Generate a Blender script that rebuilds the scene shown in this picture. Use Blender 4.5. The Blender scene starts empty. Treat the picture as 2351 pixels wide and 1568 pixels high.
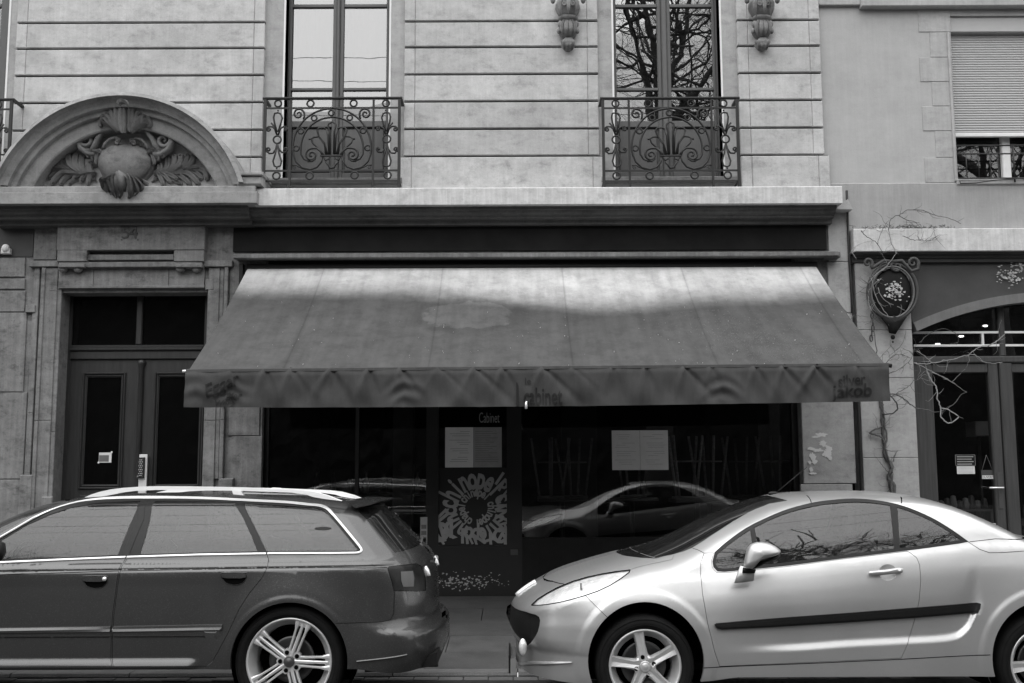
import bpy, bmesh, math, random
import numpy as np
from mathutils import Matrix, Vector
from mathutils.geometry import delaunay_2d_cdt, tessellate_polygon
random.seed(7); np.random.seed(7)
sc = bpy.context.scene
col = sc.collection
# ------------------------------------------------------------------ camera
F = 2490.; CX = 1175.5; CY = 784.; PITCH = math.atan(302/F); ROLL = -0.004
CAM = np.array([0, -12.27, 1.52])
MR = (Matrix.Rotation(math.pi/2+PITCH, 3, 'X') @ Matrix.Rotation(ROLL, 3, 'Z'))
MRn = np.array(MR)
cd = bpy.data.cameras.new('camera'); cam = bpy.data.objects.new('camera', cd); col.objects.link(cam)
cd.sensor_width = 36; cd.lens = 36*F/2351; cd.clip_end = 500; cd.clip_start = .05
cam.matrix_world = Matrix.Translation(Vector(CAM)) @ MR.to_4x4()
sc.camera = cam
# ------------------------------------------------------------------ sky and sun (overcast, monochrome photograph)
SUN_EL, SUN_AZ = math.radians(58), math.radians(200)
w = bpy.data.worlds.new('World'); sc.world = w; w.use_nodes = True
nt = w.node_tree; nt.nodes.clear()
sky = nt.nodes.new('ShaderNodeTexSky'); sky.sky_type = 'NISHITA'; sky.sun_disc = False
sky.sun_elevation = SUN_EL; sky.sun_rotation = SUN_AZ; sky.air_density = 1; sky.dust_density = 4
bw = nt.nodes.new('ShaderNodeRGBToBW'); nt.links.new(sky.outputs[0], bw.inputs[0])
# an even cloud layer over the sky: brighter overhead than at the horizon
tc = nt.nodes.new('ShaderNodeTexCoord'); sx = nt.nodes.new('ShaderNodeSeparateXYZ'); nt.links.new(tc.outputs['Generated'], sx.inputs[0])
mr = nt.nodes.new('ShaderNodeMapRange'); mr.inputs[1].default_value = 0; mr.inputs[2].default_value = 1
mr.inputs[3].default_value = 5.5; mr.inputs[4].default_value = 17.0; nt.links.new(sx.outputs[2], mr.inputs[0])
mx = nt.nodes.new('ShaderNodeMix'); mx.inputs[0].default_value = .8
nt.links.new(bw.outputs[0], mx.inputs[2]); nt.links.new(mr.outputs[0], mx.inputs[3])
bg = nt.nodes.new('ShaderNodeBackground'); bg.inputs[1].default_value = .1
nt.links.new(mx.outputs[0], bg.inputs[0])
wo = nt.nodes.new('ShaderNodeOutputWorld'); nt.links.new(bg.outputs[0], wo.inputs[0])
sd = bpy.data.lights.new('sun', 'SUN'); sd.energy = .8; sd.angle = math.radians(80); sd.color = (1, 1, 1)
so = bpy.data.objects.new('sun', sd); col.objects.link(so)
so.rotation_euler = (math.pi/2-SUN_EL, 0, math.pi-SUN_AZ+math.pi)
so.location = (0, -20, 30)
sdir = Vector((math.sin(SUN_AZ)*math.cos(SUN_EL), math.cos(SUN_AZ)*math.cos(SUN_EL), math.sin(SUN_EL)))
so.rotation_euler = sdir.to_track_quat('Z', 'Y').to_euler()
vs = sc.view_settings; vs.view_transform = 'Standard'; vs.look = 'None'; vs.gamma = 1; vs.exposure = 0.9; vs.use_curve_mapping = False
sc.cycles.max_bounces = 8; sc.cycles.transparent_max_bounces = 12

# ------------------------------------------------------------------ photo measurement -> metres
def P(x, y, Y=0.):
    d = MRn @ np.array([x-CX, CY-y, -F]); t = (Y-CAM[1])/d[1]; q = CAM+t*d
    return float(q[0]), float(q[2])
def PX(x, y=800, Y=0.): return P(x, y, Y)[0]
def PZ(y, x=1175, Y=0.): return P(x, y, Y)[1]

# ------------------------------------------------------------------ objects
ORG = {}
def prop(o, label=None, cat=None, group=None, kind=None):
    if label: o['label'] = label
    if cat: o['category'] = cat
    if group: o['group'] = group
    if kind: o['kind'] = kind
    return o
def thing(name, label, cat, loc, group=None, kind=None):
    o = bpy.data.objects.new(name, None); col.objects.link(o); o.location = loc
    o.empty_display_size = .2
    ORG[o.name] = Vector(loc)
    return prop(o, label, cat, group, kind)
class MB:
    def __init__(s): s.v = []; s.f = []; s.sm = []; s.nrm = {}
    def add(s, vs_, fs, smooth=False):
        n = len(s.v); s.v.extend([tuple(map(float, p)) for p in vs_])
        s.f.extend([tuple(i+n for i in f) for f in fs]); s.sm.extend([smooth]*len(fs)); return s
    def box(s, x0, x1, y0, y1, z0, z1, c=0):
        if x0 > x1: x0, x1 = x1, x0
        if y0 > y1: y0, y1 = y1, y0
        if z0 > z1: z0, z1 = z1, z0
        if c <= 0:
            return s.add([(x0,y0,z0),(x1,y0,z0),(x1,y1,z0),(x0,y1,z0),(x0,y0,z1),(x1,y0,z1),(x1,y1,z1),(x0,y1,z1)],
                  [(0,3,2,1),(4,5,6,7),(0,1,5,4),(1,2,6,5),(2,3,7,6),(3,0,4,7)])
        # chamfered front (towards -Y)
        a = [(x0,y1,z0),(x1,y1,z0),(x1,y1,z1),(x0,y1,z1)]
        b = [(x0,y0+c,z0),(x1,y0+c,z0),(x1,y0+c,z1),(x0,y0+c,z1)]
        d = [(x0+c,y0,z0+c),(x1-c,y0,z0+c),(x1-c,y0,z1-c),(x0+c,y0,z1-c)]
        fs = [(3,2,1,0),(8,9,10,11)]
        for i in range(4):
            j = (i+1) % 4; fs += [(i,j,4+j,4+i),(4+i,4+j,8+j,8+i)]
        return s.add(a+b+d, fs)
    def prism(s, poly, y0, y1, axis='Y'):
        # polygon in (a,b); extruded along axis. 'Y': (x,z); 'X': (y,z)
        n = len(poly)
        if sum(poly[i][0]*poly[(i+1)%n][1]-poly[(i+1)%n][0]*poly[i][1] for i in range(n)) < 0: poly = poly[::-1]
        def m(p, t): return (p[0], t, p[1]) if axis == 'Y' else ((t, p[0], p[1]) if axis == 'X' else (p[0], p[1], t))
        tri = tessellate_polygon([[Vector((p[0], p[1], 0)) for p in poly]])
        vs_ = [m(p, y0) for p in poly]+[m(p, y1) for p in poly]
        fs = [tuple(t) for t in tri]+[tuple(i+n for i in t[::-1]) for t in tri]
        fs += [(i, (i+1)%n, n+(i+1)%n, n+i) for i in range(n)]
        return s.add(vs_, fs)
    def sweepx(s, prof, x0, x1, smooth=False):
        return s.prism(prof, x0, x1, 'X')
    def tube(s, pts, r, n=6, cap=True, flat=1.0, smooth=True):
        pts = [Vector(p) for p in pts]; k = len(pts)
        if not hasattr(r, '__len__'): r = [r]*k
        up = None; rings = []
        for i, p in enumerate(pts):
            t = (pts[min(i+1, k-1)]-pts[max(i-1, 0)])
            if t.length < 1e-9: t = Vector((0, 0, 1))
            t.normalize()
            if up is None:
                up = Vector((0, 1, 0)) if abs(t.y) < .9 else Vector((1, 0, 0))
            up = (up-t*up.dot(t))
            if up.length < 1e-6: up = t.orthogonal()
            up.normalize(); b = t.cross(up)
            rings.append([p+(up*flat*math.cos(a)+b*math.sin(a))*r[i] for a in [2*math.pi*j/n for j in range(n)]])
        vs_ = [q for R in rings for q in R]; fs = []
        for i in range(k-1):
            for j in range(n):
                a = i*n+j; b2 = i*n+(j+1) % n; fs.append((a, b2, b2+n, a+n))
        if cap: fs += [tuple(range(n))[::-1], tuple(range((k-1)*n, k*n))]
        return s.add(vs_, fs, smooth)
    def lathe(s, prof, c, n=48, axis='Y', smooth=True, a0=0, a1=2*math.pi):
        # prof: (radius, offset along axis)
        k = len(prof); full = abs(a1-a0-2*math.pi) < 1e-6; m = n if full else n+1
        vs_ = []
        for i in range(m):
            a = a0+(a1-a0)*i/n
            for r, t in prof:
                if axis == 'Y': vs_.append((c[0]+r*math.cos(a), c[1]+t, c[2]+r*math.sin(a)))
                else: vs_.append((c[0]+r*math.cos(a), c[1]+r*math.sin(a), c[2]+t))
        fs = []
        for i in range(n):
            i2 = (i+1) % m
            for j in range(k-1):
                q = (i*k+j, i*k+j+1, i2*k+j+1, i2*k+j)
                fs.append(q)
        return s.add(vs_, fs, smooth)
    def pillow(s, poly, yc, th, rings=6, th2=None, power=.5, ctr=None):
        # poly: (x,z) outline; bulges towards -Y by th, towards +Y by th2
        n = len(poly); cx = sum(p[0] for p in poly)/n if ctr is None else ctr[0]; cz = sum(p[1] for p in poly)/n if ctr is None else ctr[1]
        for sgn, t_ in ((-1, th), (1, th2)):
            if t_ is None: continue
            vs_ = []; fs = []
            for k in range(rings+1):
                q = math.cos(k/rings*math.pi/2) if k < rings else 0
                hgt = t_*max(0, 1-q*q)**power
                for p in poly: vs_.append((cx+(p[0]-cx)*q, yc+sgn*hgt, cz+(p[1]-cz)*q))
            for k in range(rings):
                for j in range(n):
                    a, b = k*n+j, k*n+(j+1) % n
                    fs.append((a, b, b+n, a+n) if sgn < 0 else (a, a+n, b+n, b))
            s.add(vs_, fs, True)
        return s
    def sphere(s, c, r, n=12, m=8, sc_=(1, 1, 1)):
        vs_ = []; fs = []
        for i in range(m+1):
            t = math.pi*i/m
            for j in range(n):
                a = 2*math.pi*j/n
                vs_.append((c[0]+r*sc_[0]*math.sin(t)*math.cos(a), c[1]+r*sc_[1]*math.sin(t)*math.sin(a), c[2]+r*sc_[2]*math.cos(t)))
        for i in range(m):
            for j in range(n):
                a = i*n+j; b = i*n+(j+1) % n; fs.append((a, a+n, b+n, b))
        return s.add(vs_, fs, True)
    def grid(s, fn, nu, nv, smooth=True):
        vs_ = [fn(i/nu, j/nv) for j in range(nv+1) for i in range(nu+1)]
        fs = [(j*(nu+1)+i, j*(nu+1)+i+1, (j+1)*(nu+1)+i+1, (j+1)*(nu+1)+i) for j in range(nv) for i in range(nu)]
        return s.add(vs_, fs, smooth)
    def build(s, name, mat, parent=None, label=None, cat=None, group=None, kind=None, origin=None):
        po = ORG[parent.name] if parent else Vector((0, 0, 0))
        if origin is None: origin = po if parent else Vector((0, 0, 0))
        origin = Vector(origin)
        me = bpy.data.meshes.new(name)
        ox, oy, oz = origin
        me.from_pydata([(a-ox, b-oy, c-oz) for a, b, c in s.v], [], s.f)
        me.polygons.foreach_set('use_smooth', s.sm)
        me.materials.append(mat)
        if s.nrm:
            me.normals_split_custom_set_from_vertices([s.nrm.get(i, (0, 0, 0)) for i in range(len(s.v))])
        o = bpy.data.objects.new(name, me); col.objects.link(o)
        if parent: o.parent = parent
        o.location = origin-po
        ORG[o.name] = origin
        return prop(o, label, cat, group, kind)
def copy_tree(o, off, parent=None):
    c = o.copy(); col.objects.link(c)
    if parent is not None: c.parent = parent
    else: c.location = Vector(o.location)+Vector(off)
    ORG[c.name] = ORG[o.name]+Vector(off)
    for ch in [q for q in ALL_CHILDREN(o)]: copy_tree(ch, off, c)
    return c
def ALL_CHILDREN(o): return [q for q in list(col.objects) if q.parent == o]

# ------------------------------------------------------------------ materials (the photograph is black and white: greys only)
def g(v): return (v, v, v, 1)
def base_mat(name, rough=.8, metal=0, spec=.3):
    m = bpy.data.materials.new(name); m.use_nodes = True
    b = m.node_tree.nodes['Principled BSDF']; b.inputs['Roughness'].default_value = rough
    b.inputs['Metallic'].default_value = metal; b.inputs['Specular IOR Level'].default_value = spec
    return m, m.node_tree, b
def noise(nt, scale=(1, 1, 1), sc_=5, det=4, rough=.6, coord='Object', w_off=0):
    # world-position noise so that alike pieces never repeat
    gm = nt.nodes.new('ShaderNodeNewGeometry'); mp = nt.nodes.new('ShaderNodeMapping'); mp.inputs['Scale'].default_value = scale
    mp.inputs['Location'].default_value = (w_off, w_off*.7, w_off*1.3)
    nt.links.new(gm.outputs['Position'], mp.inputs[0])
    n = nt.nodes.new('ShaderNodeTexNoise'); n.inputs['Scale'].default_value = sc_; n.inputs['Detail'].default_value = det; n.inputs['Roughness'].default_value = rough
    nt.links.new(mp.outputs[0], n.inputs['Vector']); return n.outputs['Fac']
def ramp(nt, fac, stops):
    r = nt.nodes.new('ShaderNodeValToRGB'); cr = r.color_ramp
    while len(cr.elements) > 2: cr.elements.remove(cr.elements[-1])
    cr.elements[0].position, cr.elements[0].color = stops[0][0], g(stops[0][1])
    cr.elements[1].position, cr.elements[1].color = stops[1][0], g(stops[1][1])
    for p, v in stops[2:]:
        e = cr.elements.new(p); e.color = g(v)
    nt.links.new(fac, r.inputs[0]); return r.outputs[0]
def math_(nt, op, a, b=None, c=None):
    n = nt.nodes.new('ShaderNodeMath'); n.operation = op
    for i, v in enumerate((a, b, c)):
        if v is None: continue
        if isinstance(v, (int, float)): n.inputs[i].default_value = v
        else: nt.links.new(v, n.inputs[i])
    return n.outputs[0]
def bump(nt, b, fac, st=.3, dist=.01):
    n = nt.nodes.new('ShaderNodeBump'); n.inputs['Strength'].default_value = st; n.inputs['Distance'].default_value = dist
    nt.links.new(fac, n.inputs['Height']); nt.links.new(n.outputs[0], b.inputs['Normal'])
def rand_tint(nt, amt):
    oi = nt.nodes.new('ShaderNodeObjectInfo')
    return math_(nt, 'MULTIPLY_ADD', oi.outputs['Random'], amt*2, 1-amt)
def stone_mat(name, v, var=.25, streak=.2, tint=.0, rough=.9, grain=.08, bmp=.35, dark=0, seed=0):
    m, nt, b = base_mat(name, rough)
    big = ramp(nt, noise(nt, (1, 1, 1), 1.3, 5, .65, w_off=seed), [(.25, 1-var), (.75, 1+var*.6)])
    mid = ramp(nt, noise(nt, (.9, 1, 1.5), 4.2, 9, .75, w_off=seed+3), [(.32, 1-var*1.2), (.62, 1+var*.35)])
    st = ramp(nt, noise(nt, (9, 9, .5), 2.5, 5, .75, w_off=seed+5), [(.42, 1-streak), (.62, 1.0)])
    gr = ramp(nt, noise(nt, (1, 1, 1), 130, 3, .6), [(.2, 1-grain), (.8, 1+grain)])
    o = math_(nt, 'MULTIPLY', math_(nt, 'MULTIPLY', big, mid), math_(nt, 'MULTIPLY', st, gr))
    if dark:   # soot patches with a shape of their own
        dk = ramp(nt, noise(nt, (1, 1, 1.6), 3.2, 8, .75, w_off=seed+9), [(.52, 1.0), (.7, 1-dark)])
        o = math_(nt, 'MULTIPLY', o, dk)
    if dark:   # fine pitting and crusts
        d2 = ramp(nt, noise(nt, (1, 1, 1), 17, 9, .8, w_off=seed+11), [(.54, 1.0), (.68, 1-dark*.7)]); o = math_(nt, 'MULTIPLY', o, d2)
    o = math_(nt, 'MULTIPLY', o, v)
    if tint: o = math_(nt, 'MULTIPLY', o, rand_tint(nt, tint))
    nt.links.new(o, b.inputs['Base Color'])
    bump(nt, b, noise(nt, (1, 1, 1), 60, 6, .7), bmp, .006)
    return m
def plain_mat(name, v, rough=.5, metal=0, spec=.4, var=.12, scale=8, bmp=.0, coat=0, stretch=(1, 1, 1), tint=0):
    m, nt, b = base_mat(name, rough, metal, spec)
    o = ramp(nt, noise(nt, stretch, scale, 5, .65), [(.3, v*(1-var)), (.7, v*(1+var))])
    if tint: o = math_(nt, 'MULTIPLY', o, rand_tint(nt, tint))
    nt.links.new(o, b.inputs['Base Color'])
    if bmp: bump(nt, b, noise(nt, stretch, scale*8, 4, .6), bmp, .004)
    if coat: b.inputs['Coat Weight'].default_value = coat; b.inputs['Coat Roughness'].default_value = .03
    return m
def glass_mat(name, ior=1.6, tint=.5, trans=.9, rough=.0, spots=0, wob=0.0):
    # pane: fresnel reflection over a tinted see-through body
    m = bpy.data.materials.new(name); m.use_nodes = True; nt = m.node_tree; nt.nodes.clear()
    fr = nt.nodes.new('ShaderNodeFresnel'); gmn = nt.nodes.new('ShaderNodeNewGeometry'); nt.links.new(math_(nt, 'MULTIPLY_ADD', gmn.outputs['Backfacing'], 1/ior-ior, ior), fr.inputs[0])
    gl = nt.nodes.new('ShaderNodeBsdfGlossy'); gl.inputs['Roughness'].default_value = rough; gl.inputs['Color'].default_value = g(.95)
    tr = nt.nodes.new('ShaderNodeBsdfTransparent'); tr.inputs[0].default_value = g(tint)
    df = nt.nodes.new('ShaderNodeBsdfDiffuse'); df.inputs[0].default_value = g(.03)
    m1 = nt.nodes.new('ShaderNodeMixShader'); m1.inputs[0].default_value = trans
    nt.links.new(df.outputs[0], m1.inputs[1]); nt.links.new(tr.outputs[0], m1.inputs[2])
    m2 = nt.nodes.new('ShaderNodeMixShader'); nt.links.new(fr.outputs[0], m2.inputs[0])
    nt.links.new(m1.outputs[0], m2.inputs[1]); nt.links.new(gl.outputs[0], m2.inputs[2])
    out = nt.nodes.new('ShaderNodeOutputMaterial')
    if spots:   # dried rain spots and dust on the pane
        d2 = nt.nodes.new('ShaderNodeBsdfDiffuse'); d2.inputs[0].default_value = g(spots)
        m3 = nt.nodes.new('ShaderNodeMixShader')
        f1 = ramp(nt, noise(nt, (1, 1, 1), 130, 2, .5), [(.56, 0.05), (.66, .5)])
        f2 = ramp(nt, noise(nt, (1, 1, 1), 2.2, 4, .6), [(.3, .25), (.7, .6)])
        nt.links.new(math_(nt, 'MULTIPLY', f1, f2), m3.inputs[0])
        nt.links.new(m2.outputs[0], m3.inputs[1]); nt.links.new(d2.outputs[0], m3.inputs[2])
        nt.links.new(m3.outputs[0], out.inputs[0])
    else: nt.links.new(m2.outputs[0], out.inputs[0])
    if wob:
        n = nt.nodes.new('ShaderNodeBump'); n.inputs['Strength'].default_value = wob; n.inputs['Distance'].default_value = .02
        nt.links.new(noise(nt, (1, 1, .6), 2.5, 2, .4), n.inputs['Height'])
        nt.links.new(n.outputs[0], gl.inputs['Normal']); nt.links.new(n.outputs[0], fr.inputs['Normal'])
    return m
def paint_mat(name, v, metal=.5, rough=.35, coat=1., spots=.1, flake=.05):
    m, nt, b = base_mat(name, rough, metal, .5)
    dust = ramp(nt, noise(nt, (1, 1, 1), 2.5, 5, .6), [(.3, v*.94), (.7, v*1.05)])
    spk = ramp(nt, noise(nt, (1, 1, 1), 150, 2, .5), [(.6, 1.0), (.68, 1-spots)])
    nt.links.new(math_(nt, 'MULTIPLY', dust, spk), b.inputs['Base Color'])
    b.inputs['Coat Weight'].default_value = coat; b.inputs['Coat Roughness'].default_value = .04; b.inputs['Coat IOR'].default_value = 1.5
    rr = ramp(nt, noise(nt, (1, 1, 1), 150, 2, .5, w_off=2), [(.55, .07), (.68, .07+spots)])
    nt.links.new(rr, b.inputs['Coat Roughness'])
    bump(nt, b, noise(nt, (1, 1, 1), 900, 1, .5), flake, .001)
    return m
M = {}
M['stone'] = stone_mat('limestone', .50, .16, .08, tint=.09, dark=.34, grain=.12)
M['wall'] = stone_mat('limestone_smooth', .40, .16, .06, dark=.3, seed=4, grain=.12)
M['belt'] = stone_mat('washed_limestone', .62, .14, .16, dark=.3, seed=8, bmp=.25)
M['grey_stone'] = stone_mat('weathered_grey_stone', .235, .26, .2, dark=.6, seed=12, grain=.18)
M['pediment'] = stone_mat('pediment_stone', .34, .2, .12, dark=.4, seed=13, grain=.12)
M['carved'] = stone_mat('carved_stone', .24, .25, .1, dark=.6, seed=15, bmp=.7, grain=.15)
M['render'] = stone_mat('grey_render', .41, .07, .05, seed=20, bmp=.3, grain=.07, dark=.06)
M['render_low'] = stone_mat('grey_render_lower', .34, .08, .1, seed=22, bmp=.25, grain=.05)
M['quoin'] = stone_mat('quoin_stone', .42, .14, .1, tint=.03, seed=25, dark=.2)
M['pave'] = stone_mat('paving', .075, .2, .0, tint=.1, seed=30, dark=.3, rough=.6, bmp=.5, grain=.25)
M['kerb'] = stone_mat('granite_kerb', .12, .2, .0, tint=.1, seed=33, rough=.7, grain=.4, bmp=.6)
M['road'] = stone_mat('asphalt', .03, .2, .0, seed=36, rough=.7, grain=.5, bmp=1.)
M['board'] = plain_mat('dark_painted_board', .011, .7, spec=.15, var=.35, scale=3, bmp=.1)
M['board_grey'] = plain_mat('grey_painted_board', .05, .6, var=.2, scale=3, bmp=.1)
M['trim'] = stone_mat('painted_arch_trim', .16, .1, .1, seed=44)
M['black'] = plain_mat('black_paint', .008, .5, var=.2)
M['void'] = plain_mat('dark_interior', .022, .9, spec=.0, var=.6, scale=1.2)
M['ledge'] = stone_mat('zinc_ledge', .2, .25, .3, seed=40, rough=.6, dark=.5, grain=.2)
M['shade_stone'] = stone_mat('shade_toned_stone', .13, .25, .1, dark=.4, seed=17)  # stone darkened to carry the shade of undersides and recesses
M['joint'] = stone_mat('groove_shade', .09, .3, .1, seed=18)  # dark tone painted as the shade inside the course grooves
M['iron'] = plain_mat('painted_iron', .014, .5, var=.25, scale=30)
M['frame'] = plain_mat('grey_window_paint', .10, .5, var=.1, stretch=(6, 6, 1))
M['frame_dark'] = plain_mat('dark_door_paint', .026, .42, var=.35, stretch=(14, 14, 1), scale=3, bmp=.05)
M['frame_brown'] = plain_mat('brown_frame_paint', .05, .5, var=.3, stretch=(12, 12, .6), scale=3, bmp=.08)
M['white'] = plain_mat('white_paint', .7, .5, var=.06)
M['shutter'] = plain_mat('shutter_aluminium', .42, .45, var=.04)
M['paper'] = plain_mat('paper', .62, .7, var=.06, scale=5)
M['print'] = plain_mat('print_ink', .12, .7, var=.1)
M['ink'] = plain_mat('dark_lettering', .006, .7, var=.2)
M['glass'] = glass_mat('window_glass', 1.9, .75, .95, wob=.04)
M['glass_bright'] = glass_mat('coated_window_glass', 2.7, .6, .95, wob=.05)
M['glass_left'] = glass_mat('reflecting_window_glass', 2.6, .5, .95, wob=.05)
M['glass_shop'] = glass_mat('shop_glass', 1.6, .8, .97, wob=.03)
M['glass_door'] = glass_mat('door_glass', 1.45, .35, .9)
M['glass_car'] = glass_mat('tinted_car_glass', 1.62, .32, .8, spots=.14)
M['glass_car2'] = glass_mat('clear_car_glass', 1.6, .25, .75, spots=.1)
M['curtain'] = plain_mat('sheer_curtain', .5, .9, var=.1, stretch=(14, 1, .2), scale=2)
M['chrome'] = plain_mat('brushed_trim', .85, .4, .45, var=.03)
M['rail'] = plain_mat('satin_aluminium', .9, .5, .1, var=.02)
M['alloy'] = plain_mat('alloy', .68, .34, .6, var=.05)
M['alloy_light'] = plain_mat('silver_alloy', .62, .32, .8, var=.05)
M['tyre'] = plain_mat('rubber', .008, .85, var=.25, scale=20, bmp=.2, spec=.15)
M['plastic'] = plain_mat('black_plastic', .010, .5, var=.2, scale=30, bmp=.05, spec=.25)
M['rubber_strip'] = plain_mat('rub_strip_plastic', .007, .65, var=.3, scale=40, bmp=.05, spec=.2)
M['seam'] = plain_mat('panel_gap', .004, .9, spec=0)
M['paint_dark'] = paint_mat('graphite_car_paint', .042, .4, .38, .9, .35)
M['paint_silver'] = paint_mat('silver_car_paint', .47, .68, .36, .7, .04)
M['disc'] = plain_mat('brake_disc', .12, .4, .8)
M['lamp_red'] = plain_mat('tail_lamp_lens', .010, .3, 0, .25, var=.7, scale=14)
M['reflector'] = plain_mat('lamp_reflector', .9, .32, .45, var=.25, scale=22, bmp=.15)
M['glass_lamp'] = glass_mat('lamp_lens', 1.5, .92, .98)
M['number'] = plain_mat('number_plate', .75, .5)
M['seat'] = plain_mat('seat_cloth', .03, .9)
M['wood'] = plain_mat('dark_wood', .09, .5, var=.3, stretch=(1, 1, 8))
M['lichen'] = plain_mat('awning_bleach_specks', .16, .9, var=.5, scale=40)
M['pale_wood'] = plain_mat('pale_wood', .22, .5, var=.4, stretch=(1, 1, 8))
M['flower'] = plain_mat('painted_flower', .42, .7, var=.5, scale=50)
M['bark'] = plain_mat('bark', .05, .9, var=.4, scale=6, bmp=.4)
M['vine'] = plain_mat('vine_bark', .09, .85, var=.4, scale=40)
M['vine_pale'] = plain_mat('dry_vine_twig', .25, .85, var=.3, scale=40)
M['hedge'] = plain_mat('evergreen_leaves', .022, .9, var=.5, scale=1.5, spec=.1)
M['petal'] = plain_mat('pale_petals', .5, .8, var=.3, scale=60)
M['dust'] = plain_mat('pale_lichen', .3, .9)
M['dust_dim'] = plain_mat('grey_lettering', .26, .8)
# awning cloth: bleached dry strip along the top, damp dark cloth below it, tide marks between
def awning_mat(name, valance=False):
    m, nt, b = base_mat(name, .85, 0, .2)
    tc = nt.nodes.new('ShaderNodeTexCoord'); sx = nt.nodes.new('ShaderNodeSeparateXYZ'); nt.links.new(tc.outputs['Generated'], sx.inputs[0])
    fine = ramp(nt, noise(nt, (1, 1, 1), 260, 2, .5), [(.25, .86), (.75, 1.14)])
    mott = ramp(nt, noise(nt, (1, 1, 1), 2.2, 6, .7), [(.3, .82), (.7, 1.15)])
    if valance:
        st = ramp(nt, noise(nt, (3, 3, .6), 3, 5, .7), [(.35, .85), (.65, 1.1)])
        o = math_(nt, 'MULTIPLY', math_(nt, 'MULTIPLY', fine, mott), math_(nt, 'MULTIPLY', st, .054))
    else:
        z = sx.outputs[2]; x = sx.outputs[0]
        n2 = noise(nt, (1, 1, 1), 5, 8, .7); n3 = noise(nt, (.6, .6, .6), 1.4, 3, .5, w_off=3)
        # height of the tide line along the cloth
        edge = ramp(nt, x, [(0, .70), (.12, .68), (.28, .66), (.40, .62), (.50, .56), (.60, .50), (.68, .53), (.80, .61), (1., .64)])
        dz = math_(nt, 'SUBTRACT', z, edge)
        dz = math_(nt, 'ADD', dz, math_(nt, 'ADD', math_(nt, 'MULTIPLY', math_(nt, 'SUBTRACT', n2, .5), .07), math_(nt, 'MULTIPLY', math_(nt, 'SUBTRACT', n3, .5), .10)))
        fd = math_(nt, 'MULTIPLY_ADD', dz, 1.0, .6)
        tone = ramp(nt, fd, [(.0, .070), (.35, .068), (.50, .060), (.57, .056), (.62, .10), (.70, .24), (.80, .38), (.93, .46)])
        # a dried lighter patch with a ragged dark rim
        ex = math_(nt, 'DIVIDE', math_(nt, 'SUBTRACT', x, .395), .075); ez = math_(nt, 'DIVIDE', math_(nt, 'SUBTRACT', z, .50), .14)
        rr_ = math_(nt, 'ADD', math_(nt, 'ADD', math_(nt, 'MULTIPLY', ex, ex), math_(nt, 'MULTIPLY', ez, ez)), math_(nt, 'MULTIPLY', math_(nt, 'SUBTRACT', n2, .5), 2.2))
        patch = ramp(nt, math_(nt, 'MULTIPLY', rr_, .4), [(.0, 1.28), (.30, 1.24), (.38, .80), (.55, .84), (.8, 1.0)])
        stk = ramp(nt, noise(nt, (3.5, .4, .4), 2.2, 4, .6, w_off=6), [(.35, .84), (.65, 1.08)])
        blot = ramp(nt, noise(nt, (1, 1, 1), 4.5, 8, .75, w_off=7), [(.36, 1.12), (.5, 1.0), (.60, .84)])
        seam = ramp(nt, math_(nt, 'PINGPONG', math_(nt, 'MULTIPLY_ADD', x, 4.8, .35), .5), [(0, .72), (.010, .95), (.03, 1.0)])
        o = math_(nt, 'MULTIPLY', math_(nt, 'MULTIPLY', math_(nt, 'MULTIPLY', tone, stk), fine), math_(nt, 'MULTIPLY', math_(nt, 'MULTIPLY', patch, blot), seam))
    nt.links.new(o, b.inputs['Base Color'])
    bump(nt, b, noise(nt, (1, 1, 1), 400, 2, .5), .15, .002)
    return m
M['awning'] = awning_mat('awning_cloth'); M['valance'] = awning_mat('valance_cloth', True)
# ================================================================== GROUND
KY = -3.55                      # kerb line
NEARZ = .03
def roadz(y): return NEARZ-.04*(y+5.43) if y > -9.5 else NEARZ+.163-.035*(-9.5-y) if y < -9.5 and y > -14 else (.193-.1575)
mb = MB()
ys = [-200, -40, -14, -9.5, -5.43, -3.69]
mb.v = []
for y in ys:
    for x in (-200, -40, -8, 0, 8, 40, 200): mb.v.append((x, y, roadz(y)))
for j in range(len(ys)-1):
    for i in range(6):
        mb.f.append((j*7+i, j*7+i+1, (j+1)*7+i+1, (j+1)*7+i)); mb.sm.append(False)
mb.build('road', M['road'], kind='structure')
# gutter of two rows of setts
gut = thing('gutter', None, None, (0, -3.75, -.03), kind='structure')
for i in range(-34, 36):
    m_ = MB(); x0 = i*.19; m_.box(x0+.004, x0+.184, -3.83, -3.70, roadz(-3.8)-.1, roadz(-3.76)+.006+random.uniform(-.003, .003), 0)
    m_.build('sett', M['kerb'], gut)
kerb = thing('kerb', None, None, (0, KY-.07, 0), kind='structure')
x = -16.
while x < 17:
    L = random.uniform(.9, 1.15)
    m_ = MB(); z1 = .004
    x0, x1 = x+.004, x+L-.004
    prof = [(KY, -.2), (KY-.15, -.2), (KY-.15, z1-.025), (KY-.135, z1-.004), (KY-.115, z1), (KY, z1)]
    m_.sweepx(prof, x0, x1); m_.build('kerb_stone', M['kerb'], kerb)
    x += L
pav = thing('pavement', None, None, (0, KY/2, 0), kind='structure')
def pavz(y): return .002+.165*(y-KY)/(-KY)
mb = MB(); mb.add([(-40, KY, pavz(KY)-.012), (40, KY, pavz(KY)-.012), (40, .6, pavz(0)-.005), (-40, .6, pavz(0)-.005)], [(0, 1, 2, 3)])
mb.build('joint_bed', M['road'], pav)
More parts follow.
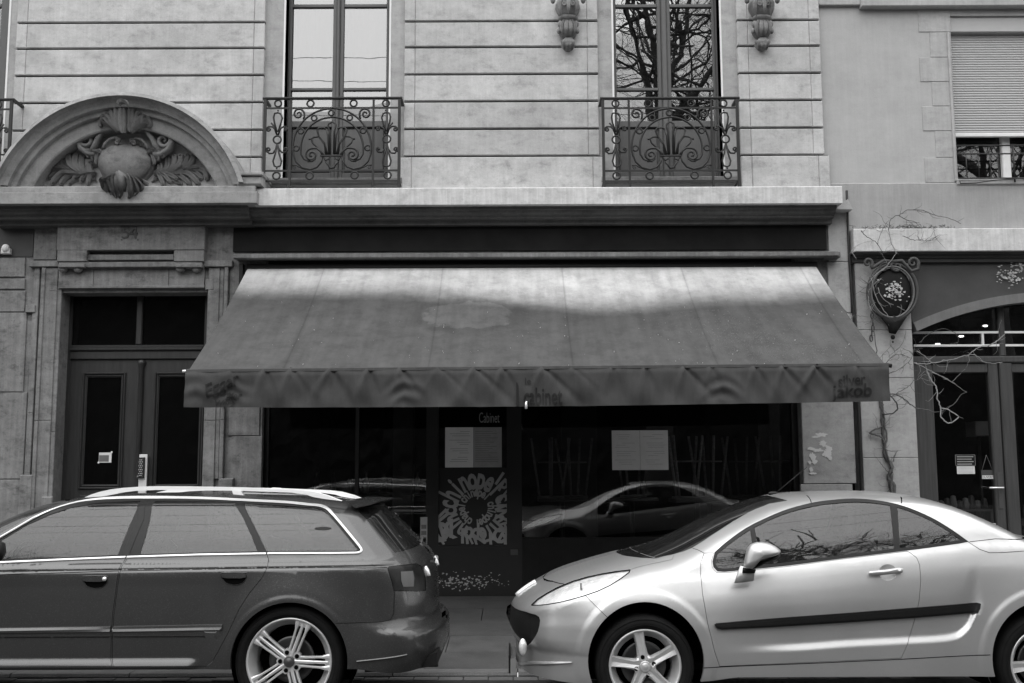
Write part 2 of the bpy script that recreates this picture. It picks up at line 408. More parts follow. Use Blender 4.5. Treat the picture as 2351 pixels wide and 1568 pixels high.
# slabs: courses parallel to the facade
rows = [KY+.004, KY+.62, KY+1.32, KY+2.06, KY+2.75, -.001]
for j in range(5):
    y0, y1 = rows[j]+.003, rows[j+1]-.003
    x = -16-j*.37
    while x < 17:
        L = random.choice([1.0, 1.2, 1.4]) if j not in (0,) else random.choice([.9, 1.1])
        z = random.uniform(-.002, .002)
        a0, a1 = x+.004, x+L-.004
        m_ = MB(); m_.add([(a0, y0, pavz(y0)+z), (a1, y0, pavz(y0)+z), (a1, y1, pavz(y1)+z), (a0, y1, pavz(y1)+z),
                           (a0, y0, pavz(y0)-.03), (a1, y0, pavz(y0)-.03), (a1, y1, pavz(y1)-.03), (a0, y1, pavz(y1)-.03)],
                          [(0, 1, 2, 3), (0, 4, 5, 1), (1, 5, 6, 2), (2, 6, 7, 3), (3, 7, 4, 0)])
        m_.build('paving_slab', M['pave'], pav); x += L
# far pavement behind the camera
mb = MB(); mb.box(-60, 60, -60, -15.5, -.3, .12); mb.build('far_pavement', M['pave'], kind='structure')

# ================================================================== STONE BUILDING
B = thing('stone_building', 'pale limestone town house with grooved courses, arched door pediment and dark shopfront', 'building', (0, .3, .17))
TOPZ = 8.6
XR = PX(1880, 250)              # right end of main building
JX = PX(1950, 900)              # gap towards the neighbour
def BX(px, y=200, Y=0.): return P(px, y, Y)[0]
# opening edges (upper floor)
w0r = BX(12, 200); w1l, w1r = BX(652, 250), BX(892, 250); w2l, w2r = BX(1411, 250), BX(1657, 250)
zs = PZ(412)                    # window bottoms
belt_t, belt_b = PZ(430, Y=-.4), PZ(469, Y=-.4)
TH = .42
LX = -16.0
# wall of the upper storey, in pieces round the openings
wm = MB()
z0 = PZ(497)
wm.box(LX, XR, 0, TH, z0, zs)
for a, b in ((LX, w0r-1.25), (w0r, w1l), (w1r, w2l), (w2r, XR)): wm.box(a, b, 0, TH, zs, TOPZ)
wm.box(LX, XR, 0, TH, TOPZ, TOPZ+1.2)
wm.build('wall', M['wall'], B)
# grooved courses
gz = [PZ(y, 1150) for y in (430, 361.5, 299, 236, 174, 112, 53, -7)]
dz = gz[-2]-gz[-3]
while gz[-1] < TOPZ-.1: gz.append(gz[-1]+.318)
def course(xa, xb, k, endw=.125):
    za, zb = gz[k]+.013, gz[k+1]-.013
    yo = -.055 if k else -.065
    if k == 0: za = gz[0]-.05
    xs_ = [xa, xa+endw, xb-endw, xb] if xb-xa > .5 else [xa, xb]
    for i in range(len(xs_)-1):
        m_ = MB(); q = random.uniform(-.0015, .0015)
        m_.box(xs_[i]+(.0012 if i else 0), xs_[i+1]-(.0012 if i < len(xs_)-2 else 0), yo+q, 0-.0005, za, zb, .007)
        m_.build('stone_block', M['stone'], B)
    m_ = MB(); m_.box(xa, xb, -.008, -.0006, gz[k+1]-.0115, gz[k+1]+.0115); m_.build('groove_shade', M['joint'], B)  # dark strip laid in the groove to paint its shade
pa0, pa1 = BX(36, 200), BX(607, 200)
pb0, pb1 = BX(929, 200), BX(1373, 200)
pc0, pc1 = BX(1694, 200), BX(1884, 200)
for k in range(len(gz)-1):
    course(pa0, pa1, k); course(pb0-(.035 if k == 0 else 0), pb1+(.05 if k == 0 else 0), k); course(pc0, pc1+(.05 if k == 0 else 0), k)
    # left neighbour panel of the far-left window, outside the frame
# window jamb arrises (bright painted plaster edge)
for xx in (w0r, w1l, w1r, w2l, w2r):
    sgn = 1 if xx in (w0r, w1r, w2r) else -1
    m_ = MB(); m_.box(xx, xx+sgn*.022, -.006, .2, zs, TOPZ); m_.build('jamb_edge', M['white'], B)
# window sills
for a, b in ((w1l, w1r), (w2l, w2r), (w0r-1.25, w0r)):
    m_ = MB(); m_.box(a-.17, b+.17, -.10, .25, zs-.055, zs+.004, .01); m_.build('window_sill', M['grey_stone'], B)
# French windows
def french(xa, xb, zb, zt, curtain, pxs, glass):
    # pxs: D-pixel x of left pane l/r and right pane l/r ; rows in D pixels
    Y = .20
    w_ = MB()
    pl, pr, ql, qr = [P(v, 150, Y)[0] for v in pxs]
    zr = [PZ(v, (pxs[0]+pxs[3])/2, Y) for v in (278, 208, 202, 17, 10)]
    # casement frames: stiles and rails with stepped profile
    w_.box(xa, xb, Y-.02, Y+.06, zb-.01, zb+.06)
    w_.box(xa, pl-.03, Y-.03, Y+.06, zb, zt); w_.box(qr+.03, xb, Y-.03, Y+.06, zb, zt)
    w_.box(pl-.03, pl, Y-.012, Y+.05, zb, zt, .006); w_.box(qr, qr+.03, Y-.012, Y+.05, zb, zt, .006)
    w_.box(pr, pr+.045, Y-.012, Y+.05, zb, zt, .006); w_.box(ql-.045, ql, Y-.012, Y+.05, zb, zt, .006)
    w_.box(pr+.045, ql-.045, Y-.045, Y+.05, zb, zt, .012)
    for a, b in ((pl, pr), (ql, qr)):
        w_.box(a, b, Y-.010, Y+.05, zr[0]-.075, zr[0], .005)
        w_.box(a, b, Y-.008, Y+.05, zr[1], zr[2], .004)
        w_.box(a, b, Y-.008, Y+.05, zr[3], zr[4], .004)
        w_.box(a, b, Y-.010, Y+.05, zb+.06, zb+.14, .005)
    f = w_.build('window', M['frame'], B)
    for a, b in ((pl, pr), (ql, qr)):
        m_ = MB(); m_.box(a+.02, b-.02, Y+.012, Y+.04, zb+.15, zr[0]-.09, .012)
        m_.box(a, b, Y+.03, Y+.045, zb+.13, zr[0]-.07); m_.build('lower_panel', M['frame'], f)
        for lo, hi in ((zr[0], zr[1]), (zr[2], zr[3]), (zr[4], zt)):
            m_ = MB(); m_.box(a-.002, b+.002, Y+.02, Y+.026, lo-.002, hi+.002); m_.build('pane', glass, f)
    if curtain:
        m_ = MB(); m_.grid(lambda u, v: (xa+(xb-xa)*u, Y+.16+.02*math.sin(u*60), zr[0]-.1+(zt-zr[0]+.1)*v), 120, 1)
        m_.build('curtain', M['curtain'], f)
french(w1l+.0, w1r-.0, zs, TOPZ, True, (669, 764, 789, 887), M['glass_left'])
french(w2l+.0, w2r-.0, zs, TOPZ, False, (1415, 1510, 1540, 1637), M['glass_bright'])
french(w0r-1.25, w0r, zs, TOPZ, False, (-215, -120, -95, -3), M['glass'])
# dark rooms behind
m_ = MB()
def room(m_, x0, x1, y0, y1, z0, z1):
    m_.add([(x0,y0,z0),(x1,y0,z0),(x1,y1,z0),(x0,y1,z0),(x0,y0,z1),(x1,y0,z1),(x1,y1,z1),(x0,y1,z1)],
           [(0,1,2,3),(4,7,6,5),(1,5,6,2),(2,6,7,3),(3,7,4,0)])
room(m_, LX, XR, TH+.001, 4, zs-.3, TOPZ+1); m_.build('room', M['void'], B)

# string course: bright fascia, then mouldings with their shade put into the stone colour
xb0, xb1 = BX(585, 450, -.4), BX(1934, 450, -.4)
m_ = MB(); m_.sweepx([(-.40, belt_b), (-.40, belt_t-.01), (-.39, belt_t), (0, belt_t+.03), (0, belt_b), ], xb0, xb1); m_.build('string_course', M['belt'], B)
zc = belt_b
prof = [(0, zc-.001), (-.31, zc-.001), (-.31, zc-.036), (-.275, zc-.038), (-.268, zc-.05), (-.262, zc-.066), (-.24, zc-.082), (-.205, zc-.09), (-.20, zc-.114), (-.12, zc-.118), (-.115, zc-.165), (-.001, zc-.165)]
m_ = MB(); m_.sweepx(prof, xb0-.9, xb1-.04); m_.build('cornice_moulding', M['shade_stone'], B)
# ---- pediment ----
pcx, pcz = P(283, 425, -.3)
zspring = PZ(426, 283, -.38)
def Rp(px): return px/ (F/ (12.27-.35))   # D-pixels to metres at that depth
pc_z = PZ(512, 283, -.35)
prof = [(298, 0), (298, -.50), (289, -.52), (288, -.47), (285, -.44), (277, -.41), (271, -.395), (270, -.34), (261, -.33), (259, -.325), (258, -.27), (232, -.262), (229, -.25), (229, -.012)]
prof = [(Rp(a)*1.03, b) for a, b in prof]
def arc_ang(r): return math.asin(min(1, (zspring-pc_z)/r))
def arch_fn(u, v):
    k = v*(len(prof)-1); i = min(int(k), len(prof)-2); t = k-i
    r = prof[i][0]*(1-t)+prof[i+1][0]*t; y = prof[i][1]*(1-t)+prof[i+1][1]*t
    a0 = arc_ang(r); a = math.pi-a0-(math.pi-2*a0)*u
    return (pcx+r*math.cos(a), y, pc_z+r*math.sin(a))
m_ = MB(); m_.grid(arch_fn, 96, len(prof)-1, False)
ob = m_.build('pediment', M['pediment'], B)
for p_ in ob.data.polygons: p_.use_smooth = False
# smooth along the arc, sharp across: use many segments instead
# tympanum ground, the shade of the recess put into its colour
r_in = prof[-1][0]; m_ = MB()
poly = [(pcx+r_in*1.01*math.cos(a), pc_z+r_in*1.01*math.sin(a)) for a in np.linspace(arc_ang(r_in), math.pi-arc_ang(r_in), 40)]
m_.prism(poly, -.011, .0); m_.build('tympanum', M['shade_stone'], B)
# pediment cornice (bed of the arch) with returned ends
cxl, cxr = pcx-(BX(590, 440, -.5)-pcx), BX(590, 440, -.5)
zf1, zf0 = PZ(441, 283, -.5), PZ(467, 283, -.5)
m_ = MB(); m_.box(cxl, cxr, -.50, 0, zf0, zf1, .004); m_.build('door_cornice', M['pediment'], B)
m_ = MB(); m_.box(cxl+.03, cxr-.03, -.46, -.001, zf1, PZ(427, 283, -.46), .01); m_.build('door_cornice_top', M['pediment'], B)
for s in (-1, 1):
    xa = pcx+s*(BX(545, 400, -.45)-pcx); xb = pcx+s*(BX(603, 400, -.45)-pcx)
    m_ = MB(); m_.box(xa, xb, -.47, -.002, PZ(425, 560, -.47), PZ(403, 560, -.47), .02)
    m_.box(min(xa, xb)-.0, max(xa, xb)+.015, -.50, -.003, PZ(402, 560, -.5), PZ(394, 560, -.5), .008); m_.build('cornice_end_block', M['pediment'], B)
zc2 = zf0
prof2 = [(0, zc2-.001), (-.40, zc2-.001), (-.40, zc2-.035), (-.36, zc2-.038), (-.35, zc2-.055), (-.33, zc2-.075), (-.28, zc2-.09), (-.275, zc2-.12), (-.19, zc2-.125), (-.18, zc2-.17), (-.001, zc2-.17)]
m_ = MB(); m_.sweepx(prof2, cxl+.07, cxr-.13); m_.build('cornice_moulding', M['shade_stone'], B)  # underside shade is in the colour here as well

# ---- carved cartouche (one carving, its leaves and scrolls as parts of it) ----
YT = -.06
def cz(c, y, Y=-.12):   # crop (80,240,680,560) scale 3.918 -> D -> metres
    return P((80+c/3.918)/1.1697, (240+y/3.918)/1.1697, Y)
def cpts(L, Y): return [(lambda q: (q[0], Y, q[1]))(cz(a, b, Y)) for a, b in L]
cart = MB()
outl = []
for a in np.linspace(0, 2*math.pi, 40, endpoint=False):
    rx_, rz_ = 285, 210
    q = 1-.10*abs(math.sin(a))*(math.sin(a) > 0)
    outl.append(cz(1010+rx_*math.cos(a)*(1-.08*math.sin(-a)), 775-rz_*math.sin(a)*q))
ctr = cz(1010, 775)
cart.pillow([(ctr[0]+(p[0]-ctr[0])*1.1, ctr[1]+(p[1]-ctr[1])*1.12) for p in outl], YT, .13, 5, power=.35)
cart.pillow(outl, YT-.1, .11, 8, power=.6)
co = cart.build('cartouche', M['carved'], B)
def scroll(c, r0, turns, a0, s=1, n=40, r1=.12):
    # spiral points in crop units
    return [(c[0]+s*(r0*(1-t*(1-r1)))*math.cos(a0+t*turns*2*math.pi), c[1]-(r0*(1-t*(1-r1)))*math.sin(a0+t*turns*2*math.pi)) for t in np.linspace(0, 1, n)]
sc_ = MB()
def mir(L): return [(2020-a-8, b+6) for a, b in L]
for mf in (lambda L: L, mir):
    sc_ = MB()
    # side volutes rising beside the cartouche
    L1 = [(700, 690), (620, 680), (545, 625), (508, 555), (522, 495)]+scroll((600, 535), 84, 1.35, 2.3, 1)
    pts = cpts(mf(L1), -.16); n_ = len(pts)
    sc_.tube(pts, [.036-.022*(i/n_) for i in range(n_)], 10, flat=1.9)
    L2 = [(790, 420), (760, 470), (720, 520), (690, 590), (640, 650)]
    sc_.tube(cpts(mf(L2), -.18), [.02, .028, .032, .034, .02], 10, flat=1.6)
    # frame roll over the cartouche
    L3 = [(770, 620), (790, 570), (840, 525), (900, 508), (960, 530)]+scroll((925, 560), 26, 1.0, .6, 1, 16)
    sc_.tube(cpts(mf(L3), -.21), .018, 8)
    L4 = [(735, 660), (735, 800), (780, 900), (850, 960)]
    sc_.tube(cpts(mf(L4), -.11), .022, 8)
    # small top volute
    L5 = [(870, 430), (820, 400)]+scroll((790, 370), 42, 1.1, -.6, 1, 24)
    sc_.tube(cpts(mf(L5), -.2), [.024-.014*i/26 for i in range(26)], 8)
    sc_.build('scroll_carving', M['carved'], B)
def leaf(L, w, Y, dy=.03, lob=0):
    # a ridge leaf along a crop polyline
    pts = [Vector((q[0], 0, q[1])) for q in [cz(a, b, Y) for a, b in L]]
    # catmull
    fine = []
    for i in range(len(pts)-1):
        p0 = pts[max(i-1, 0)]; p1 = pts[i]; p2 = pts[i+1]; p3 = pts[min(i+2, len(pts)-1)]
        for t in np.linspace(0, 1, 5, endpoint=False):
            fine.append(.5*((2*p1)+(p2-p0)*t+(2*p0-5*p1+4*p2-p3)*t*t+(3*p1-p0-3*p2+p3)*t**3))
    fine.append(pts[-1]); k = len(fine)
    vs_ = []; fs = []
    for i, p in enumerate(fine):
        t = (fine[min(i+1, k-1)]-fine[max(i-1, 0)]).normalized(); nn = Vector((-t.z, 0, t.x)); u = i/(k-1)
        ww = w*(math.sin(math.pi*min(1, u*.85+.15))**.7)*(1+lob*math.sin(u*20))
        for q, d in ((-1, -.012), (-.55, .8), (0, .35), (.55, 1.), (1, -.012)):
            pp = p+nn*ww*q; vs_.append((pp.x, Y-dy*d*(.5+.5*math.sin(math.pi*min(u+.2, 1))), pp.z))
    for i in range(k-1):
        for j in range(4): fs.append((i*5+j, i*5+j+1, (i+1)*5+j+1, (i+1)*5+j))
    lf = MB(); lf.add(vs_, fs, True); lf.build('acanthus_leaf', M['carved'], B)
for mf in (lambda L: L, mir):
    # two fronds each side built of many curled leaflets
    stem = [(720, 980), (600, 900), (480, 860), (330, 830), (200, 830)]
    leaf(mf(stem), .02, -.05, .05)
    for k, (bx_, by_, tx, ty, cx_, cy_) in enumerate([(650, 950, 420, 990, 540, 935), (600, 915, 330, 990, 440, 900), (540, 890, 240, 985, 350, 880), (480, 870, 200, 930, 300, 855),
            (420, 850, 140, 930, 200, 845), (340, 832, 115, 880, 180, 810), (640, 920, 560, 700, 560, 830), (580, 890, 490, 690, 490, 800), (530, 875, 420, 690, 430, 790),
            (470, 860, 350, 690, 370, 790), (400, 845, 285, 690, 310, 780), (700, 900, 640, 780, 640, 860), (690, 960, 720, 800, 620, 830)]):
        leaf(mf([(bx_, by_), (cx_, cy_), (tx, ty), (tx+26, ty+20)]), .034, -.06-.014*(k % 3), .07)
    # acanthus under the cartouche, hanging over the cornice
    for q_, (tx, ty) in enumerate(((800, 1030), (820, 1085), (865, 1125), (930, 1150))):
        leaf(mf([(960, 920), ((960+tx)/2-34, 980), (tx-12, ty-35), (tx+20, ty+12)]), .042, -.36-.02*q_, .24)
    # crest leaves at the top
    for q_, (tx, ty) in enumerate(((770, 330), (790, 285), (840, 250), (890, 215), (930, 180))):
        leaf(mf([(950, 450), ((950+tx)/2-5, 370), (tx, ty+10), (tx-22, ty+45), (tx-4, ty+70)]), .042, -.27-.012*q_, .09)
    for tx, ty in ((560, 640), (610, 690), (660, 720), (700, 760)):
        leaf(mf([(760, 680), ((760+tx)/2, 650), (tx, ty), (tx+15, ty+30)]), .028, -.17, .06)
    for tx, ty in ((470, 930), (540, 960), (610, 985)):
        leaf(mf([(700, 870), ((700+tx)/2, 880), (tx, ty), (tx+15, ty+25)]), .03, -.10, .06)
leaf([(990, 470), (985, 350), (980, 230), (985, 140)], .05, -.34, .09); leaf([(940, 175), (950, 145), (985, 130), (1020, 145), (1032, 175)], .03, -.52, .07)
leaf([(985, 900), (985, 1000), (980, 1100), (975, 1168)], .055, -.42, .26)


# ---- hanging corbels at the top ----
def corbel(px):
    c = MB(); x0 = P(px, 50, -.2)[0]
    def at(dy, Y=-.15): return PZ(dy, px, Y)
    def sh(dxs, y0, y1, Y, th):   # shield-like lump
        n = 20; z0_, z1_ = at(y1), at(y0); w_ = dxs/203.
        poly = [(x0+w_*math.cos(a)*(1-.25*(math.sin(a) < 0)*abs(math.sin(a))), (z0_+z1_)/2+(z1_-z0_)/2*math.sin(a)) for a in np.linspace(0, 2*math.pi, n, endpoint=False)]
        c.pillow(poly, Y, th, 5)
    sh(30, -20, 45, -.04, .22); sh(24, 30, 50, -.1, .1); sh(24, 46, 88, -.03, .17); sh(17, 82, 113, -.02, .13)
    for s in (-1, 1):
        for k, (dx, y_, r) in enumerate([(36, 2, .03), (17, 20, .022), (19, 55, .03), (22, 70, .025), (9, 62, .026), (8, 98, .022), (14, 92, .018), (13, 30, .014)]):
            c.sphere((x0+s*dx/203., -.17+.012*k, at(y_)), r, 10, 7, (1, 1.2, 1.4))
        # eye-like spiral volutes
        pts = []
        for t in np.linspace(0, 1, 18):
            a = 1.5+t*7; r = .035*(1-t*.8); pts.append((x0+s*(.05+r*math.cos(a)), -.255+.02*t, at(14)+r*1.5*math.sin(a)))
        c.tube(pts, .009, 6)
    for k in range(7):
        a = (k-3)*.28; c.tube([(x0+.01*(k-3), -.14, at(86)), (x0+.022*(k-3), -.165, at(97)), (x0+.016*(k-3), -.12, at(112))], [.008, .018, .004], 6)
    co_ = c.build('carved_corbel', M['carved'], B)
    def wl(pts, w, dy):
        f = [Vector(q) for q in pts]; L_ = []
        for i in range(len(f)-1):
            for t in (0, .33, .66): L_.append(f[i].lerp(f[i+1], t))
        L_.append(f[-1]); k = len(L_); vs_ = []; fs = []
        for i, q in enumerate(L_):
            u = i/(k-1); ww = w*math.sin(math.pi*min(1, u*.8+.2))**.8
            for s_, d in ((-1, .006), (-.5, -.8), (0, -.2), (.5, -.8), (1, .006)): vs_.append((q.x+ww*s_, q.y+dy*d, q.z))
        for i in range(k-1):
            for j in range(4): fs.append((i*5+j, i*5+j+1, (i+1)*5+j+1, (i+1)*5+j))
        m_ = MB(); m_.add(vs_, fs, True); m_.build('acanthus_leaf', M['carved'], co_)
    for (yt, yb, hw_, yy, n_) in ((46, 84, 20, -.19, 4), (86, 114, 13, -.15, 4), (-4, 44, 26, -.25, 3)):
        for k in range(n_):
            s_ = (k-(n_-1)/2)/((n_-1)/2); xx = x0+s_*hw_/203.*.8
            wl([(xx*.6+x0*.4, yy+.03, at(yt)), (xx, yy-.02+.03*abs(s_), at((yt*2+yb)/3)), (xx*1.0, yy-.035+.05*abs(s_), at((yt+yb*2)/3)), (xx*.8+x0*.2, yy-.005+.05*abs(s_), at(yb))], .024, .022)
corbel(1305); corbel(1753)

# ---- ground floor ----
gb = PZ(1368)-.02
zlint = PZ(668); zfr_t, zfr_b = PZ(497), PZ(577)
dl, dr = P(157, 1000, .28)[0], P(464, 1000, .28)[0]
dl0, dr0 = P(131, 900, 0)[0], P(470, 900, 0)[0]
sl, sr = P(601, 1000, 0)[0], P(1838, 1000, 0)[0]      # shop opening
zso = PZ(592)                                          # shop opening top
m_ = MB()
for a, b, lo, hi in ((LX, dl0, gb-.3, z0-.001), (dl0, dr0, zlint, z0-.001), (dr0, sl, gb-.3, z0-.001), (sl, sr, zso, z0-.001), (sr, JX-.02, gb-.3, z0-.001)):
    m_.box(a, b, .0005, TH, lo, hi)
m_.box(XR, JX-.02, .0005, TH, z0-.001, belt_t)
m_.build('ground_floor_wall', M['grey_stone'], B)
def gbox(name, xa, ya, xb, yb, yf, yb_=0., mat='grey_stone', c=.006, xr=None, parent=B):
    ymid = (ya+yb)/2
    X0, X1 = P(xa, ymid, yf)[0], P(xb, ymid, yf)[0]; Z1, Z0 = PZ(ya, (xa+xb)/2, yf), PZ(yb, (xa+xb)/2, yf)
    mm = MB(); mm.box(X0, X1, yf, yb_, Z0, Z1, c); return mm.build(name, M[mat], parent)
# frieze block with the number, its legs, slot and band
gbox('frieze_block', 131, 506, 470, 574, -.13, 0)
gbox('frieze_block', 131, 574.5, 199, 600, -.13, 0)
gbox('frieze_block', 399, 574.5, 468, 600, -.13, 0)
gbox('frieze_band', 199.5, 584, 398.5, 597, -.085, 0)
gbox('architrave_cap', 66, 598, 134, 612, -.075, 0); gbox('architrave_cap', 134.5, 601, 464, 613, -.115, 0); gbox('architrave_cap', 464.5, 598, 533, 612, -.075, 0)
gbox('bracket_cap', 133, 605.5, 194, 613.5, -.15, 0); gbox('bracket_cap', 403, 605.5, 464, 613.5, -.15, 0)
for px in (145, 179, 415, 451):
    x_, z_ = P(px, 614, -.09); mm = MB()
    mm.sphere((x_, -.085, z_-.012), .056, 14, 8, (1, .7, .85)); mm.build('gutta', M['grey_stone'], B)
# lintel and architrave (several stones)
for a, b in ((134, 214), (214.6, 387), (387.6, 469)): gbox('lintel_stone', a, 614, b, 663, -.045, 0)
gbox('lintel_bead', 136, 655, 469, 661, -.062, 0, c=.003)
# jambs: stepped mouldings, cut into stones
def jamb(xt, xb_, w_, yt, yb, yf, name='jamb_stone', mat='grey_stone'):
    # vertical strip whose image centre line goes from xt (top) to xb_ (bottom)
    x_ = P((xt+xb_)/2, (yt+yb)/2, yf)[0]; ww = w_/203./2; zt_, zb_ = PZ(yt, xt, yf), (PZ(yb, xb_, yf) if yb < 1300 else gb)
    zz = zt_; first = True
    while zz > zb_+.01:
        h_ = min(1.75, zz-zb_); mm = MB(); mm.box(x_-ww, x_+ww, yf, 0, zz-h_+.0012, zz-.0012, .006); mm.build(name, M[mat], B); zz -= h_
jamb(124, 112, 14, 640, 1400, -.03); jamb(104, 92, 34, 614, 1400, -.045); jamb(86, 76, 9, 614, 1400, -.062); jamb(73, 60, 13, 598, 1400, -.035)
jamb(483, 478, 26, 614, 1400, -.045); jamb(504, 502, 10, 614, 1100, -.03); jamb(514, 512, 9, 612, 1100, -.062)
gbox('crossette', 112, 646, 131, 668, -.05, 0); gbox('crossette', 471, 641, 491, 665, -.05, 0)
gbox('crossette', 58, 700, 80, 717, -.055, 0); 
# plinth steps
for (a, y_, b) in ((42, 1090, 72), (92, 1140, 118), (500, 1098, 534)):
    X0, X1 = P(a, y_+60, -.07)[0], P(b, y_+60, -.07)[0]; mm = MB(); mm.box(X0, X1, -.072, -.0005, gb-.05, PZ(y_, a, -.07), .012); mm.build('plinth_block', M['grey_stone'], B)
# left wall courses
for ya, yb in ((592, 636), (640, 664), (668, 716), (718, 900), (901.5, 1100), (1101.5, 1340)):
    gbox('wall_stone', -190, ya, 57, yb, -.022, 0)
gbox('wall_stone', 78, 508, 131, 596, -.02, 0)
gbox('rendered_panel', -190, 508, 77, 590, -.012, 0, 'board_grey', .002)
# number plate carved in relief: 54
BOLD = [0]
def text_mesh(s, size, font_scale=(1, 1), shear=0, extrude=.004):
    cu = bpy.data.curves.new('t', 'FONT'); cu.body = s; cu.size = size; cu.extrude = extrude; cu.shear = shear; cu.align_x = 'CENTER'; cu.align_y = 'CENTER'; cu.resolution_u = 3; cu.offset = BOLD[0]*size
    ob = bpy.data.objects.new('t', cu); col.objects.link(ob)
    dg = bpy.context.evaluated_depsgraph_get(); me = bpy.data.meshes.new_from_object(ob.evaluated_get(dg))
    vs_ = [(v.co.x*font_scale[0], v.co.y*font_scale[1], v.co.z) for v in me.vertices]; fs = [tuple(p.vertices) for p in me.polygons]
    bpy.data.objects.remove(ob); bpy.data.curves.remove(cu); bpy.data.meshes.remove(me)
    return vs_, fs
def add_text(mb, s, x, y, z, size, rot=0, fs=(1, 1), shear=0, extrude=.002, warp=None):
    vs_, f_ = text_mesh(s, size, fs, shear, extrude); c_, s_ = math.cos(rot), math.sin(rot)
    if warp is not None:
        bm = bmesh.new(); bv = [bm.verts.new(v) for v in vs_]
        for f in f_:
            try: bm.faces.new([bv[i] for i in f])
            except ValueError: pass
        for _ in range(4):
            bmesh.ops.triangulate(bm, faces=bm.faces[:]); bmesh.ops.subdivide_edges(bm, edges=[e for e in bm.edges if e.calc_length() > .015], cuts=1)
        bmesh.ops.triangulate(bm, faces=bm.faces[:]); bm.verts.index_update()
        vs_ = [tuple(v.co) for v in bm.verts]; f_ = [tuple(v.index for v in f.verts) for f in bm.faces]; bm.free()
    o = []
    for a, b, d in vs_:
        X, Z = x+a*c_-b*s_, z+a*s_+b*c_
        o.append((X, (y if warp is None else warp(X, Z))-d, Z))
    mb.add(o, f_)
mm = MB(); xn, zn = P(297, 535, -.13); add_text(mm, '5', xn-.042, -.131, zn, .21, 0, (1.0, 1), 0, .010); add_text(mm, '4', xn+.05, -.131, zn, .21, 0, (1.0, 1), 0, .010)
for a, b in ((-.075, .085), (.1, .085), (-.085, -.08), (.1, -.08)): mm.box(xn+a-.008, xn+a+.008, -.137, -.131, zn+b-.006, zn+b+.006)
mm.build('house_number', M['shade_stone'], B)
# reveals are part of the wall; entrance door set back
YD = .25
D = MB()
zt_d = PZ(674, 310, YD); ztr = PZ(792, 310, YD); zrail = PZ(825, 310, YD)
D.box(dl0-.05, dr0+.05, YD, YD+.08, zt_d-.02, zt_d+.25)          # head
D.box(dl0-.02, dl+.0, YD-.005, YD+.08, gb, zt_d); D.box(dr, dr0+.02, YD-.005, YD+.08, gb, zt_d)
D.box(dl, dr, YD-.055, YD+.08, PZ(806, 310, YD), PZ(798, 310, YD), .012); D.box(dl, dr, YD-.03, YD+.08, zrail, PZ(806, 310, YD)-.001, .008)
D.box(dl, dr, YD-.012, YD+.08, PZ(798, 310, YD)+.001, ztr, .006)
xm = P(321, 730, YD)[0]; D.box(xm-.035, xm+.035, YD-.02, YD+.06, ztr, zt_d, .01)
door = D.build('entrance_door', M['frame_dark'], B)
for a, b in ((dl, xm-.035), (xm+.035, dr)):
    mm = MB(); mm.box(a, b, YD+.02, YD+.028, ztr, zt_d-.02); mm.build('transom_pane', M['glass_door'], door)
xc = P(322, 950, YD)[0]
for i, (a, b, ga, gc) in enumerate(((dl, xc-.004, 196, 274), (xc+.004, dr, 362, 456))):
    GA, GB = P(ga, 990, YD)[0], P(gc, 990, YD)[0]; gt, gbt = PZ(866, 235, YD), PZ(1112, 235, YD)
    mm = MB()
    for (x0, x1, z0_, z1_) in ((a, GA, gb+.03, zrail-.004), (GB, b, gb+.03, zrail-.004), (GA, GB, gt, zrail-.004), (GA, GB, gb+.03, gbt)):
        mm.box(x0, x1, YD, YD+.05, z0_, z1_)
    for w_, yo, hgt in ((.055, -.022, .02), (.028, -.012, .02)):   # raised mouldings round the glass
        for (x0, x1, z0_, z1_) in ((GA-w_, GA-w_+.022, gbt-w_, gt+w_), (GB+w_-.022, GB+w_, gbt-w_, gt+w_), (GA-w_+.022, GB+w_-.022, gt+w_-.022, gt+w_), (GA-w_+.022, GB+w_-.022, gbt-w_, gbt-w_+.022)):
            mm.box(x0, x1, YD+yo, YD+.001, z0_, z1_, .008)
    mm.box(GA-.03, GB+.03, YD-.02, YD+.001, gb+.12, gbt-.12, .015)
    leafd = mm.build('door_leaf', M['frame_dark'], door)
    mm = MB(); mm.box(GA, GB, YD+.015, YD+.022, gbt, gt); mm.build('door_glass', M['glass_door'], door)
# central cover strip like a slender column
mm = MB(); mm.lathe([(.03, gb+.05), (.03, zrail-.1), (.045, zrail-.06), (.05, zrail-.03), (.03, zrail-.01)], (xc, YD-.012, 0), 12, 'Z'); mm.build('door_post', M['frame_dark'], door)
# keypad lock
kx0, kx1 = P(319.5, 1075, YD-.05)[0], P(338, 1075, YD-.05)[0]; kz1, kz0 = PZ(1043, 328, YD-.05), PZ(1160, 328, YD-.05)
mm = MB(); mm.box(kx0, kx1, YD-.062, YD-.045, kz0, kz1, .003); mm.box(kx0+.01, kx1-.01, YD-.05, YD-.001, kz0+.02, kz1-.02); kp = mm.build('keypad_lock', M['chrome'], door)
mm = MB(); mm.box(kx0, kx1-.022, YD-.09, YD-.062, PZ(1098, 328, YD), kz1-.035, .008); mm.build('keypad_case', M['frame_dark'], door)
mm = MB()
for r_ in range(9):
    for c_ in range(2 + (r_ % 2)):
        mm.sphere((kx0+.016+c_*.018-(r_ % 2)*.009+.004, YD-.091, kz1-.065-r_*.022), .0052, 6, 4)
mm.build('keypad_buttons', M['chrome'], door)
mm = MB(); mm.sphere((kx0+.012, YD-.11, PZ(1095, 328, YD)), .02, 10, 8); mm.build('door_knob', M['disc'], door)
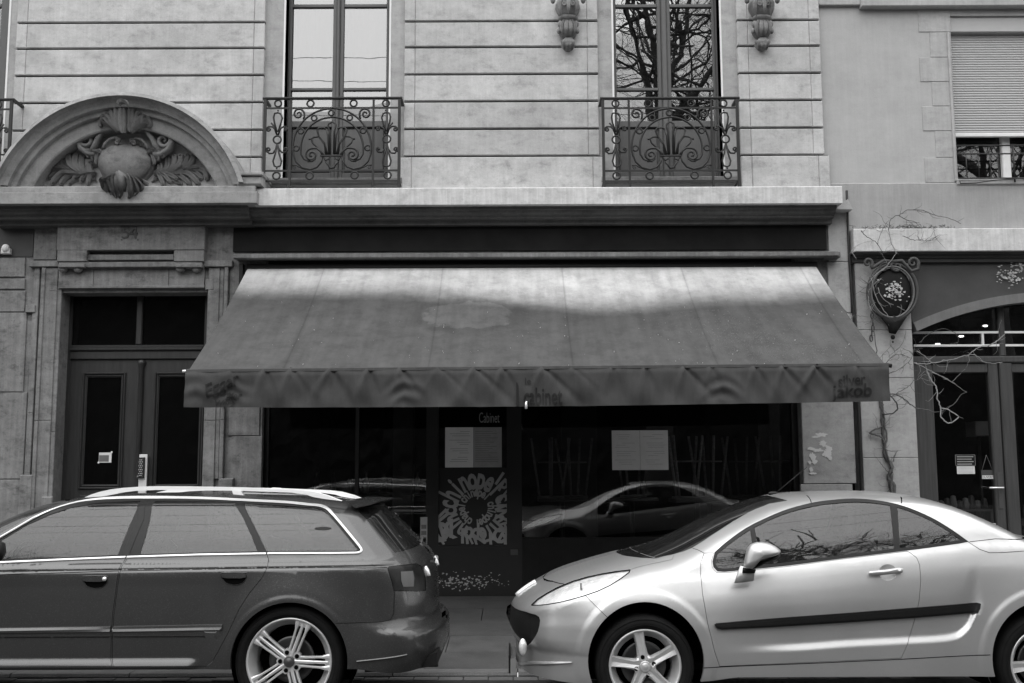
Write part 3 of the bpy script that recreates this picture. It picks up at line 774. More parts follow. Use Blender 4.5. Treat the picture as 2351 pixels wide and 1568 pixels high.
# hall behind the door
mm = MB(); room(mm, dl0-.3, dr0+.3, TH+.001, 3.5, gb, zt_d+.3); mm.build('hall', M['void'], B)
mm = MB(); mm.box(dl0-.1, dr0+.1, -.32, YD-.006, gb-.1, gb+.05, .01); mm.build('door_step', M['kerb'], B)
# sign board zone, ledge
mm = MB(); mm.box(P(536, 530, -.03)[0], P(1897, 530, -.03)[0], -.03, 0, PZ(575, Y=-.03), z0+.03); mm.build('sign_board', M['board'], B)
ledz1, ledz0 = PZ(577, Y=-.2), PZ(591, Y=-.2)
mm = MB(); mm.sweepx([(0, ledz0+.01), (-.20, ledz0), (-.22, ledz0+.006), (-.22, ledz0+.045), (-.19, ledz1-.012), (-.031, ledz1+.02), (0, ledz1+.02)], P(537, 585, -.2)[0], P(1925, 585, -.2)[0]); mm.build('ledge', M['ledge'], B)
gbox('ledge_end', 1898, 578, 1930, 590, -.19, 0, 'ledge', .004)
# pilaster at the right end and its stones
for ya, yb in ((488, 600), (601, 718), (719.5, 900), (901.5, 1110), (1111.5, 1345)):
    gbox('pilaster_stone', 1902 if ya < 700 else 1842, ya, 1946 if ya < 600 else (1952 if ya < 700 else 1962), yb, -.03, 0, 'wall')
mm = MB(); mm.prism([(P(1897, 500)[0], PZ(493)), (P(1936, 500)[0], PZ(470)), (P(1946, 500)[0], PZ(493))], -.2, 0); mm.build('corner_cap', M['wall'], B)
for ya, yb in ((612, 760), (761.5, 1000), (1001.5, 1345)): gbox('pilaster_stone', 527, ya, 598, yb, -.02, 0, 'grey_stone')
# shop recess above the awning: head box
mm = MB(); mm.box(sl, sr, TH-.05, TH, PZ(760), zso); mm.build('awning_backing', M['black'], B)

# ---- shopfront of the main building ----
YS = .12
S = MB()
z_st = PZ(1234, 1400, YS)           # stall riser top
zts = PZ(820, 1175, YS)
doorL, doorR = P(992, 1200, YS)[0], P(1178, 1200, YS)[0]
for (a, b, c_, d) in ((601, 618, 1, 1), (1822, 1838, 1, 1)):
    S.box(P(a, 1000, YS)[0]-.02, P(b, 1000, YS)[0], YS-.02, YS+.08, gb, zts)
S.box(doorR, doorR+.10, YS-.02, YS+.08, gb, zts); S.box(doorL-.07, doorL, YS-.01, YS+.08, gb, zts)
S.box(sl, sr, YS-.02, YS+.08, zts-.12, zts)
S.box(P(820, 1000, YS)[0]-.02, P(820, 1000, YS)[0]+.02, YS, YS+.06, z_st, zts)
shopf = S.build('shopfront', M['black'], B)
mm = MB(); mm.box(sl, sr, YS+.01, TH, zts, zso-.0); mm.build('shop_head', M['black'], B)
mm = MB(); mm.box(doorR+.10, sr, YS-.035, YS+.08, gb, z_st, .01); mm.build('stall_riser', M['board'], shopf)
mm = MB(); mm.box(sl, doorL-.07, YS-.035, YS+.08, gb, z_st, .01); mm.build('stall_riser', M['board'], shopf)
for a, b in ((sl+.05, doorL-.07), (doorR+.10, sr-.05)):
    mm = MB(); mm.box(a, b, YS+.03, YS+.036, z_st, zts-.12); mm.build('shop_pane', M['glass_shop'], shopf)
sd_ = MB(); zdp = PZ(1252, 1080, YS)
sd_.box(doorL, doorL+.07, YS-.01, YS+.04, gb, zts-.12); sd_.box(doorR-.07, doorR, YS-.01, YS+.04, gb, zts-.12)
sd_.box(doorL+.07, doorR-.07, YS-.01, YS+.04, gb, zdp, .0)
shopd = sd_.build('shop_door', M['black'], shopf)
mm = MB(); mm.box(doorL+.07, doorR-.07, YS+.02, YS+.026, zdp, zts-.12); mm.build('door_pane', M['glass_shop'], shopf)
mm = MB(); mm.lathe([(0, -.03), (.022, -.028), (.03, -.012), (.03, 0)], (P(1001, 1280, YS)[0], YS-.01, PZ(1280, 1001, YS)), 16); mm.build('door_lock', M['chrome'], shopf)
mm = MB(); mm.box(P(1172, 1267, YS-.02)[0], P(1189, 1267, YS-.02)[0], YS-.026, YS-.021, PZ(1274, 1180, YS), PZ(1261, 1180, YS)); mm.build('letter_flap', M['board_grey'], shopf)
# peeling paint low on the shop door
mm = MB(); rr = random.Random(3)
for i in range(170):
    px, py = rr.gauss(1070, 45), rr.gauss(1334, 9); px = min(max(px, 1002), 1168); py = min(max(py, 1312), 1360)
    x_, z_ = P(px, py, YS-.012); s_ = rr.uniform(.004, .014)
    mm.add([(x_+s_*rr.uniform(.6, 1.4)*math.cos(a), YS-.0125-.0002*i/170, z_+s_*.8*rr.uniform(.5, 1.2)*math.sin(a)) for a in (0, 1, 2, 3.1, 4.2, 5.2)], [(0, 1, 2, 3, 4, 5)])
mm.build('peeling_paint', M['dust'], shopf, kind='stuff')
# room behind
mm = MB(); room(mm, sl-.4, sr+.3, TH+.001, 6, gb, zso); mm.build('cafe_room', M['void'], B)
# ================================================================== RIGHT-HAND BUILDING
R_ = thing('rendered_building', 'grey rendered building on the right with roller shutter and arched brown shopfront', 'building', (5, .3, .17))
YR = .03
rx0 = XR+.002; rx1 = 17.0
wl = P(2186, 200, YR)[0]; wr = wl+1.55
gx0 = JX
arc_l = P(2103, 900, YR)[0]
zup = PZ(420, 2150, YR)
zcap = PZ(12, 2150, YR)
zshut_b = PZ(412, 2250, YR)
zmid1, zmid0 = PZ(424, 2150, YR-.05), PZ(530, 2150, YR-.05)
zfa1, zfa0 = PZ(531, 2150, YR-.2), PZ(576, 2150, YR-.2)
mm = MB()
mm.box(rx0, wl, YR, YR+.4, zup, zcap+.4); mm.box(wr, rx1, YR, YR+.4, zup, zcap+.4); mm.box(wl, wr, YR, YR+.4, PZ(36, 2250, YR), zcap+.4); mm.box(rx0, rx1, YR, YR+.4, zcap+.4, 9.2)
mm.box(wl, wr, YR+.02, YR+.4, zup, zshut_b)
mm.build('wall', M['render'], R_)
mm = MB(); mm.box(XR+.06, rx1, YR-.02, YR+.4, zmid0, zup-.002, .01); mm.build('lower_wall', M['render_low'], R_)
def rbox(name, xa, ya, xb, yb, yf, yb_, mat='quoin', c=.004, parent=R_, off=None):
    ymid = (ya+yb)/2; X0, X1 = P(xa, ymid, yf)[0], P(xb, ymid, yf)[0]; Z1, Z0 = PZ(ya, (xa+xb)/2, yf), PZ(yb, (xa+xb)/2, yf)
    mm = MB(); mm.box(X0, X1, yf, yb_, Z0, Z1, c); return mm.build(name, M[mat], parent)
rbox('cornice_stone', 1978, -6, 2420, 13, YR-.10, YR, 'quoin', .01); rbox('cornice_stone', 1879, -4, 1976, 11, YR-.05, YR, 'quoin', .006)
# quoins beside the window
ql_ = [(2108, 16, 73), (2135, 74, 131), (2112, 132, 187), (2140, 188, 243), (2118, 244, 300), (2148, 301, 361), (2124, 362, 419)]
for a, ya, yb in ql_: rbox('quoin_stone', a, ya, 2182+((ya-20)*.042), yb, YR-.008, YR, 'quoin', .004)
rbox('window_moulding', 2184, 74, 2189, 415, YR-.03, YR, 'quoin', .004)
# shutter window
W_ = MB(); Yw = YR+.16
W_.box(wl, wr, YR+.03, YR+.3, PZ(73, 2250, YR+.03), PZ(36, 2250, YR+.03), .006)
win = W_.build('window', M['shutter'], R_)
zst, zsb = PZ(76, 2260, YR+.1), PZ(306, 2260, YR+.1)
ns = 41; hh = (zst-zsb)/ns
sl_me = None
for i in range(ns):
    zc_ = zsb+hh*(i+.5)
    if sl_me is None:
        mm = MB()
        prof = [(YR+.115, -hh*.5), (YR+.102, -hh*.38), (YR+.098, 0), (YR+.102, hh*.38), (YR+.115, hh*.5), (YR+.125, hh*.5), (YR+.125, -hh*.5)]
        mm.sweepx([(a, b+zc_) for a, b in prof], wl+.04, wr-.04)
        o = mm.build('shutter_slat', M['shutter'], win, origin=(0, 0, zc_)); sl_me = o
    else:
        o = sl_me.copy(); col.objects.link(o); o.parent = win; o.location = Vector((0, 0, zc_))-ORG[win.name]
mm = MB(); mm.box(wl+.03, wr-.03, YR+.085, YR+.125, zsb-.045, zsb, .006); mm.build('shutter_bar', M['white'], win)
for x_ in (wl, wr-.035): 
    mm = MB(); mm.box(x_, x_+.035, YR+.06, YR+.2, zshut_b, zst+.05); mm.build('shutter_guide', M['shutter'], win)
mm = MB(); mm.box(wl, wr, Yw+.1, Yw+.106, zshut_b, zst); mm.build('pane', M['glass'], win)
mm = MB(); xp = P(2314, 360, Yw)[0]; mm.box(xp-.05, xp+.05, Yw+.03, Yw+.09, zshut_b, zst, .01); mm.build('window_post', M['white'], win)
mm = MB(); mm.box(wl-.02, wr+.02, YR-.04, YR+.2, zup-.03, zshut_b-.002, .01); mm.build('window_sill', M['quoin'], win)
mm = MB(); room(mm, rx0+.3, rx1, YR+.401, 4, zup-.2, 8.8); mm.build('room', M['void'], R_)
# its guard rail
gr = thing('window_guard_rail', 'thin dark guard rail across the window under the roller shutter', 'railing', (wl+.7, YR-.08, zshut_b))
for y_ in (334, 353, 409): 
    mm = MB(); z_ = PZ(y_, 2270, YR-.06); mm.tube([(wl-.01, YR-.06, z_), (wr+.01, YR-.06, z_)], .009, 6); mm.build('rail', M['iron'], gr)
for px in (2219, 2247, 2274, 2328, 2382, 2410, 2440):
    x_ = P(px, 380, YR-.06)[0]; mm = MB(); t_ = 334 if px in (2328,) else 353
    mm.tube([(x_, YR-.06, PZ(t_, px, YR-.06)), (x_, YR-.06, PZ(418 if px == 2328 else 409, px, YR-.06))], .009 if px == 2328 else .006, 6); mm.build('baluster', M['iron'], gr)
mm = MB(); mm.tube([(P(a, b, YR-.1)[0], YR-.1, P(a, b, YR-.1)[1]) for a, b in ((2204, 416), (2205, 421), (2240, 420), (2290, 413), (2340, 410), (2400, 412))], .006, 6); mm.build('loose_cable', M['iron'], gr)
# shop cornice
fx0 = P(1958, 550, YR-.15)[0]
mm = MB(); mm.box(fx0, rx1, YR-.18, YR+.3, zfa0, zmid0-.0, .008); mm.build('shop_fascia', M['belt'], R_)
mm = MB(); z_ = zfa0; mm.sweepx([(YR+.1, z_-.001), (YR-.15, z_-.001), (YR-.14, z_-.02), (YR-.09, z_-.035), (YR-.08, z_-.055), (YR-.055, z_-.06), (YR-.05, z_-.10), (YR+.1, z_-.10)], fx0+.02, rx1); mm.build('cornice_moulding', M['board_grey'], R_)
# pilaster between shops
zt = z_-.10
pl0, pl1 = P(1974, 900, YR-.02)[0], P(2100, 900, YR-.02)[0]
zz = zt
for h_ in (.78, .55, .9, 1.2, 1.2):
    lo = max(zz-h_, gb-.2); mm = MB(); mm.box(pl0, pl1, YR-.03, YR+.3, lo+.0015, zz-.0015, .006); mm.build('pilaster_stone', M['wall'], R_); zz = lo
# arched opening: spandrel board, archivolt, glazing
# circle through px (2091,739),(2351,673): centre to the right
ax0, az0 = P(2094, 742, YR); ax1, az1 = P(2351, 674, YR)
acx = ax0+1.62
# solve centre z on vertical line x=acx
acz = ((az1**2-az0**2)+(ax1-acx)**2-(ax0-acx)**2)/(2*(az1-az0)); aR = math.hypot(ax0-acx, az0-acz)
rin = aR-.105
def arcpts(r, x0, x1, n=24):
    return [(x, acz+math.sqrt(max(0, r*r-(x-acx)**2))) for x in np.linspace(x0, x1, n)]
xa, xb = ax0, 2*acx-ax0
mm = MB()
top = [(xb, zt), (xa-.0, zt)]
mm.prism(top+arcpts(aR, xa, xb), YR+.0, YR+.2); mm.build('spandrel_board', M['board_grey'], R_)
mm = MB(); a_ = arcpts(aR, xa, xb, 40); b_ = [(x, z) for x, z in arcpts(rin, xa+.035, xb-.035, 40)]
mm.prism(a_+b_[::-1], YR-.05, YR+.15); mm.build('archivolt', M['trim'], R_)
mm = MB(); a2 = arcpts(aR+.03, xa, xb, 40); mm.prism(a2+a_[::-1], YR-.02, YR+.01); mm.build('archivolt_bead', M['board_grey'], R_)
YG = YR+.14
ol, orr = P(2105, 1000, YG)[0], 2*acx-P(2105, 1000, YG)[0]
ztr1, ztr0 = PZ(818, 2200, YG), PZ(834, 2200, YG)
S2 = MB()
S2.box(ol-.01, P(2148, 1000, YG)[0], YG, YG+.1, gb, ztr0, .01)
S2.box(ol-.02, orr, YG-.03, YG+.1, ztr0, ztr1, .015)
S2.box(P(2277, 1000, YG)[0], P(2300, 1000, YG)[0], YG-.01, YG+.08, gb, ztr0, .012); S2.box(P(2302, 1000, YG)[0], P(2331, 1000, YG)[0], YG-.025, YG+.08, gb, ztr0, .012)
S2.box(P(2148, 1000, YG)[0], P(2277, 1000, YG)[0], YG, YG+.06, PZ(856, 2200, YG), ztr0, .01)
S2.box(P(2331, 1000, YG)[0], orr-.2, YG, YG+.06, PZ(856, 2200, YG), ztr0, .01)
S2.box(orr-.2, orr, YG, YG+.1, gb, ztr0, .01)
S2.box(P(2148, 1000, YG)[0], orr-.2, YG, YG+.06, gb, gb+.28, .01)
xmu = P(2299, 750, YG)[0]; S2.box(xmu-.035, xmu+.035, YG-.01, YG+.08, ztr1, acz+rin, .01)
sf = S2.build('arched_shopfront', M['frame_brown'], R_)
for y_ in (763, 793):
    z_ = PZ(y_, 2200, YG); mm = MB(); mm.box(ol+.02, orr-.02, YG+.0, YG+.03, z_-.012, z_+.012); mm.build('glazing_bar', M['white'], sf)
mm = MB(); x_ = P(2257, 778, YG)[0]; mm.box(x_-.012, x_+.012, YG+.001, YG+.029, PZ(793, 2257, YG)+.012, PZ(763, 2257, YG)-.012); mm.build('glazing_bar', M['white'], sf)
mm = MB(); poly = [(orr, ztr1), (ol, ztr1)]+[p for p in arcpts(rin+.02, ol, orr, 24)]
mm.prism(poly, YG+.032, YG+.038); mm.build('arch_pane', M['glass'], sf)
for a, b in ((P(2148, 1000, YG)[0], P(2277, 1000, YG)[0]), (P(2331, 1000, YG)[0], orr-.2)):
    mm = MB(); mm.box(a, b, YG+.03, YG+.036, gb+.28, PZ(856, 2200, YG)); mm.build('shop_pane', M['glass_shop'], sf)
mm = MB(); z_ = PZ(1120, 2295, YG-.08)
mm.tube([(P(2298, 1120, YG)[0], YG-.01, z_), (P(2298, 1120, YG)[0], YG-.07, z_), (P(2272, 1120, YG-.07)[0], YG-.07, z_)], .01, 8); mm.build('door_handle', M['chrome'], sf)
mm = MB(); x_ = P(2306, 1120, YG)[0]; mm.box(P(2290, 1120, YG)[0], P(2300, 1120, YG)[0], YG-.016, YG-.009, PZ(1168, 2295, YG), PZ(1085, 2295, YG), .003); mm.build('lock_plate', M['board_grey'], sf)
mm = MB(); room(mm, pl1-.3, rx1, YR+.3, 6, gb, zt+.2); mm.build('shop_room', M['void'], R_)
mm = MB(); mm.box(orr, rx1, YR, YR+.3, gb, zt); mm.build('ground_floor_wall', M['render_low'], R_)
# drain gap between the houses
dp = thing('downpipe', 'narrow dark downpipe in the joint between the two buildings', 'pipe', (JX, -.02, 1.5))
mm = MB(); gxa = P(1950, 440, 0)[0]; 
mm.tube([(P(1944, 440, -.05)[0], -.05, PZ(440, 1944)), (P(1950, 600, -.05)[0], -.05, PZ(600, 1950)), (P(1962, 760, -.05)[0], -.05, PZ(760, 1962)), (P(1971, 950, -.05)[0], -.05, PZ(950, 1971)), (P(1974, 1130, -.05)[0], -.05, gb)], .014, 10); mm.build('pipe', M['iron'], dp)

# ================================================================== BALCONY RAILINGS
def RC(c, y): return ((690+c/5.6)/1.1697, (240+y/5.6)/1.1697)
def railing(first_x_shift=0):
    Yf = -.30
    rt = thing('balcony_railing', 'wrought iron window railing with scrolls, left of the two in full view', 'railing', (P(762, 320, Yf)[0], Yf, PZ(425, 762, Yf)), 'wrought iron window railings')
    def W(c, y, Y=Yf): a = P(*RC(c, y), Y); return (a[0], Y, a[1])
    XL, XRr = W(115, 700)[0], W(2140, 700)[0]; cxm = (XL+XRr)/2
    ztop, z2, z3, z4 = W(1100, 135)[2], W(1100, 280)[2], W(1100, 1222)[2], W(1100, 1378)[2]; zb_ = W(1100, 1470)[2]
    def mbar(name, pts, r, n=6, flat=1):
        mm = MB(); mm.tube(pts, r, n, flat=flat); return mm.build(name, M['iron'], rt)
    mm = MB(); mm.box(XL-.03, XRr+.03, Yf-.02, Yf+.02, ztop-.012, ztop+.014, .0085); mm.box(XL-.03, XL+.01, Yf+.02, -.04, ztop-.010, ztop+.012); mm.box(XRr-.01, XRr+.03, Yf+.02, -.04, ztop-.010, ztop+.012); mm.build('handrail', M['iron'], rt)
    for z_ in (z2, z3, z4):
        mm = MB(); mm.box(XL, XRr, Yf-.006, Yf+.006, z_-.010, z_+.010); mm.build('rail', M['iron'], rt)
    mm = MB(); 
    for x_ in (XL, XRr): mm.box(x_-.008, x_+.008, Yf, -.04, z4-.008, z4+.008)
    mm.build('rail', M['iron'], rt)
    for x_, w_ in ((XL, .016), (XRr, .016), (W(505, 700)[0], .012), (2*cxm-W(505, 700)[0], .012)):
        mm = MB(); mm.box(x_-w_, x_+w_, Yf-w_*.9, Yf+w_*.9, zb_ if w_ > .013 else zb_, ztop-.012); mm.build('upright', M['iron'], rt)
    def ring(c, y, r):
        x_, _, z_ = W(c, y); rr_ = r/5.6/1.1697/208.
        mm = MB(); mm.tube([(x_+rr_*math.cos(a), Yf, z_+rr_*math.sin(a)) for a in np.linspace(0, 2*math.pi, 19)], .011, 5, cap=False); mm.build('ring', M['iron'], rt)
    def mx(c): return 2*1128-c
    for c in (318, 805): ring(c, 212, 52); ring(mx(c)+3, 208, 52)
    for c in (292, 790): ring(c, 1298, 55); ring(mx(c), 1290, 55)
    for (c, y) in ((860, 430), (660, 625), (590, 885)): ring(c, y, 42); ring(mx(c), y-6, 42)
    ring(1118, 352, 42); ring(305, 755, 60); ring(mx(305), 745, 60)
    def spiral(c, y, r0, a0, turns, s, n=44):
        return [(c+s*r0*(1-.86*t)*math.cos(a0+turns*2*math.pi*t), y-r0*(1-.86*t)*math.sin(a0+turns*2*math.pi*t)) for t in np.linspace(0, 1, n)]
    for s in (1, -1):
        q = (lambda L: L) if s == 1 else (lambda L: [(mx(a), b-5) for a, b in L])
        def tb(name, L, r, n=5): mbar(name, [W(a, b) for a, b in q(L)], r, n)
        # corner whorl
        tb('scroll', [(700, 450), (712, 400)]+spiral(625, 372, 88, 0.0, 1.5, 1), .0122)
        # big outer and inner hoops
        outer = [(1128+ (590-0*t)*math.cos(a), 880-592*math.sin(a)*(1 if math.sin(a) > 0 else .55)) for t, a in [(0, a) for a in np.linspace(math.pi/2, math.pi*1.02, 22)]]
        outer += [(548, 980), (590, 1090), (680, 1175), (800, 1205), (900, 1170), (965, 1090), (985, 1000)]
        tb('hoop', outer, .0122)
        inner = [(1128+470*math.cos(a), 890-470*math.sin(a)) for a in np.linspace(math.pi/2, math.pi, 18)]
        inner += [(665, 980), (710, 1050), (800, 1085)]+spiral(822, 985, 95, -1.5, -1.6 if False else 1.6, 1)[3:]
        inner2 = [(985, 1000), (960, 930), (900, 885), (830, 885)]+spiral(822, 985, 98, 1.5, 1.55, 1)[2:]
        tb('hoop', inner[:21]+[(760, 1082), (830, 1080), (880, 1040)], .0122)
        tb('scroll', inner2, .0135)
        tb('scroll', [(530, 1145), (590, 1140), (640, 1170), (720, 1200), (800, 1205)], .0085); tb('scroll', spiral(570, 1175, 32, 1.6, 1.2, 1, 20), .005)
        # palmette petals
        for L in ([(1120, 490), (1075, 520), (1070, 560), (1095, 640), (1100, 980)], [(1045, 600), (1000, 575), (930, 580), (905, 620), (935, 710), (1010, 800), (1060, 980)],
                  [(935, 710), (860, 715), (815, 745), (840, 810), (910, 870), (960, 930), (1000, 985)], [(1045, 600), (1070, 700), (1085, 980)], [(940, 720), (1020, 830), (1035, 980)], [(780, 750), (815, 745)],
                  [(1000, 1010), (1030, 1070), (1080, 1040)], [(1035, 1090), (1070, 1130), (1100, 1180), (1128, 1188)]):
            tb('petal', L, .0118)
        # side lyre
        for L in ([(318, 350), (265, 360), (250, 420), (262, 500), (300, 640)], [(300, 690), (262, 560), (215, 505)], [(300, 690), (270, 600), (230, 560), (170, 560)]+spiral(178, 600, 36, 1.7, 1.3, 1, 20),
                  [(318, 350), (360, 370), (380, 430), (355, 520), (318, 640)], [(318, 690), (350, 590), (400, 560), (440, 560)]+spiral(440, 595, 34, 1.4, 1.3, -1 if False else 1, 18),
                  [(300, 820), (280, 900), (240, 960), (180, 965)]+spiral(172, 905, 40, -1.6, -1.3, 1, 20), [(305, 820), (330, 900), (380, 950), (440, 945)]+spiral(430, 900, 32, -1.2, 1.2, 1, 18),
                  [(298, 850), (270, 980), (240, 1080), (260, 1150), (300, 1168), (350, 1150), (368, 1080), (330, 960), (308, 850)]):
            tb('leaf_scroll', L, .011)
        for (c, y) in ((318, 320), (297, 1190), (300, 830)):
            mm = MB(); p_ = W(*q([(c, y)])[0]); mm.sphere(p_, .011, 8, 6); mm.build('collar', M['iron'], rt)
    mm = MB(); a_, b_ = W(955, 1000), W(1275, 995); mm.box(a_[0], b_[0], Yf-.015, Yf+.015, a_[2]-.008, a_[2]+.008); mm.build('cross_bar', M['iron'], rt)
    return rt
rl = railing()
dxr = P(1540, 320, -.30)[0]-P(762, 320, -.30)[0]
r2 = copy_tree(rl, (dxr, 0, (PZ(425, 1540, -.3)-PZ(425, 762, -.3)))); r2['label'] = 'wrought iron window railing in front of the window that reflects bare branches'
r3 = copy_tree(rl, (P(-132, 320, -.30)[0]-P(762, 320, -.30)[0], 0, 0)); r3['label'] = 'wrought iron window railing cut off by the left edge, above the arched pediment'

# ================================================================== AWNING
AW = thing('awning', 'long grey cloth awning with hanging valance over the cafe front', 'awning', (.23, -1.1, 3.8))
AX0, AX1 = -3.02, 3.485; AYF = -2.2
zt_a = 3.84; zb_l, zb_r = 2.475, 2.507
ax0t, ax1t = -3.012, 3.47
def canopy(u, v):
    x0 = AX0+(ax0t-AX0)*v; x1 = AX1+(ax1t-AX1)*v; x = x0+(x1-x0)*u
    y = AYF+(-.10-AYF)*v; zb_ = zb_l+(zb_r-zb_l)*u
    z = zb_+(zt_a-zb_)*v
    sag = .05*math.sin(math.pi*v)*(1-.15*math.cos(u*2*math.pi*5))
    rip = .004*math.sin(u*31+v*3)+.003*math.sin(u*67-v*5)
    return (x, y, z-sag+rip*math.sin(math.pi*v))
mm = MB(); mm.grid(canopy, 120, 40); can = mm.build('canopy', M['awning'], AW)
pins = [AX0+.36+.325*k+random.uniform(-.05, .05) for k in range(19)]
pamp = [random.uniform(.15, 1.2) for _ in pins]; psl = [random.uniform(.5, 1.9) for _ in pins]; psm = [random.uniform(.3, 1.6) for _ in pins]
def wave(x, z):
    # folds falling from each lacing pin
    v = (zb_l+.03-z)/.36; y = 0
    for p_, a, s1, s2 in zip(pins, pamp, psl, psm):
        dx = x-p_
        y += a*(.022*math.exp(-((dx-v*.2*s1)/(.016+.05*v))**2)*(1-v*.7)-.018*math.exp(-((dx+v*.15*s2)/(.016+.045*v))**2)*(1-v*.75))
    for c_, s_, f_ in ((-2.60, 1.2, 52), (-1.0, 1.1, 44), (1.95, 1.0, 47), (3.12, .6, 40), (-2.93, .8, 38)):   # chevron creases
        dx = abs(x-c_); q_ = v*.36-dx*(.55+.25*math.sin(x*9))
        y += s_*.011*math.sin(q_*f_+c_)*math.exp(-(dx/.13)**2)*math.exp(-((v-.62)/.3)**2)
    # long drag folds between pins and the hem
    y *= 1.5-.95*math.exp(-((x+2.66)/.22)**2)-.7*math.exp(-((x-3.15)/.2)**2)-.6*math.exp(-((x-.27)/.3)**2)
    y += .007*math.sin((x+v*.5)*11+1.3*math.sin(x*1.7))*v+.006*math.sin((x-v*.35)*17+2*math.sin(x*2.3))*(.3+v)
    y += .012*math.sin(x*2.3+.5)*v+.006*math.sin(x*7.1+v*3)*v
    return y
def valz(x, v):
    u = (x-AX0)/(AX1-AX0); zb_ = zb_l+(zb_r-zb_l)*u
    return zb_+.012-v*(.352+.02*math.sin(math.pi*u))
def valf(u, v):
    x = AX0-.015+(AX1-AX0+.03)*u; z = valz(x, v)
    return (x, AYF-.025-.018*min(1, v*6)+wave(x, z), z)
mm = MB(); mm.grid(valf, 460, 26); val = mm.build('valance', M['valance'], AW)
def vsurf(x, z): return AYF-.043+wave(x, z)
mm = MB(); mm.sweepx([(AYF-.035, -.012), (AYF-.03, .012), (AYF-.01, .02), (AYF+.03, .012), (AYF+.03, -.02), (AYF-.02, -.025)], 0, 1)
mm.v = [(AX0-.01+(AX1-AX0+.02)*a, b, c+zb_l+(zb_r-zb_l)*a+.0) for a, b, c in mm.v]; mm.build('front_bar', M['valance'], AW)
mm = MB(); mm.tube([(AX0-.05, AYF-.01, zb_l), (AX0, AYF-.01, zb_l)], .012, 8); mm.build('bar_end', M['chrome'], AW)
mm = MB(); mm.tube([(AX1, AYF-.01, zb_r), (AX1+.05, AYF-.01, zb_r-.01)], .02, 8); mm.build('bar_end', M['plastic'], AW)
mm = MB(); mm.tube([(AX0, -.06, zt_a+.02), (AX1, -.06, zt_a+.02)], .045, 12); mm.build('roller', M['plastic'], AW)
for x_, s in ((-2.2, 1), (2.7, -1)):
    mm = MB(); mm.tube([(x_, .1, 3.45), (x_+s*.9, -1.0, 2.95), (x_+s*.1, AYF+.03, 2.47)], .03, 8); mm.build('folding_arm', M['plastic'], AW)
# side corner plate at the left of the roller
mm = MB(); mm.box(ax0t-.09, ax0t-.05, -.12, 0, 3.55, 3.9); mm.build('side_bracket', M['plastic'], AW)
# lettering on the valance
def vpx(x, y): return P(x, y, AYF-.04)
BOLD[0] = .012
L_ = MB()
for s, px, py, size, rot, sh in (('Egger', 506, 886, .165, .40, .35), ('Bier', 534, 910, .10, .08, .35), ('Werb', 514, 926, .085, .05, .3)):
    x_, z_ = vpx(px, py); add_text(L_, s, x_, 0, z_, size, rot, (.9, 1), sh, .0006, warp=lambda a, b: vsurf(a, b)-.010)
L_.build('lettering', M['ink'], AW)
L_ = MB()
for s, px, py, size, rot, sh, fs in (('silver', 1954, 874, .15, .10, .1, (.8, 1)), ('jakob', 1956, 898, .17, .05, .1, (1.0, 1))):
    x_, z_ = vpx(px, py); add_text(L_, s, x_, 0, z_, size, rot, fs, sh, .0006, warp=lambda a, b: vsurf(a, b)-.010)
L_.build('lettering', M['ink'], AW)
L_ = MB()
x_, z_ = vpx(1246, 912); add_text(L_, 'cabinet', x_, 0, z_, .13, 0, (.95, 1.75), 0, .0006, warp=lambda a, b: vsurf(a, b)-.010)
x_, z_ = vpx(1212, 876); add_text(L_, 'le', x_, 0, z_, .09, 0, (1, 1), 0, .0006, warp=lambda a, b: vsurf(a, b)-.010)
x_, z_ = vpx(1188, 905)
for k in range(8): L_.box(x_-.011, x_+.011, vsurf(x_, z_)-.006, vsurf(x_, z_)-.002, z_-.11+k*.0275, z_-.11+k*.0275+.0275)
L_.build('lettering', M['ink'], AW)
BOLD[0] = 0
mm = MB(); x_, z_ = vpx(1208, 930); y_ = vsurf(x_, z_)
mm.tube([(x_, y_-.008, z_-.035), (x_, y_-.008, z_+.035)], .012, 8); mm.build('plastic_tag', M['chrome'], AW)
# fallen petals and pale lichen on the cloth
mm = MB(); rr = random.Random(5)
def cps(u, v): return canopy(u, v)
for i in range(150):
    u, v = rr.random(), rr.random(); x_, y_, z_ = cps(u, v); s_ = rr.choice([.003, .0035, .004, .007]); a = rr.uniform(0, 3)
    mm.add([(x_-s_*math.cos(a), y_-.006, z_+.006-s_*math.sin(a)), (x_+s_*.6, y_-.006, z_+.004), (x_+s_*math.cos(a), y_-.010, z_+.010+s_*math.sin(a)), (x_-s_*.3, y_-.004, z_+.012)], [(0, 1, 2, 3)])
pe = mm.build('fallen_petals', M['petal'], None, 'tiny pale blossom petals stuck on the awning cloth', 'petals', kind='stuff')
mm = MB()
for i in range(1500):
    u = min(.995, max(.5, rr.gauss(.86, .07))); v = min(.55, max(.01, rr.gauss(.2, .13)+(.86-u)*1.2)); x_, y_, z_ = cps(u, v); s_ = rr.uniform(.0015, .005)
    mm.add([(x_-s_, y_-.003, z_+.003), (x_+s_*.6, y_-.004, z_+.002), (x_+s_, y_-.003, z_+.008), (x_-s_*.3, y_-.003, z_+.009)], [(0, 1, 2, 3)])
mm.build('awning_lichen', M['lichen'], AW, kind='stuff')
# ================================================================== SMALL THINGS ON THE FACADES
ORD = ['first', 'second', 'third', 'fourth', 'fifth', 'sixth', 'seventh', 'eighth', 'ninth']
def c7(c, y): return (1838.1+c/3.669, 470.2+y/3.669)
def c8(c, y): return (1838.1+c/3.669, 854.9+y/3.669)
def P3(x, y, Y): a = P(x, y, Y); return (a[0], Y, a[1])
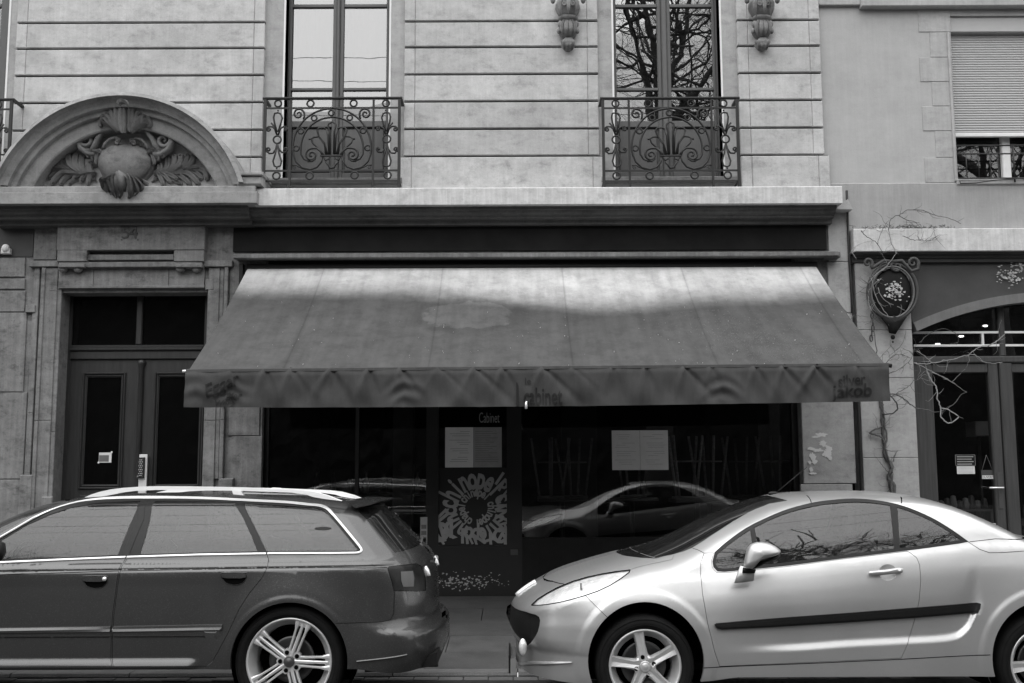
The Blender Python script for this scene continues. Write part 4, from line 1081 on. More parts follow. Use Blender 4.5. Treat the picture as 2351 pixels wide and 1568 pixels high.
# outdoor sensor lamp
sl_ = thing('wall_lamp', 'small white domed lamp on the dark panel at the left edge', 'lamp', P3(13, 585, -.02))
x_, z_ = P(13, 572, -.06); mm = MB(); mm.box(x_-.055, x_+.05, -.07, -.013, z_-.055, z_+.01, .012); mm.build('lamp_base', M['white'], sl_)
mm = MB(); mm.sphere((x_, -.06, z_+.01), .045, 16, 10, (1, .9, 1.1)); mm.build('lamp_dome', M['white'], sl_)
mm = MB(); mm.tube([(x_-.05, -.03, z_-.05), (x_-.16, -.03, z_-.12)], .01, 6); mm.build('cable', M['plastic'], sl_)
# label on the entrance door glass
st_ = thing('door_notice', 'small white taped notice on the left glass of the entrance door', 'notice', P3(241, 1050, .262))
a, b = P(227, 1050, .262)[0], P(256, 1050, .262)[0]; c_, d_ = PZ(1062, 241, .262), PZ(1039, 241, .262)
mm = MB(); mm.box(a, b, .2615, .2645, c_, d_); mm.build('sheet', M['paper'], st_)
mm = MB(); mm.box(a+.004, b-.03, .2605, .2614, c_+.01, d_-.03); mm.build('print', M['print'], st_); mm = MB(); mm.sphere((b, .262, d_+.004), .012, 8, 5, (1, .2, 1)); mm.sphere((a-.002, .262, c_), .012, 8, 5, (1, .2, 1)); mm.build('tape', M['white'], st_)
# two menus in the window
def menu(x0, x1, y0, y1, Y, label, pic=False):
    X0, X1 = P(x0, (y0+y1)/2, Y)[0], P(x1, (y0+y1)/2, Y)[0]; Z1, Z0 = PZ(y0, (x0+x1)/2, Y), PZ(y1, (x0+x1)/2, Y); xm_ = (X0+X1)/2
    t = thing('menu_sheet', label, 'menu', ((X0+X1)/2, Y, Z0), 'menus taped in the cafe front')
    mm = MB(); mm.box(X0, xm_-.0015, Y-.002, Y, Z0, Z1); mm.build('page', M['paper'], t)
    mm = MB(); mm.box(xm_+.0015, X1, Y-.0025, Y, Z0, Z1); mm.build('page', M['dust'] if pic else M['paper'], t)
    mm = MB(); rr = random.Random(int(x0))
    for k in range(15):
        z = Z1-.05-k*(Z1-Z0-.09)/15
        for c0, c1 in ((X0+.03, xm_-.03), (xm_+.03, X1-.03)):
            if c0 > xm_ and pic:
                mm.box(c0-.01, c0+(c1-c0)*rr.uniform(.5, 1.1), Y-.0034, Y-.0027, z, z+.004)
                continue
            L = (c1-c0)*rr.uniform(.35, .95); o = (c1-c0-L)*rr.random()
            if k % 4 == 3: continue
            mm.box(c0+o, c0+o+L, Y-.0034, Y-.0027, z, z+.0035)
    mm.build('text_lines', M['dust'] if not pic else M['print'], t)
menu(1405, 1534, 988, 1079, YS+.026, 'two page menu sheet taped on the right cafe window')
menu(1022, 1152, 981, 1073, YS+.016, 'menu with a text page and a grey picture page on the cafe door', True)
# lettering poster on the cafe door
Yp = YS+.014
po = thing('typographic_poster', 'black door poster with grey letters spiralling round a dark centre', 'poster', P3(1080, 1250, Yp))
a, b = P(992, 1165, Yp)[0], P(1168, 1165, Yp)[0]; Zt, Zb = PZ(1074, 1080, Yp), PZ(1251, 1080, Yp)
mm = MB(); mm.box(a, b, Yp, Yp+.004, Zb, Zt); mm.build('sheet', M['black'], po)
L_ = MB(); pxm = 207.
def PL(x, y): return P(x, y, Yp-.002)
cx_, cz_ = PL(1094, 1166)
LN = [0]
def ringtext(s, r, size, a0, a1, fs=(1, 1)):
    n = len(s)
    for i, ch in enumerate(s):
        if ch == ' ': continue
        a = math.radians(a0+(a1-a0)*i/(n-1)); LN[0] += 1; X = cx_+r/pxm*math.cos(a); Z = cz_+r/pxm*math.sin(a)
        add_text(L_, ch, X, Yp-.001-.00025*LN[0], Z, size/pxm, a-math.pi/2, fs, 0, .0001)
BOLD[0] = .035
ringtext('chinopel chinopel chapel', 36, 18, 150, -190, (1.1, 1.6))
ringtext('chinopel', 67, 42, 172, 44, (.95, 1.7))
ringtext('chinopel', 64, 38, 188, 300, (1.0, 1.4)); ringtext('chin', 68, 42, 20, -42, (1.0, 1.5))
for ch, x, y, sz, rot in (('O', 1013, 1222, 66, .7), ('K', 1026, 1222, 62, .3), ('l', 1036, 1215, 66, 0), ('l', 1062, 1232, 52, 0), ('i', 1072, 1234, 50, .1), ('n', 1084, 1236, 40, .5), ('x', 1128, 1236, 48, -.6), ('O', 1148, 1230, 56, -.9), ('R', 1158, 1232, 54, -.5), ('l', 1155, 1140, 60, -.7), ('l', 1150, 1165, 50, -1.2), ('l', 1012, 1182, 50, -.8), ('p', 1160, 1110, 44, -.5), ('h', 1150, 1188, 46, -1.0), ('L', 1016, 1196, 54, -.9), ('N', 1100, 1238, 46, .3), ('A', 1008, 1240, 40, .2), ('E', 1158, 1206, 40, -1.3), ('l', 1146, 1100, 50, -.6)):
    X, Z = PL(x, y); LN[0] += 1; add_text(L_, ch, X, Yp-.001-.00025*LN[0], Z, sz/pxm*.9, rot, (.9, 1), 0, .0001)
BOLD[0] = 0
# trim to the sheet
L_.v = [(min(max(x, a+.004), b-.004), y, min(max(z, Zb+.004), Zt+.02)) for x, y, z in L_.v]
L_.build('lettering', M['dust_dim'], po)
L_ = MB(); X, Z = PL(1123, 960); dc = thing('window_lettering', 'narrow grey lettering on the glass above the door menu', 'lettering', (X, Yp, Z)); add_text(L_, 'Cabinet', X, Yp, Z, .10, 0, (.75, 1.7), 0, .0006); L_.build('letters', M['dust_dim'], dc)
# sticker strip
s2 = thing('sticker_strip', 'vertical strip of pale card payment stickers left of the cafe door', 'sticker', P3(972, 1250, YS-.012))
mm = MB(); X0, X1 = P(965, 1218, YS-.012)[0], P(981, 1218, YS-.012)[0]; mm.box(X0, X1, YS-.014, YS-.011, PZ(1250, 972, YS), PZ(1187, 972, YS)); mm.build('backing', M['dust'], s2)
for k in range(3):
    mm = MB(); z_ = PZ(1242-k*14, 972, YS); mm.box(X0+.01, X1-.01, YS-.0155, YS-.0142, z_, z_+.045); mm.build('card_logo', M['print'], s2)
# torn bill on the pilaster
tb = thing('torn_poster', 'torn remains of a pale bill on the pilaster right of the cafe', 'poster', P3(1882, 1045, -.032))
rr = random.Random(11); mm = MB()
blobs = [(1885, 998, 16, 5), (1872, 1003, 10, 3), (1890, 1018, 10, 8), (1902, 1030, 9, 9), (1898, 1042, 12, 10), (1878, 1034, 12, 5), (1862, 1030, 10, 4), (1866, 1048, 8, 10), (1870, 1060, 7, 7), (1906, 1052, 5, 6), (1862, 1078, 5, 6), (1866, 1087, 8, 3), (1858, 1062, 4, 5)]
for i, (x, y, rx_, ry_) in enumerate(blobs):
    n = 22; X, Z = P(x, y, -.032)
    poly = [(X+rx_/203.*rr.uniform(.55, 1.15)*math.cos(t), Z+ry_/203.*rr.uniform(.5, 1.15)*math.sin(t)) for t in np.linspace(0, 2*math.pi, n, endpoint=False)]
    mm.prism(poly, -.0305-.0006*(i+2), -.0302)
mm.build('paper_scraps', M['paper'], tb, kind='stuff')
# notices on the arched shop door
YD2 = YG+.028
n1 = thing('door_notice', 'dark framed opening hours notice above a white card on the arched shop door', 'notice', P3(2216, 1088, YD2))
mm = MB(); X0, X1 = P(2193, 1057, YD2)[0], P(2239, 1057, YD2)[0]; z1_, z0_ = PZ(1044, 2216, YD2), PZ(1069, 2216, YD2); mm.box(X0, X1, YD2-.002, YD2, z0_, z1_); mm.build('dark_plate', M['board'], n1)
mm = MB()
for k in range(4):
    z = z1_-.022-k*.028; mm.box(X0+.02, X1-.02-.02*(k % 2), YD2-.003, YD2-.0022, z-.006, z+.006)
for (q0, q1, r0_, r1_) in ((X0, X1, z1_-.004, z1_), (X0, X1, z0_, z0_+.004), (X0, X0+.004, z0_, z1_), (X1-.004, X1, z0_, z1_)): mm.box(q0, q1, YD2-.0032, YD2-.0023, r0_, r1_)
mm.build('text_lines', M['dust_dim'], n1)
mm = MB(); X0, X1 = P(2197, 1080, YD2)[0], P(2238, 1080, YD2)[0]; z1_, z0_ = PZ(1070, 2216, YD2)-.002, PZ(1088, 2216, YD2); mm.box(X0, X1, YD2-.002, YD2, z0_, z1_); mm.build('white_card', M['paper'], n1)
mm = MB(); 
for k in range(5): mm.box(X0+.015, X1-.015, YD2-.003, YD2-.0022, z1_-.014-k*.015, z1_-.011-k*.015)
mm.build('text_lines', M['dust'], n1)
hs = thing('hanging_sign', 'small open sign reading OUVERT hung on a string inside the shop door', 'sign', P3(2266, 1099, YD2))
mm = MB(); X0, X1 = P(2253, 1089, YD2)[0], P(2281, 1089, YD2)[0]; z1_, z0_ = PZ(1079, 2266, YD2), PZ(1100, 2266, YD2); mm.box(X0, X1, YD2-.003, YD2, z0_, z1_); mm.build('plate', M['board_grey'], hs)
mm = MB(); mm.box(X0+.006, X1-.004, YD2-.0045, YD2-.0032, z0_+.004, z0_+.042); mm.build('band', M['paper'], hs)
mm = MB(); add_text(mm, 'OUVERT', (X0+X1)/2, YD2-.005, z0_+.022, .036, 0, (1, 1), 0, .0005); mm.build('lettering', M['ink'], hs)
mm = MB(); mm.tube([(X0+.01, YD2-.002, z1_), ((X0+X1)/2, YD2-.001, z1_+.17), (X1-.01, YD2-.002, z1_)], .0025, 4); mm.build('string', M['dust'], hs)
cl = thing('card_stickers', 'white strip with three dark card logos low on the arched shop door', 'sticker', P3(2285, 1222, YD2))
mm = MB(); X0, X1 = P(2277, 1211, YD2)[0], P(2292, 1211, YD2)[0]; z1_, z0_ = PZ(1201, 2285, YD2), PZ(1224, 2285, YD2); mm.box(X0, X1, YD2-.002, YD2, z0_, z1_); mm.build('backing', M['paper'], cl)
for k in range(3):
    mm = MB(); z = z1_-.03-k*.036; mm.box(X0+.018, X1-.012, YD2-.003, YD2-.0022, z-.009, z+.011); mm.build('card_logo', M['ink'], cl)
# oval hanging medallion
Ym = YR-.12
md = thing('shop_medallion', 'oval scrollwork shop medallion with painted white flowers on the pilaster', 'sign', P3(*c7(770, 1160), Ym))
def m7(c, y, Y=Ym): return P3(*c7(c, y), Y)
pl_ = [(lambda q: (q[0], q[2]))(m7(770+165*math.cos(t), 740-205*math.sin(t)*(1.0 if math.sin(t) > 0 else 1.05))) for t in np.linspace(0, 2*math.pi, 40, endpoint=False)]
mm = MB(); mm.pillow(pl_, Ym, .05, 6, .03, power=.7); mm.build('plate', M['board'], md)
fr_ = [m7(775+205*math.cos(t), 735-238*math.sin(t)*(1 if math.sin(t) > 0 else .95), Ym-.01) for t in np.linspace(0, 2*math.pi, 49)]
mm = MB(); mm.tube(fr_, .022, 8, cap=False, flat=1.5); mm.build('oval_frame', M['board_grey'], md)
fr_ = [m7(775+180*math.cos(t), 735-215*math.sin(t), Ym-.035) for t in np.linspace(0, 2*math.pi, 49)]
mm = MB(); mm.tube(fr_, .012, 8, cap=False); mm.build('inner_bead', M['frame'], md)
def spi(c, y, r0, a0, tn, s, n=30): return [(c+s*r0*(1-.85*t)*math.cos(a0+tn*6.283*t), y-r0*(1-.85*t)*math.sin(a0+tn*6.283*t)) for t in np.linspace(0, 1, n)]
for L, r in (([(770, 480), (700, 470), (620, 520), (600, 530)]+spi(565, 490, 42, -.7, 1.2, 1), .022), ([(770, 480), (850, 470), (930, 560), (990, 540)]+spi(945, 490, 50, -.5, -1.2 if False else 1.2, 1), .024),
             ([(740, 480)]+spi(700, 530, 45, .6, 1.2, 1), .018), ([(770, 480)]+spi(810, 520, 50, 2.4, 1.2, -1 if False else 1), .02)):
    n = len(L); mm = MB(); mm.tube([m7(a_, b_, Ym-.03) for a_, b_ in L], [r*(1-.5*i/n) for i in range(n)], 8); mm.build('scroll', M['board_grey'], md)
mm = MB(); mm.pillow([(m7(a_, b_)[0], m7(a_, b_)[2]) for a_, b_ in ((650, 920), (720, 955), (780, 930), (850, 950), (910, 920), (870, 980), (820, 1060), (800, 1090), (745, 1080), (730, 1020))], Ym, .07, 5, .03); mm.build('lower_leaf', M['board'], md)
mm = MB(); mm.sphere(m7(777, 1115), .026, 10, 8); mm.sphere(m7(777, 1155), .012, 8, 6); mm.build('pendant', M['board'], md)
def flowers(parent, c, y, n, sp, Y, mk):
    rr = random.Random(c); mm = MB()
    for i in range(n):
        X, Z = P(*mk(rr.gauss(c, sp*.9), rr.gauss(y, sp*.75)), Y); r = rr.uniform(.006, .017); a0 = rr.random()*3
        mm.add([(X+r*(1.9 if k % 2 else .5)*rr.uniform(.6, 1.2)*math.cos(a0+k*1.05), Y-.002-.0004*i, Z+r*rr.uniform(.5, 1)*math.sin(a0+k*1.05)) for k in range(6)], [(0, 1, 2, 3, 4, 5)])
    return mm.build('painted_flowers', M['flower'], parent, kind='stuff')
flowers(md, 790, 725, 90, 50, Ym-.052, c7)
flowers(R_, 1760, 590, 80, 60, YR-.002, c7); flowers(R_, 1840, 510, 14, 30, YR-.002, c7)
# chain
ch_ = thing('chain', 'dark hanging chain beside the oval shop medallion', 'chain', m7(605, 900, YR-.06))
for k, (a_, b_) in enumerate(((603, 935), (608, 990), (610, 1040), (600, 1090), (595, 1125))):
    mm = MB(); X, _, Z = m7(a_, b_, YR-.06)
    mm.tube([(X+.016*math.cos(t)*(1 if k % 2 == 0 else .3), YR-.06+(.0 if k % 2 == 0 else .014*math.cos(t)), Z+.036*math.sin(t)) for t in np.linspace(0, 6.283, 15)], .005, 5, cap=False); mm.build('link', M['iron'], ch_)
# ---- vine ----
vn = thing('climbing_vine', 'leafless climbing vine with bare twigs on the pilaster beside the awning', 'vine', P3(2058, 1160, YR-.05))
def sm(L, k=4, jit=0, rr=None):
    L = [Vector(p) for p in L]; out = []
    for i in range(len(L)-1):
        p0 = L[max(i-1, 0)]; p1 = L[i]; p2 = L[i+1]; p3 = L[min(i+2, len(L)-1)]
        for t in np.linspace(0, 1, k, endpoint=False):
            q = .5*((2*p1)+(p2-p0)*t+(2*p0-5*p1+4*p2-p3)*t*t+(3*p1-p0-3*p2+p3)*t**3)
            if jit: q = q+Vector((rr.gauss(0, jit), rr.gauss(0, jit), rr.gauss(0, jit)))
            out.append(q)
    out.append(L[-1]); return out
rr = random.Random(2)
def vine(mk, L, r0, r1, y0, y1, name='stem', mat='vine', twigs=0, jit=.003, zb_=None):
    n = len(L); pts = []
    for i, (a_, b_) in enumerate(L):
        t = i/(n-1); pts.append(P3(*mk(a_, b_), y0+(y1-y0)*t))
    if zb_ is not None: pts = [(pts[0][0]+.02, pts[0][1], zb_)]+pts
    f = sm(pts, 5, jit, rr); k = len(f)
    mm = MB(); mm.tube(f, [r0+(r1-r0)*i/k for i in range(k)], 6)
    o_ = mm.build(name, M[mat], vn)
    if twigs:
        mm = MB()
        for _ in range(twigs):
            i = rr.randrange(1, k-1); p = f[i]; a = rr.uniform(0, 6.28); L_ = rr.uniform(.04, .22); q = [p]
            for s in range(5):
                a += rr.gauss(0, .35); q.append(q[-1]+Vector((math.cos(a), rr.gauss(0, .25), math.sin(a)))*L_/5)
            mm.tube(q, [.0025, .0022, .002, .0018, .0014, .001], 4)
        mm.build('twigs', M[mat], vn, kind='stuff')
vine(c8, [(800, 1015), (760, 950), (752, 850), (768, 790), (718, 700), (700, 560), (688, 450), (686, 350), (675, 250), (660, 120)], .026, .013, YR-.06, YR-.05, twigs=14, jit=.006, zb_=gb)
vine(c8, [(770, 960), (775, 850), (745, 740), (715, 640), (725, 540), (705, 420), (695, 300), (690, 240)], .014, .008, YR-.08, YR-.06, twigs=6, zb_=gb)
vine(c8, [(690, 350), (770, 348), (815, 300), (790, 230), (740, 185)], .009, .007, YR-.08, YR-.2, twigs=3)
vine(c8, [(740, 180), (800, 185), (850, 210), (900, 245), (970, 300), (1060, 315), (1130, 335), (1200, 320), (1290, 270), (1340, 200), (1400, 160)], .008, .003, YR-.2, YR-.15, mat='vine', twigs=8)
vine(c8, [(685, 455), (620, 485), (580, 510), (640, 530), (690, 555), (700, 600)], .01, .01, YR-.07, YR-.07, twigs=3)
vine(c8, [(735, 215), (850, 155), (920, 105), (965, 60)], .005, .003, YR-.2, YR-.12, twigs=6)
vine(c8, [(1070, 0), (1110, 80), (1145, 130), (1150, 220), (1180, 300), (1180, 370), (1220, 415), (1270, 425), (1330, 375)], .008, .007, YR-.2, YR-.25, mat='vine_pale', twigs=6)
vine(c8, [(1110, 0), (1220, 50), (1300, 100), (1400, 170)], .004, .002, YR-.2, YR-.15, mat='vine_pale')
vine(c8, [(1180, 300), (1250, 320), (1330, 370)], .007, .006, YR-.2, YR-.25, mat='vine_pale', twigs=2)
vine(c8, [(780, 750), (800, 690), (820, 660)], .005, .002, YR-.06, YR-.08, twigs=2); vine(c8, [(745, 845), (700, 800), (670, 750)], .005, .002, YR-.06, YR-.08, twigs=1)
for L, r, mt_, tw in (([(955, 1330), (1020, 1340), (1130, 1330), (1220, 1310), (1300, 1300), (1380, 1270), (1470, 1265), (1540, 1320), (1640, 1335), (1700, 1325)], .007, 'vine_pale', 9),
        ([(960, 1330), (1100, 1400), (1300, 1510)], .006, 'vine_pale', 4), ([(720, 1340), (780, 1270), (850, 1265), (930, 1290)], .005, 'vine', 10), ([(740, 1420), (840, 1380), (920, 1310), (960, 1200)], .005, 'vine', 12),
        ([(980, 1230), (1060, 1290), (1130, 1350)], .006, 'vine_pale', 3), ([(1580, 1190), (1650, 1150), (1720, 1090)], .009, 'vine_pale', 4), ([(1420, 1260), (1500, 1200), (1580, 1180)], .006, 'vine_pale', 3), ([(660, 1290), (740, 1210), (770, 1170)], .003, 'vine', 3),
        ([(1000, 1160), (1080, 1090), (1200, 1045), (1300, 1080), (1330, 1140), (1310, 1180)], .004, 'vine', 2), ([(740, 210), (760, 120), (830, 85), (900, 45), (1000, 42), (1080, 65), (1160, 95), (1260, 115), (1350, 160)], .006, 'vine', 9),
        ([(830, 90), (900, 130), (1000, 150)], .005, 'vine', 6), ([(740, 210), (770, 330), (800, 380), (790, 430), (720, 520), (640, 580), (570, 660)], .006, 'vine_pale', 9), ([(650, 330), (670, 250), (720, 160), (745, 130)], .004, 'vine', 3),
        ([(510, 220), (560, 270), (640, 320), (690, 400)], .006, 'vine', 2), ([(430, 400), (450, 360), (560, 310), (620, 310)], .004, 'vine_pale', 3), ([(430, 400), (470, 460)], .006, 'vine_pale', 0), ([(860, 260), (930, 290), (1010, 300), (1090, 300), (1160, 260)], .005, 'vine', 12),
        ([(650, 700), (700, 800), (800, 850), (880, 890)], .006, 'vine_pale', 4), ([(600, 620), (640, 790), (740, 940), (760, 1000)], .006, 'vine_pale', 4), ([(440, 1000), (520, 985), (600, 990)], .003, 'vine', 2),
        ([(320, 830), (400, 910), (480, 930), (570, 945)], .004, 'vine', 4), ([(890, 1060), (850, 1180), (760, 1260)], .003, 'vine', 3), ([(1060, 1380), (1090, 1480), (1150, 1540)], .006, 'vine_pale', 3),
        ([(580, 760), (560, 690), (600, 600), (660, 560), (720, 540)], .006, 'vine', 8), ([(600, 900), (570, 800), (590, 700), (680, 620)], .006, 'vine_pale', 8), ([(450, 760), (540, 700), (650, 640)], .003, 'vine', 6), ([(640, 1250), (625, 1100), (610, 980), (590, 880)], .007, 'vine', 4)):
    yv = YR-.24 if L[0][1] < 620 else YR-.17
    vine(c7, L, r*.8, r*.5, yv, yv+.02, mat=mt_, twigs=tw)
# dried litter on the shop cornice
mm = MB()
for i in range(260):
    c_ = rr.gauss(930, 170) if i % 3 else rr.uniform(440, 1300); X, _, Z = P3(*c7(c_, 214), YR-.16); L = rr.uniform(.01, .05); a = rr.uniform(0, 3.14)
    q = Vector((X, YR-.17+rr.uniform(0, .1), zmid0+.004+abs(rr.gauss(0, .02)))); mm.tube([q, q+Vector((math.cos(a), rr.gauss(0, .3), abs(math.sin(a))*.6))*L], .003, 3)
mm.build('dead_twigs', M['vine'], None, 'litter of dead twigs lying on the cornice of the arched shop', 'twigs', kind='stuff')

# ================================================================== INSIDE THE CAFE AND THE SHOP
def stool(x, y, z, up, rz, lab=''):
    s = thing('bar_stool', 'upturned wooden bar stool, '+lab, 'stool', (x, y, z), 'bar stools upturned on cafe tables')
    c_, s_ = math.cos(rz), math.sin(rz); d = 1 if up else -1
    def T(a, b, c): return (x+a*c_-b*s_, y+a*s_+b*c_, z+c*d)
    h_ = .74; q = 0 if up else 0
    mm = MB(); mm.tube([T(0, 0, h_-.03), T(0, 0, h_)], .17, 14); mm.build('seat', M['pale_wood'], s)
    for a, b in ((1, 1), (1, -1), (-1, 1), (-1, -1)):
        mm = MB(); mm.tube([T(.1*a, .1*b, h_-.03), T(.17*a, .17*b, 0)], .016, 6); mm.build('leg', M['pale_wood'], s)
    mm = MB(); mm.tube([T(.15*math.cos(t), .15*math.sin(t), .3) for t in np.linspace(0, 6.283, 13)], .009, 5, cap=False); mm.build('foot_ring', M['pale_wood'], s)
    return s
k = 0
for px, y in ((1290, 1.3), (1450, 1.6), (1600, .7), (1700, 1.3), (1780, .9)):
    X = P(px, 1100, y)[0]; k += 1
    t = thing('high_table', 'dark high table inside the cafe, '+['nearest the door', 'behind the right menu', 'in the middle of the right window', 'right of the middle of the right window', 'at the far right of the window'][k-1], 'table', (X, y, gb), 'high tables in the cafe')
    mm = MB(); mm.box(X-.3, X+.3, y-.3, y+.3, gb+1.02, gb+1.06, .01); mm.build('tabletop', M['wood'], t)
    mm = MB(); mm.tube([(X, y, gb), (X, y, gb+1.02)], .03, 8); mm.build('column', M['iron'], t)
    mm = MB(); mm.lathe([(.24, 0), (.22, .02), (0, .03)], (X, y, gb), 20, 'Z'); mm.build('foot', M['iron'], t)
    for q in ((-.14, .16) if k in (1, 3) else (.02,)):
        s = stool(X+q, y+q*.5, gb+1.06+.74, False, rr.random(), ('left' if q < 0 else 'right' if q > .1 else 'single')+' one on the table '+['nearest the door', 'behind the right menu', 'in the middle', 'right of the middle', 'at the far right', 'behind the grey car', 'left of the door'][k-1])
for (px, py0, py1, y, mt, nm, lab, w_) in ((925, 930, 1100, 3.0, 'dust', 'pale_column', 'pale square column inside the cafe left of the door', .28), (1330, 985, 1200, 3.2, 'board_grey', 'wall_cabinet', 'grey cabinet against the back wall of the cafe, right of the door', .5), (1700, 930, 1120, 3.4, 'board_grey', 'wall_panel', 'grey panel on the back wall of the cafe near its right end', .9)):
    X = P(px, 1000, y)[0]; t = thing(nm, lab, nm.split('_')[1], (X, y, gb)); mm = MB(); mm.box(X-w_/2, X+w_/2, y, y+.3, gb, gb+2.6, .01); mm.build('body', M[mt], t)
    mm = MB(); mm.box(X-w_/2-.03, X+w_/2+.03, y-.03, y+.3, gb+2.601, gb+2.68, .01); mm.build('top', M[mt], t)
ct = thing('bar_counter', 'dark bar counter at the back of the cafe', 'counter', (-1.8, 3.4, gb))
mm = MB(); mm.box(-2.9, -.6, 3.2, 3.8, gb, gb+1.05, .01); mm.box(-3.0, -.5, 3.1, 3.85, gb+1.05, gb+1.1, .008); mm.build('counter_body', M['wood'], ct)
bottles = []
for i in range(9):
    x = -2.8+i*.24+rr.uniform(-.03, .03); mm = MB()
    mm.lathe([(0, 0), (.036, 0), (.036, .18), (.014, .23), (.014, .29), (0, .29)], (x, 3.4, gb+1.1), 10, 'Z')
    mm.build('bottle', M['frame'] if i % 3 else M['white'], None, 'glass bottle on the bar counter at the back of the cafe, '+ORD[i]+' from the left', 'bottle', 'bottles on the bar counter')
# shelf and boxes in the arched shop
sh_ = thing('display_shelf', 'low display shelf inside the arched shop', 'shelf', (P(2220, 1160, 1.6)[0], 1.6, gb))
X0, X1 = P(2150, 1160, 1.6)[0], P(2270, 1160, 1.6)[0]; Z = PZ(1168, 2210, 1.6)
mm = MB(); mm.box(X0, X1, 1.45, 1.9, Z-.03, Z, .005); mm.box(X0, X0+.04, 1.45, 1.9, gb, Z-.03); mm.box(X1-.04, X1, 1.45, 1.9, gb, Z-.03); mm.build('board', M['frame'], sh_)
for i in range(8):
    x = X0+.06+i*(X1-X0-.12)/7; mm = MB(); mm.lathe([(0, 0), (.04, 0), (.05, .05), (.03, .1+.03*(i % 3)), (0, .11+.03*(i % 3))], (x, 1.6, Z), 10, 'Z')
    mm.build('jar', M['frame'] if i % 2 else M['dust'], None, 'small jar on the low shelf inside the arched shop, '+ORD[i]+' from the left', 'jar', 'jars on the shop shelf')
bx_ = thing('pale_crate', 'pale crate on a stand inside the arched shop, left of the door stile', 'crate', P3(2252, 1002, 1.5))
mm = MB(); X0, X1 = P(2232, 985, 1.5)[0], P(2268, 985, 1.5)[0]; mm.box(X0, X1, 1.4, 1.7, PZ(1001, 2250, 1.4), PZ(967, 2250, 1.4), .01); mm.build('crate_body', M['dust'], bx_)
mm = MB(); mm.tube([((X0+X1)/2, 1.55, gb), ((X0+X1)/2, 1.55, PZ(1001, 2250, 1.4))], .02, 8); mm.build('stand', M['iron'], bx_)
# lit ceiling spots seen through the arched window
em = bpy.data.materials.new('lit_spot'); em.use_nodes = True; b_ = em.node_tree.nodes['Principled BSDF']; b_.inputs['Emission Color'].default_value = g(1); b_.inputs['Emission Strength'].default_value = 4
for (px, py), lab in zip(((2153, 790), (2207, 772), (2262, 748)), ('nearest the pilaster', 'middle of the three', 'highest of the three')):
    Ysp = 1.6; s = thing('ceiling_spot', 'lit ceiling spotlight inside the arched shop, '+lab, 'lamp', P3(px, py, Ysp), 'lit spots in the arched shop')
    X, _, Z = P3(px, py, Ysp); mm = MB(); mm.sphere((X, Ysp, Z), .026, 12, 8, (1.3, 1, .5)); mm.build('bulb', em, s)
    mm = MB(); mm.lathe([(.055, 0), (.05, .05), (0, .06)], (X, Ysp, Z+.005), 14, 'Z'); mm.tube([(X, Ysp, Z+.06), (X, Ysp, zt+.15)], .006, 5); mm.build('housing', M['plastic'], s)

YT_ = -19.; YV = .44-YT_
# ================================================================== ACROSS THE STREET (seen in the reflections)
def tree(name, label, x, y, seed, base_r=.32, guides=None, H=7., lev=6, spread=.55, group=None):
    rr = random.Random(seed); t = thing(name, label, 'tree', (x, y, .1), group)
    tr = MB(); cr = MB(); cnt = [0]
    def grow(p, d, L, r, k):
        if p.z > 15.9 or p.y > YT_+(5.5 if p.z < 8 else 1.6): return
        n = 4 if k > 1 else 3; pts = [p]; dd = d.copy()
        for i in range(n):
            dd = (dd+Vector((rr.gauss(0, .17), rr.gauss(0, .17), rr.gauss(0, .12)+.05))).normalized(); pts.append(pts[-1]+dd*L/n)
        r1 = r*.68
        (tr if k >= lev-1 else cr).tube(pts, [r+(r1-r)*i/n for i in range(n+1)], 6 if k > 3 else (4 if k > 1 else 3), cap=False)
        cnt[0] += 1
        if k <= 0: return
        m = rr.choice([2, 3, 3]) if k > 1 else 3
        for j in range(m):
            ax = Vector((rr.gauss(0, 1), rr.gauss(0, 1), rr.gauss(0, .5))).normalized()
            nd = (dd+ax*spread*rr.uniform(.7, 1.5)).normalized()
            grow(pts[-1] if j < 2 else pts[rr.randrange(1, n)], nd, L*rr.uniform(.62, .85), r1*(.95 if j == 0 else .7), k-1)
        if k > 2:
            for j in range(2):
                q = pts[rr.randrange(1, n)]; grow(q, Vector((rr.gauss(0, 1), rr.gauss(0, 1), rr.gauss(.2, .5))).normalized(), L*.45, r*.3, min(k-2, 2))
    if guides:
        f = guides[0][0]; tr.tube([(x, y, -.1), (x, y, 2), f], [base_r*1.4, base_r*1.05, base_r], 10)
        for G in guides:
            g_ = sm(G, 4, .03, rr); k = len(g_); tr.tube(g_, [base_r*.38*(1-.6*i/k) for i in range(k)], 8)
            for i in range(3, k, 1):
                grow(g_[i], Vector((rr.gauss(0, 1), rr.gauss(0, .8), rr.gauss(.4, .6))).normalized(), 2.0, base_r*.13, 5)
            grow(g_[-1], (g_[-1]-g_[-2]).normalized(), 2.6, base_r*.3, lev-1)
    else:
        tr.tube([(x, y, -.1), (x+.05, y, H*.5), (x+.1, y+.05, H)], [base_r*1.3, base_r, base_r*.85], 10)
        for j in range(4):
            a = j*1.6+rr.random(); grow(Vector((x+.1, y+.05, H-.3)), Vector((math.cos(a)*.6, math.sin(a)*.6, .9)).normalized(), 3.2, base_r*.6, lev)
    tr.build('trunk', M['bark'], t); cr.build('crown', M['bark'], t)
    return t
def V(px, py, dy=0): a = P(px, py, YV-dy); return Vector((a[0], YT_+dy, a[1]))
f0 = V(1500, 330)
GA = [f0, V(1490, 230), V(1470, 130), V(1445, 50), V(1440, -40)]
GB = [f0, V(1515, 220, .4), V(1505, 110, .6), V(1486, 50, .8), V(1470, -60, .8)]
GC = [f0, V(1530, 200, -.5), V(1560, 130, -.9), V(1580, 40, -1.2), V(1600, -60, -1.2)]
GD = [f0, V(1560, 260, .8), V(1610, 190, 1.4), V(1660, 120, 2.0)]
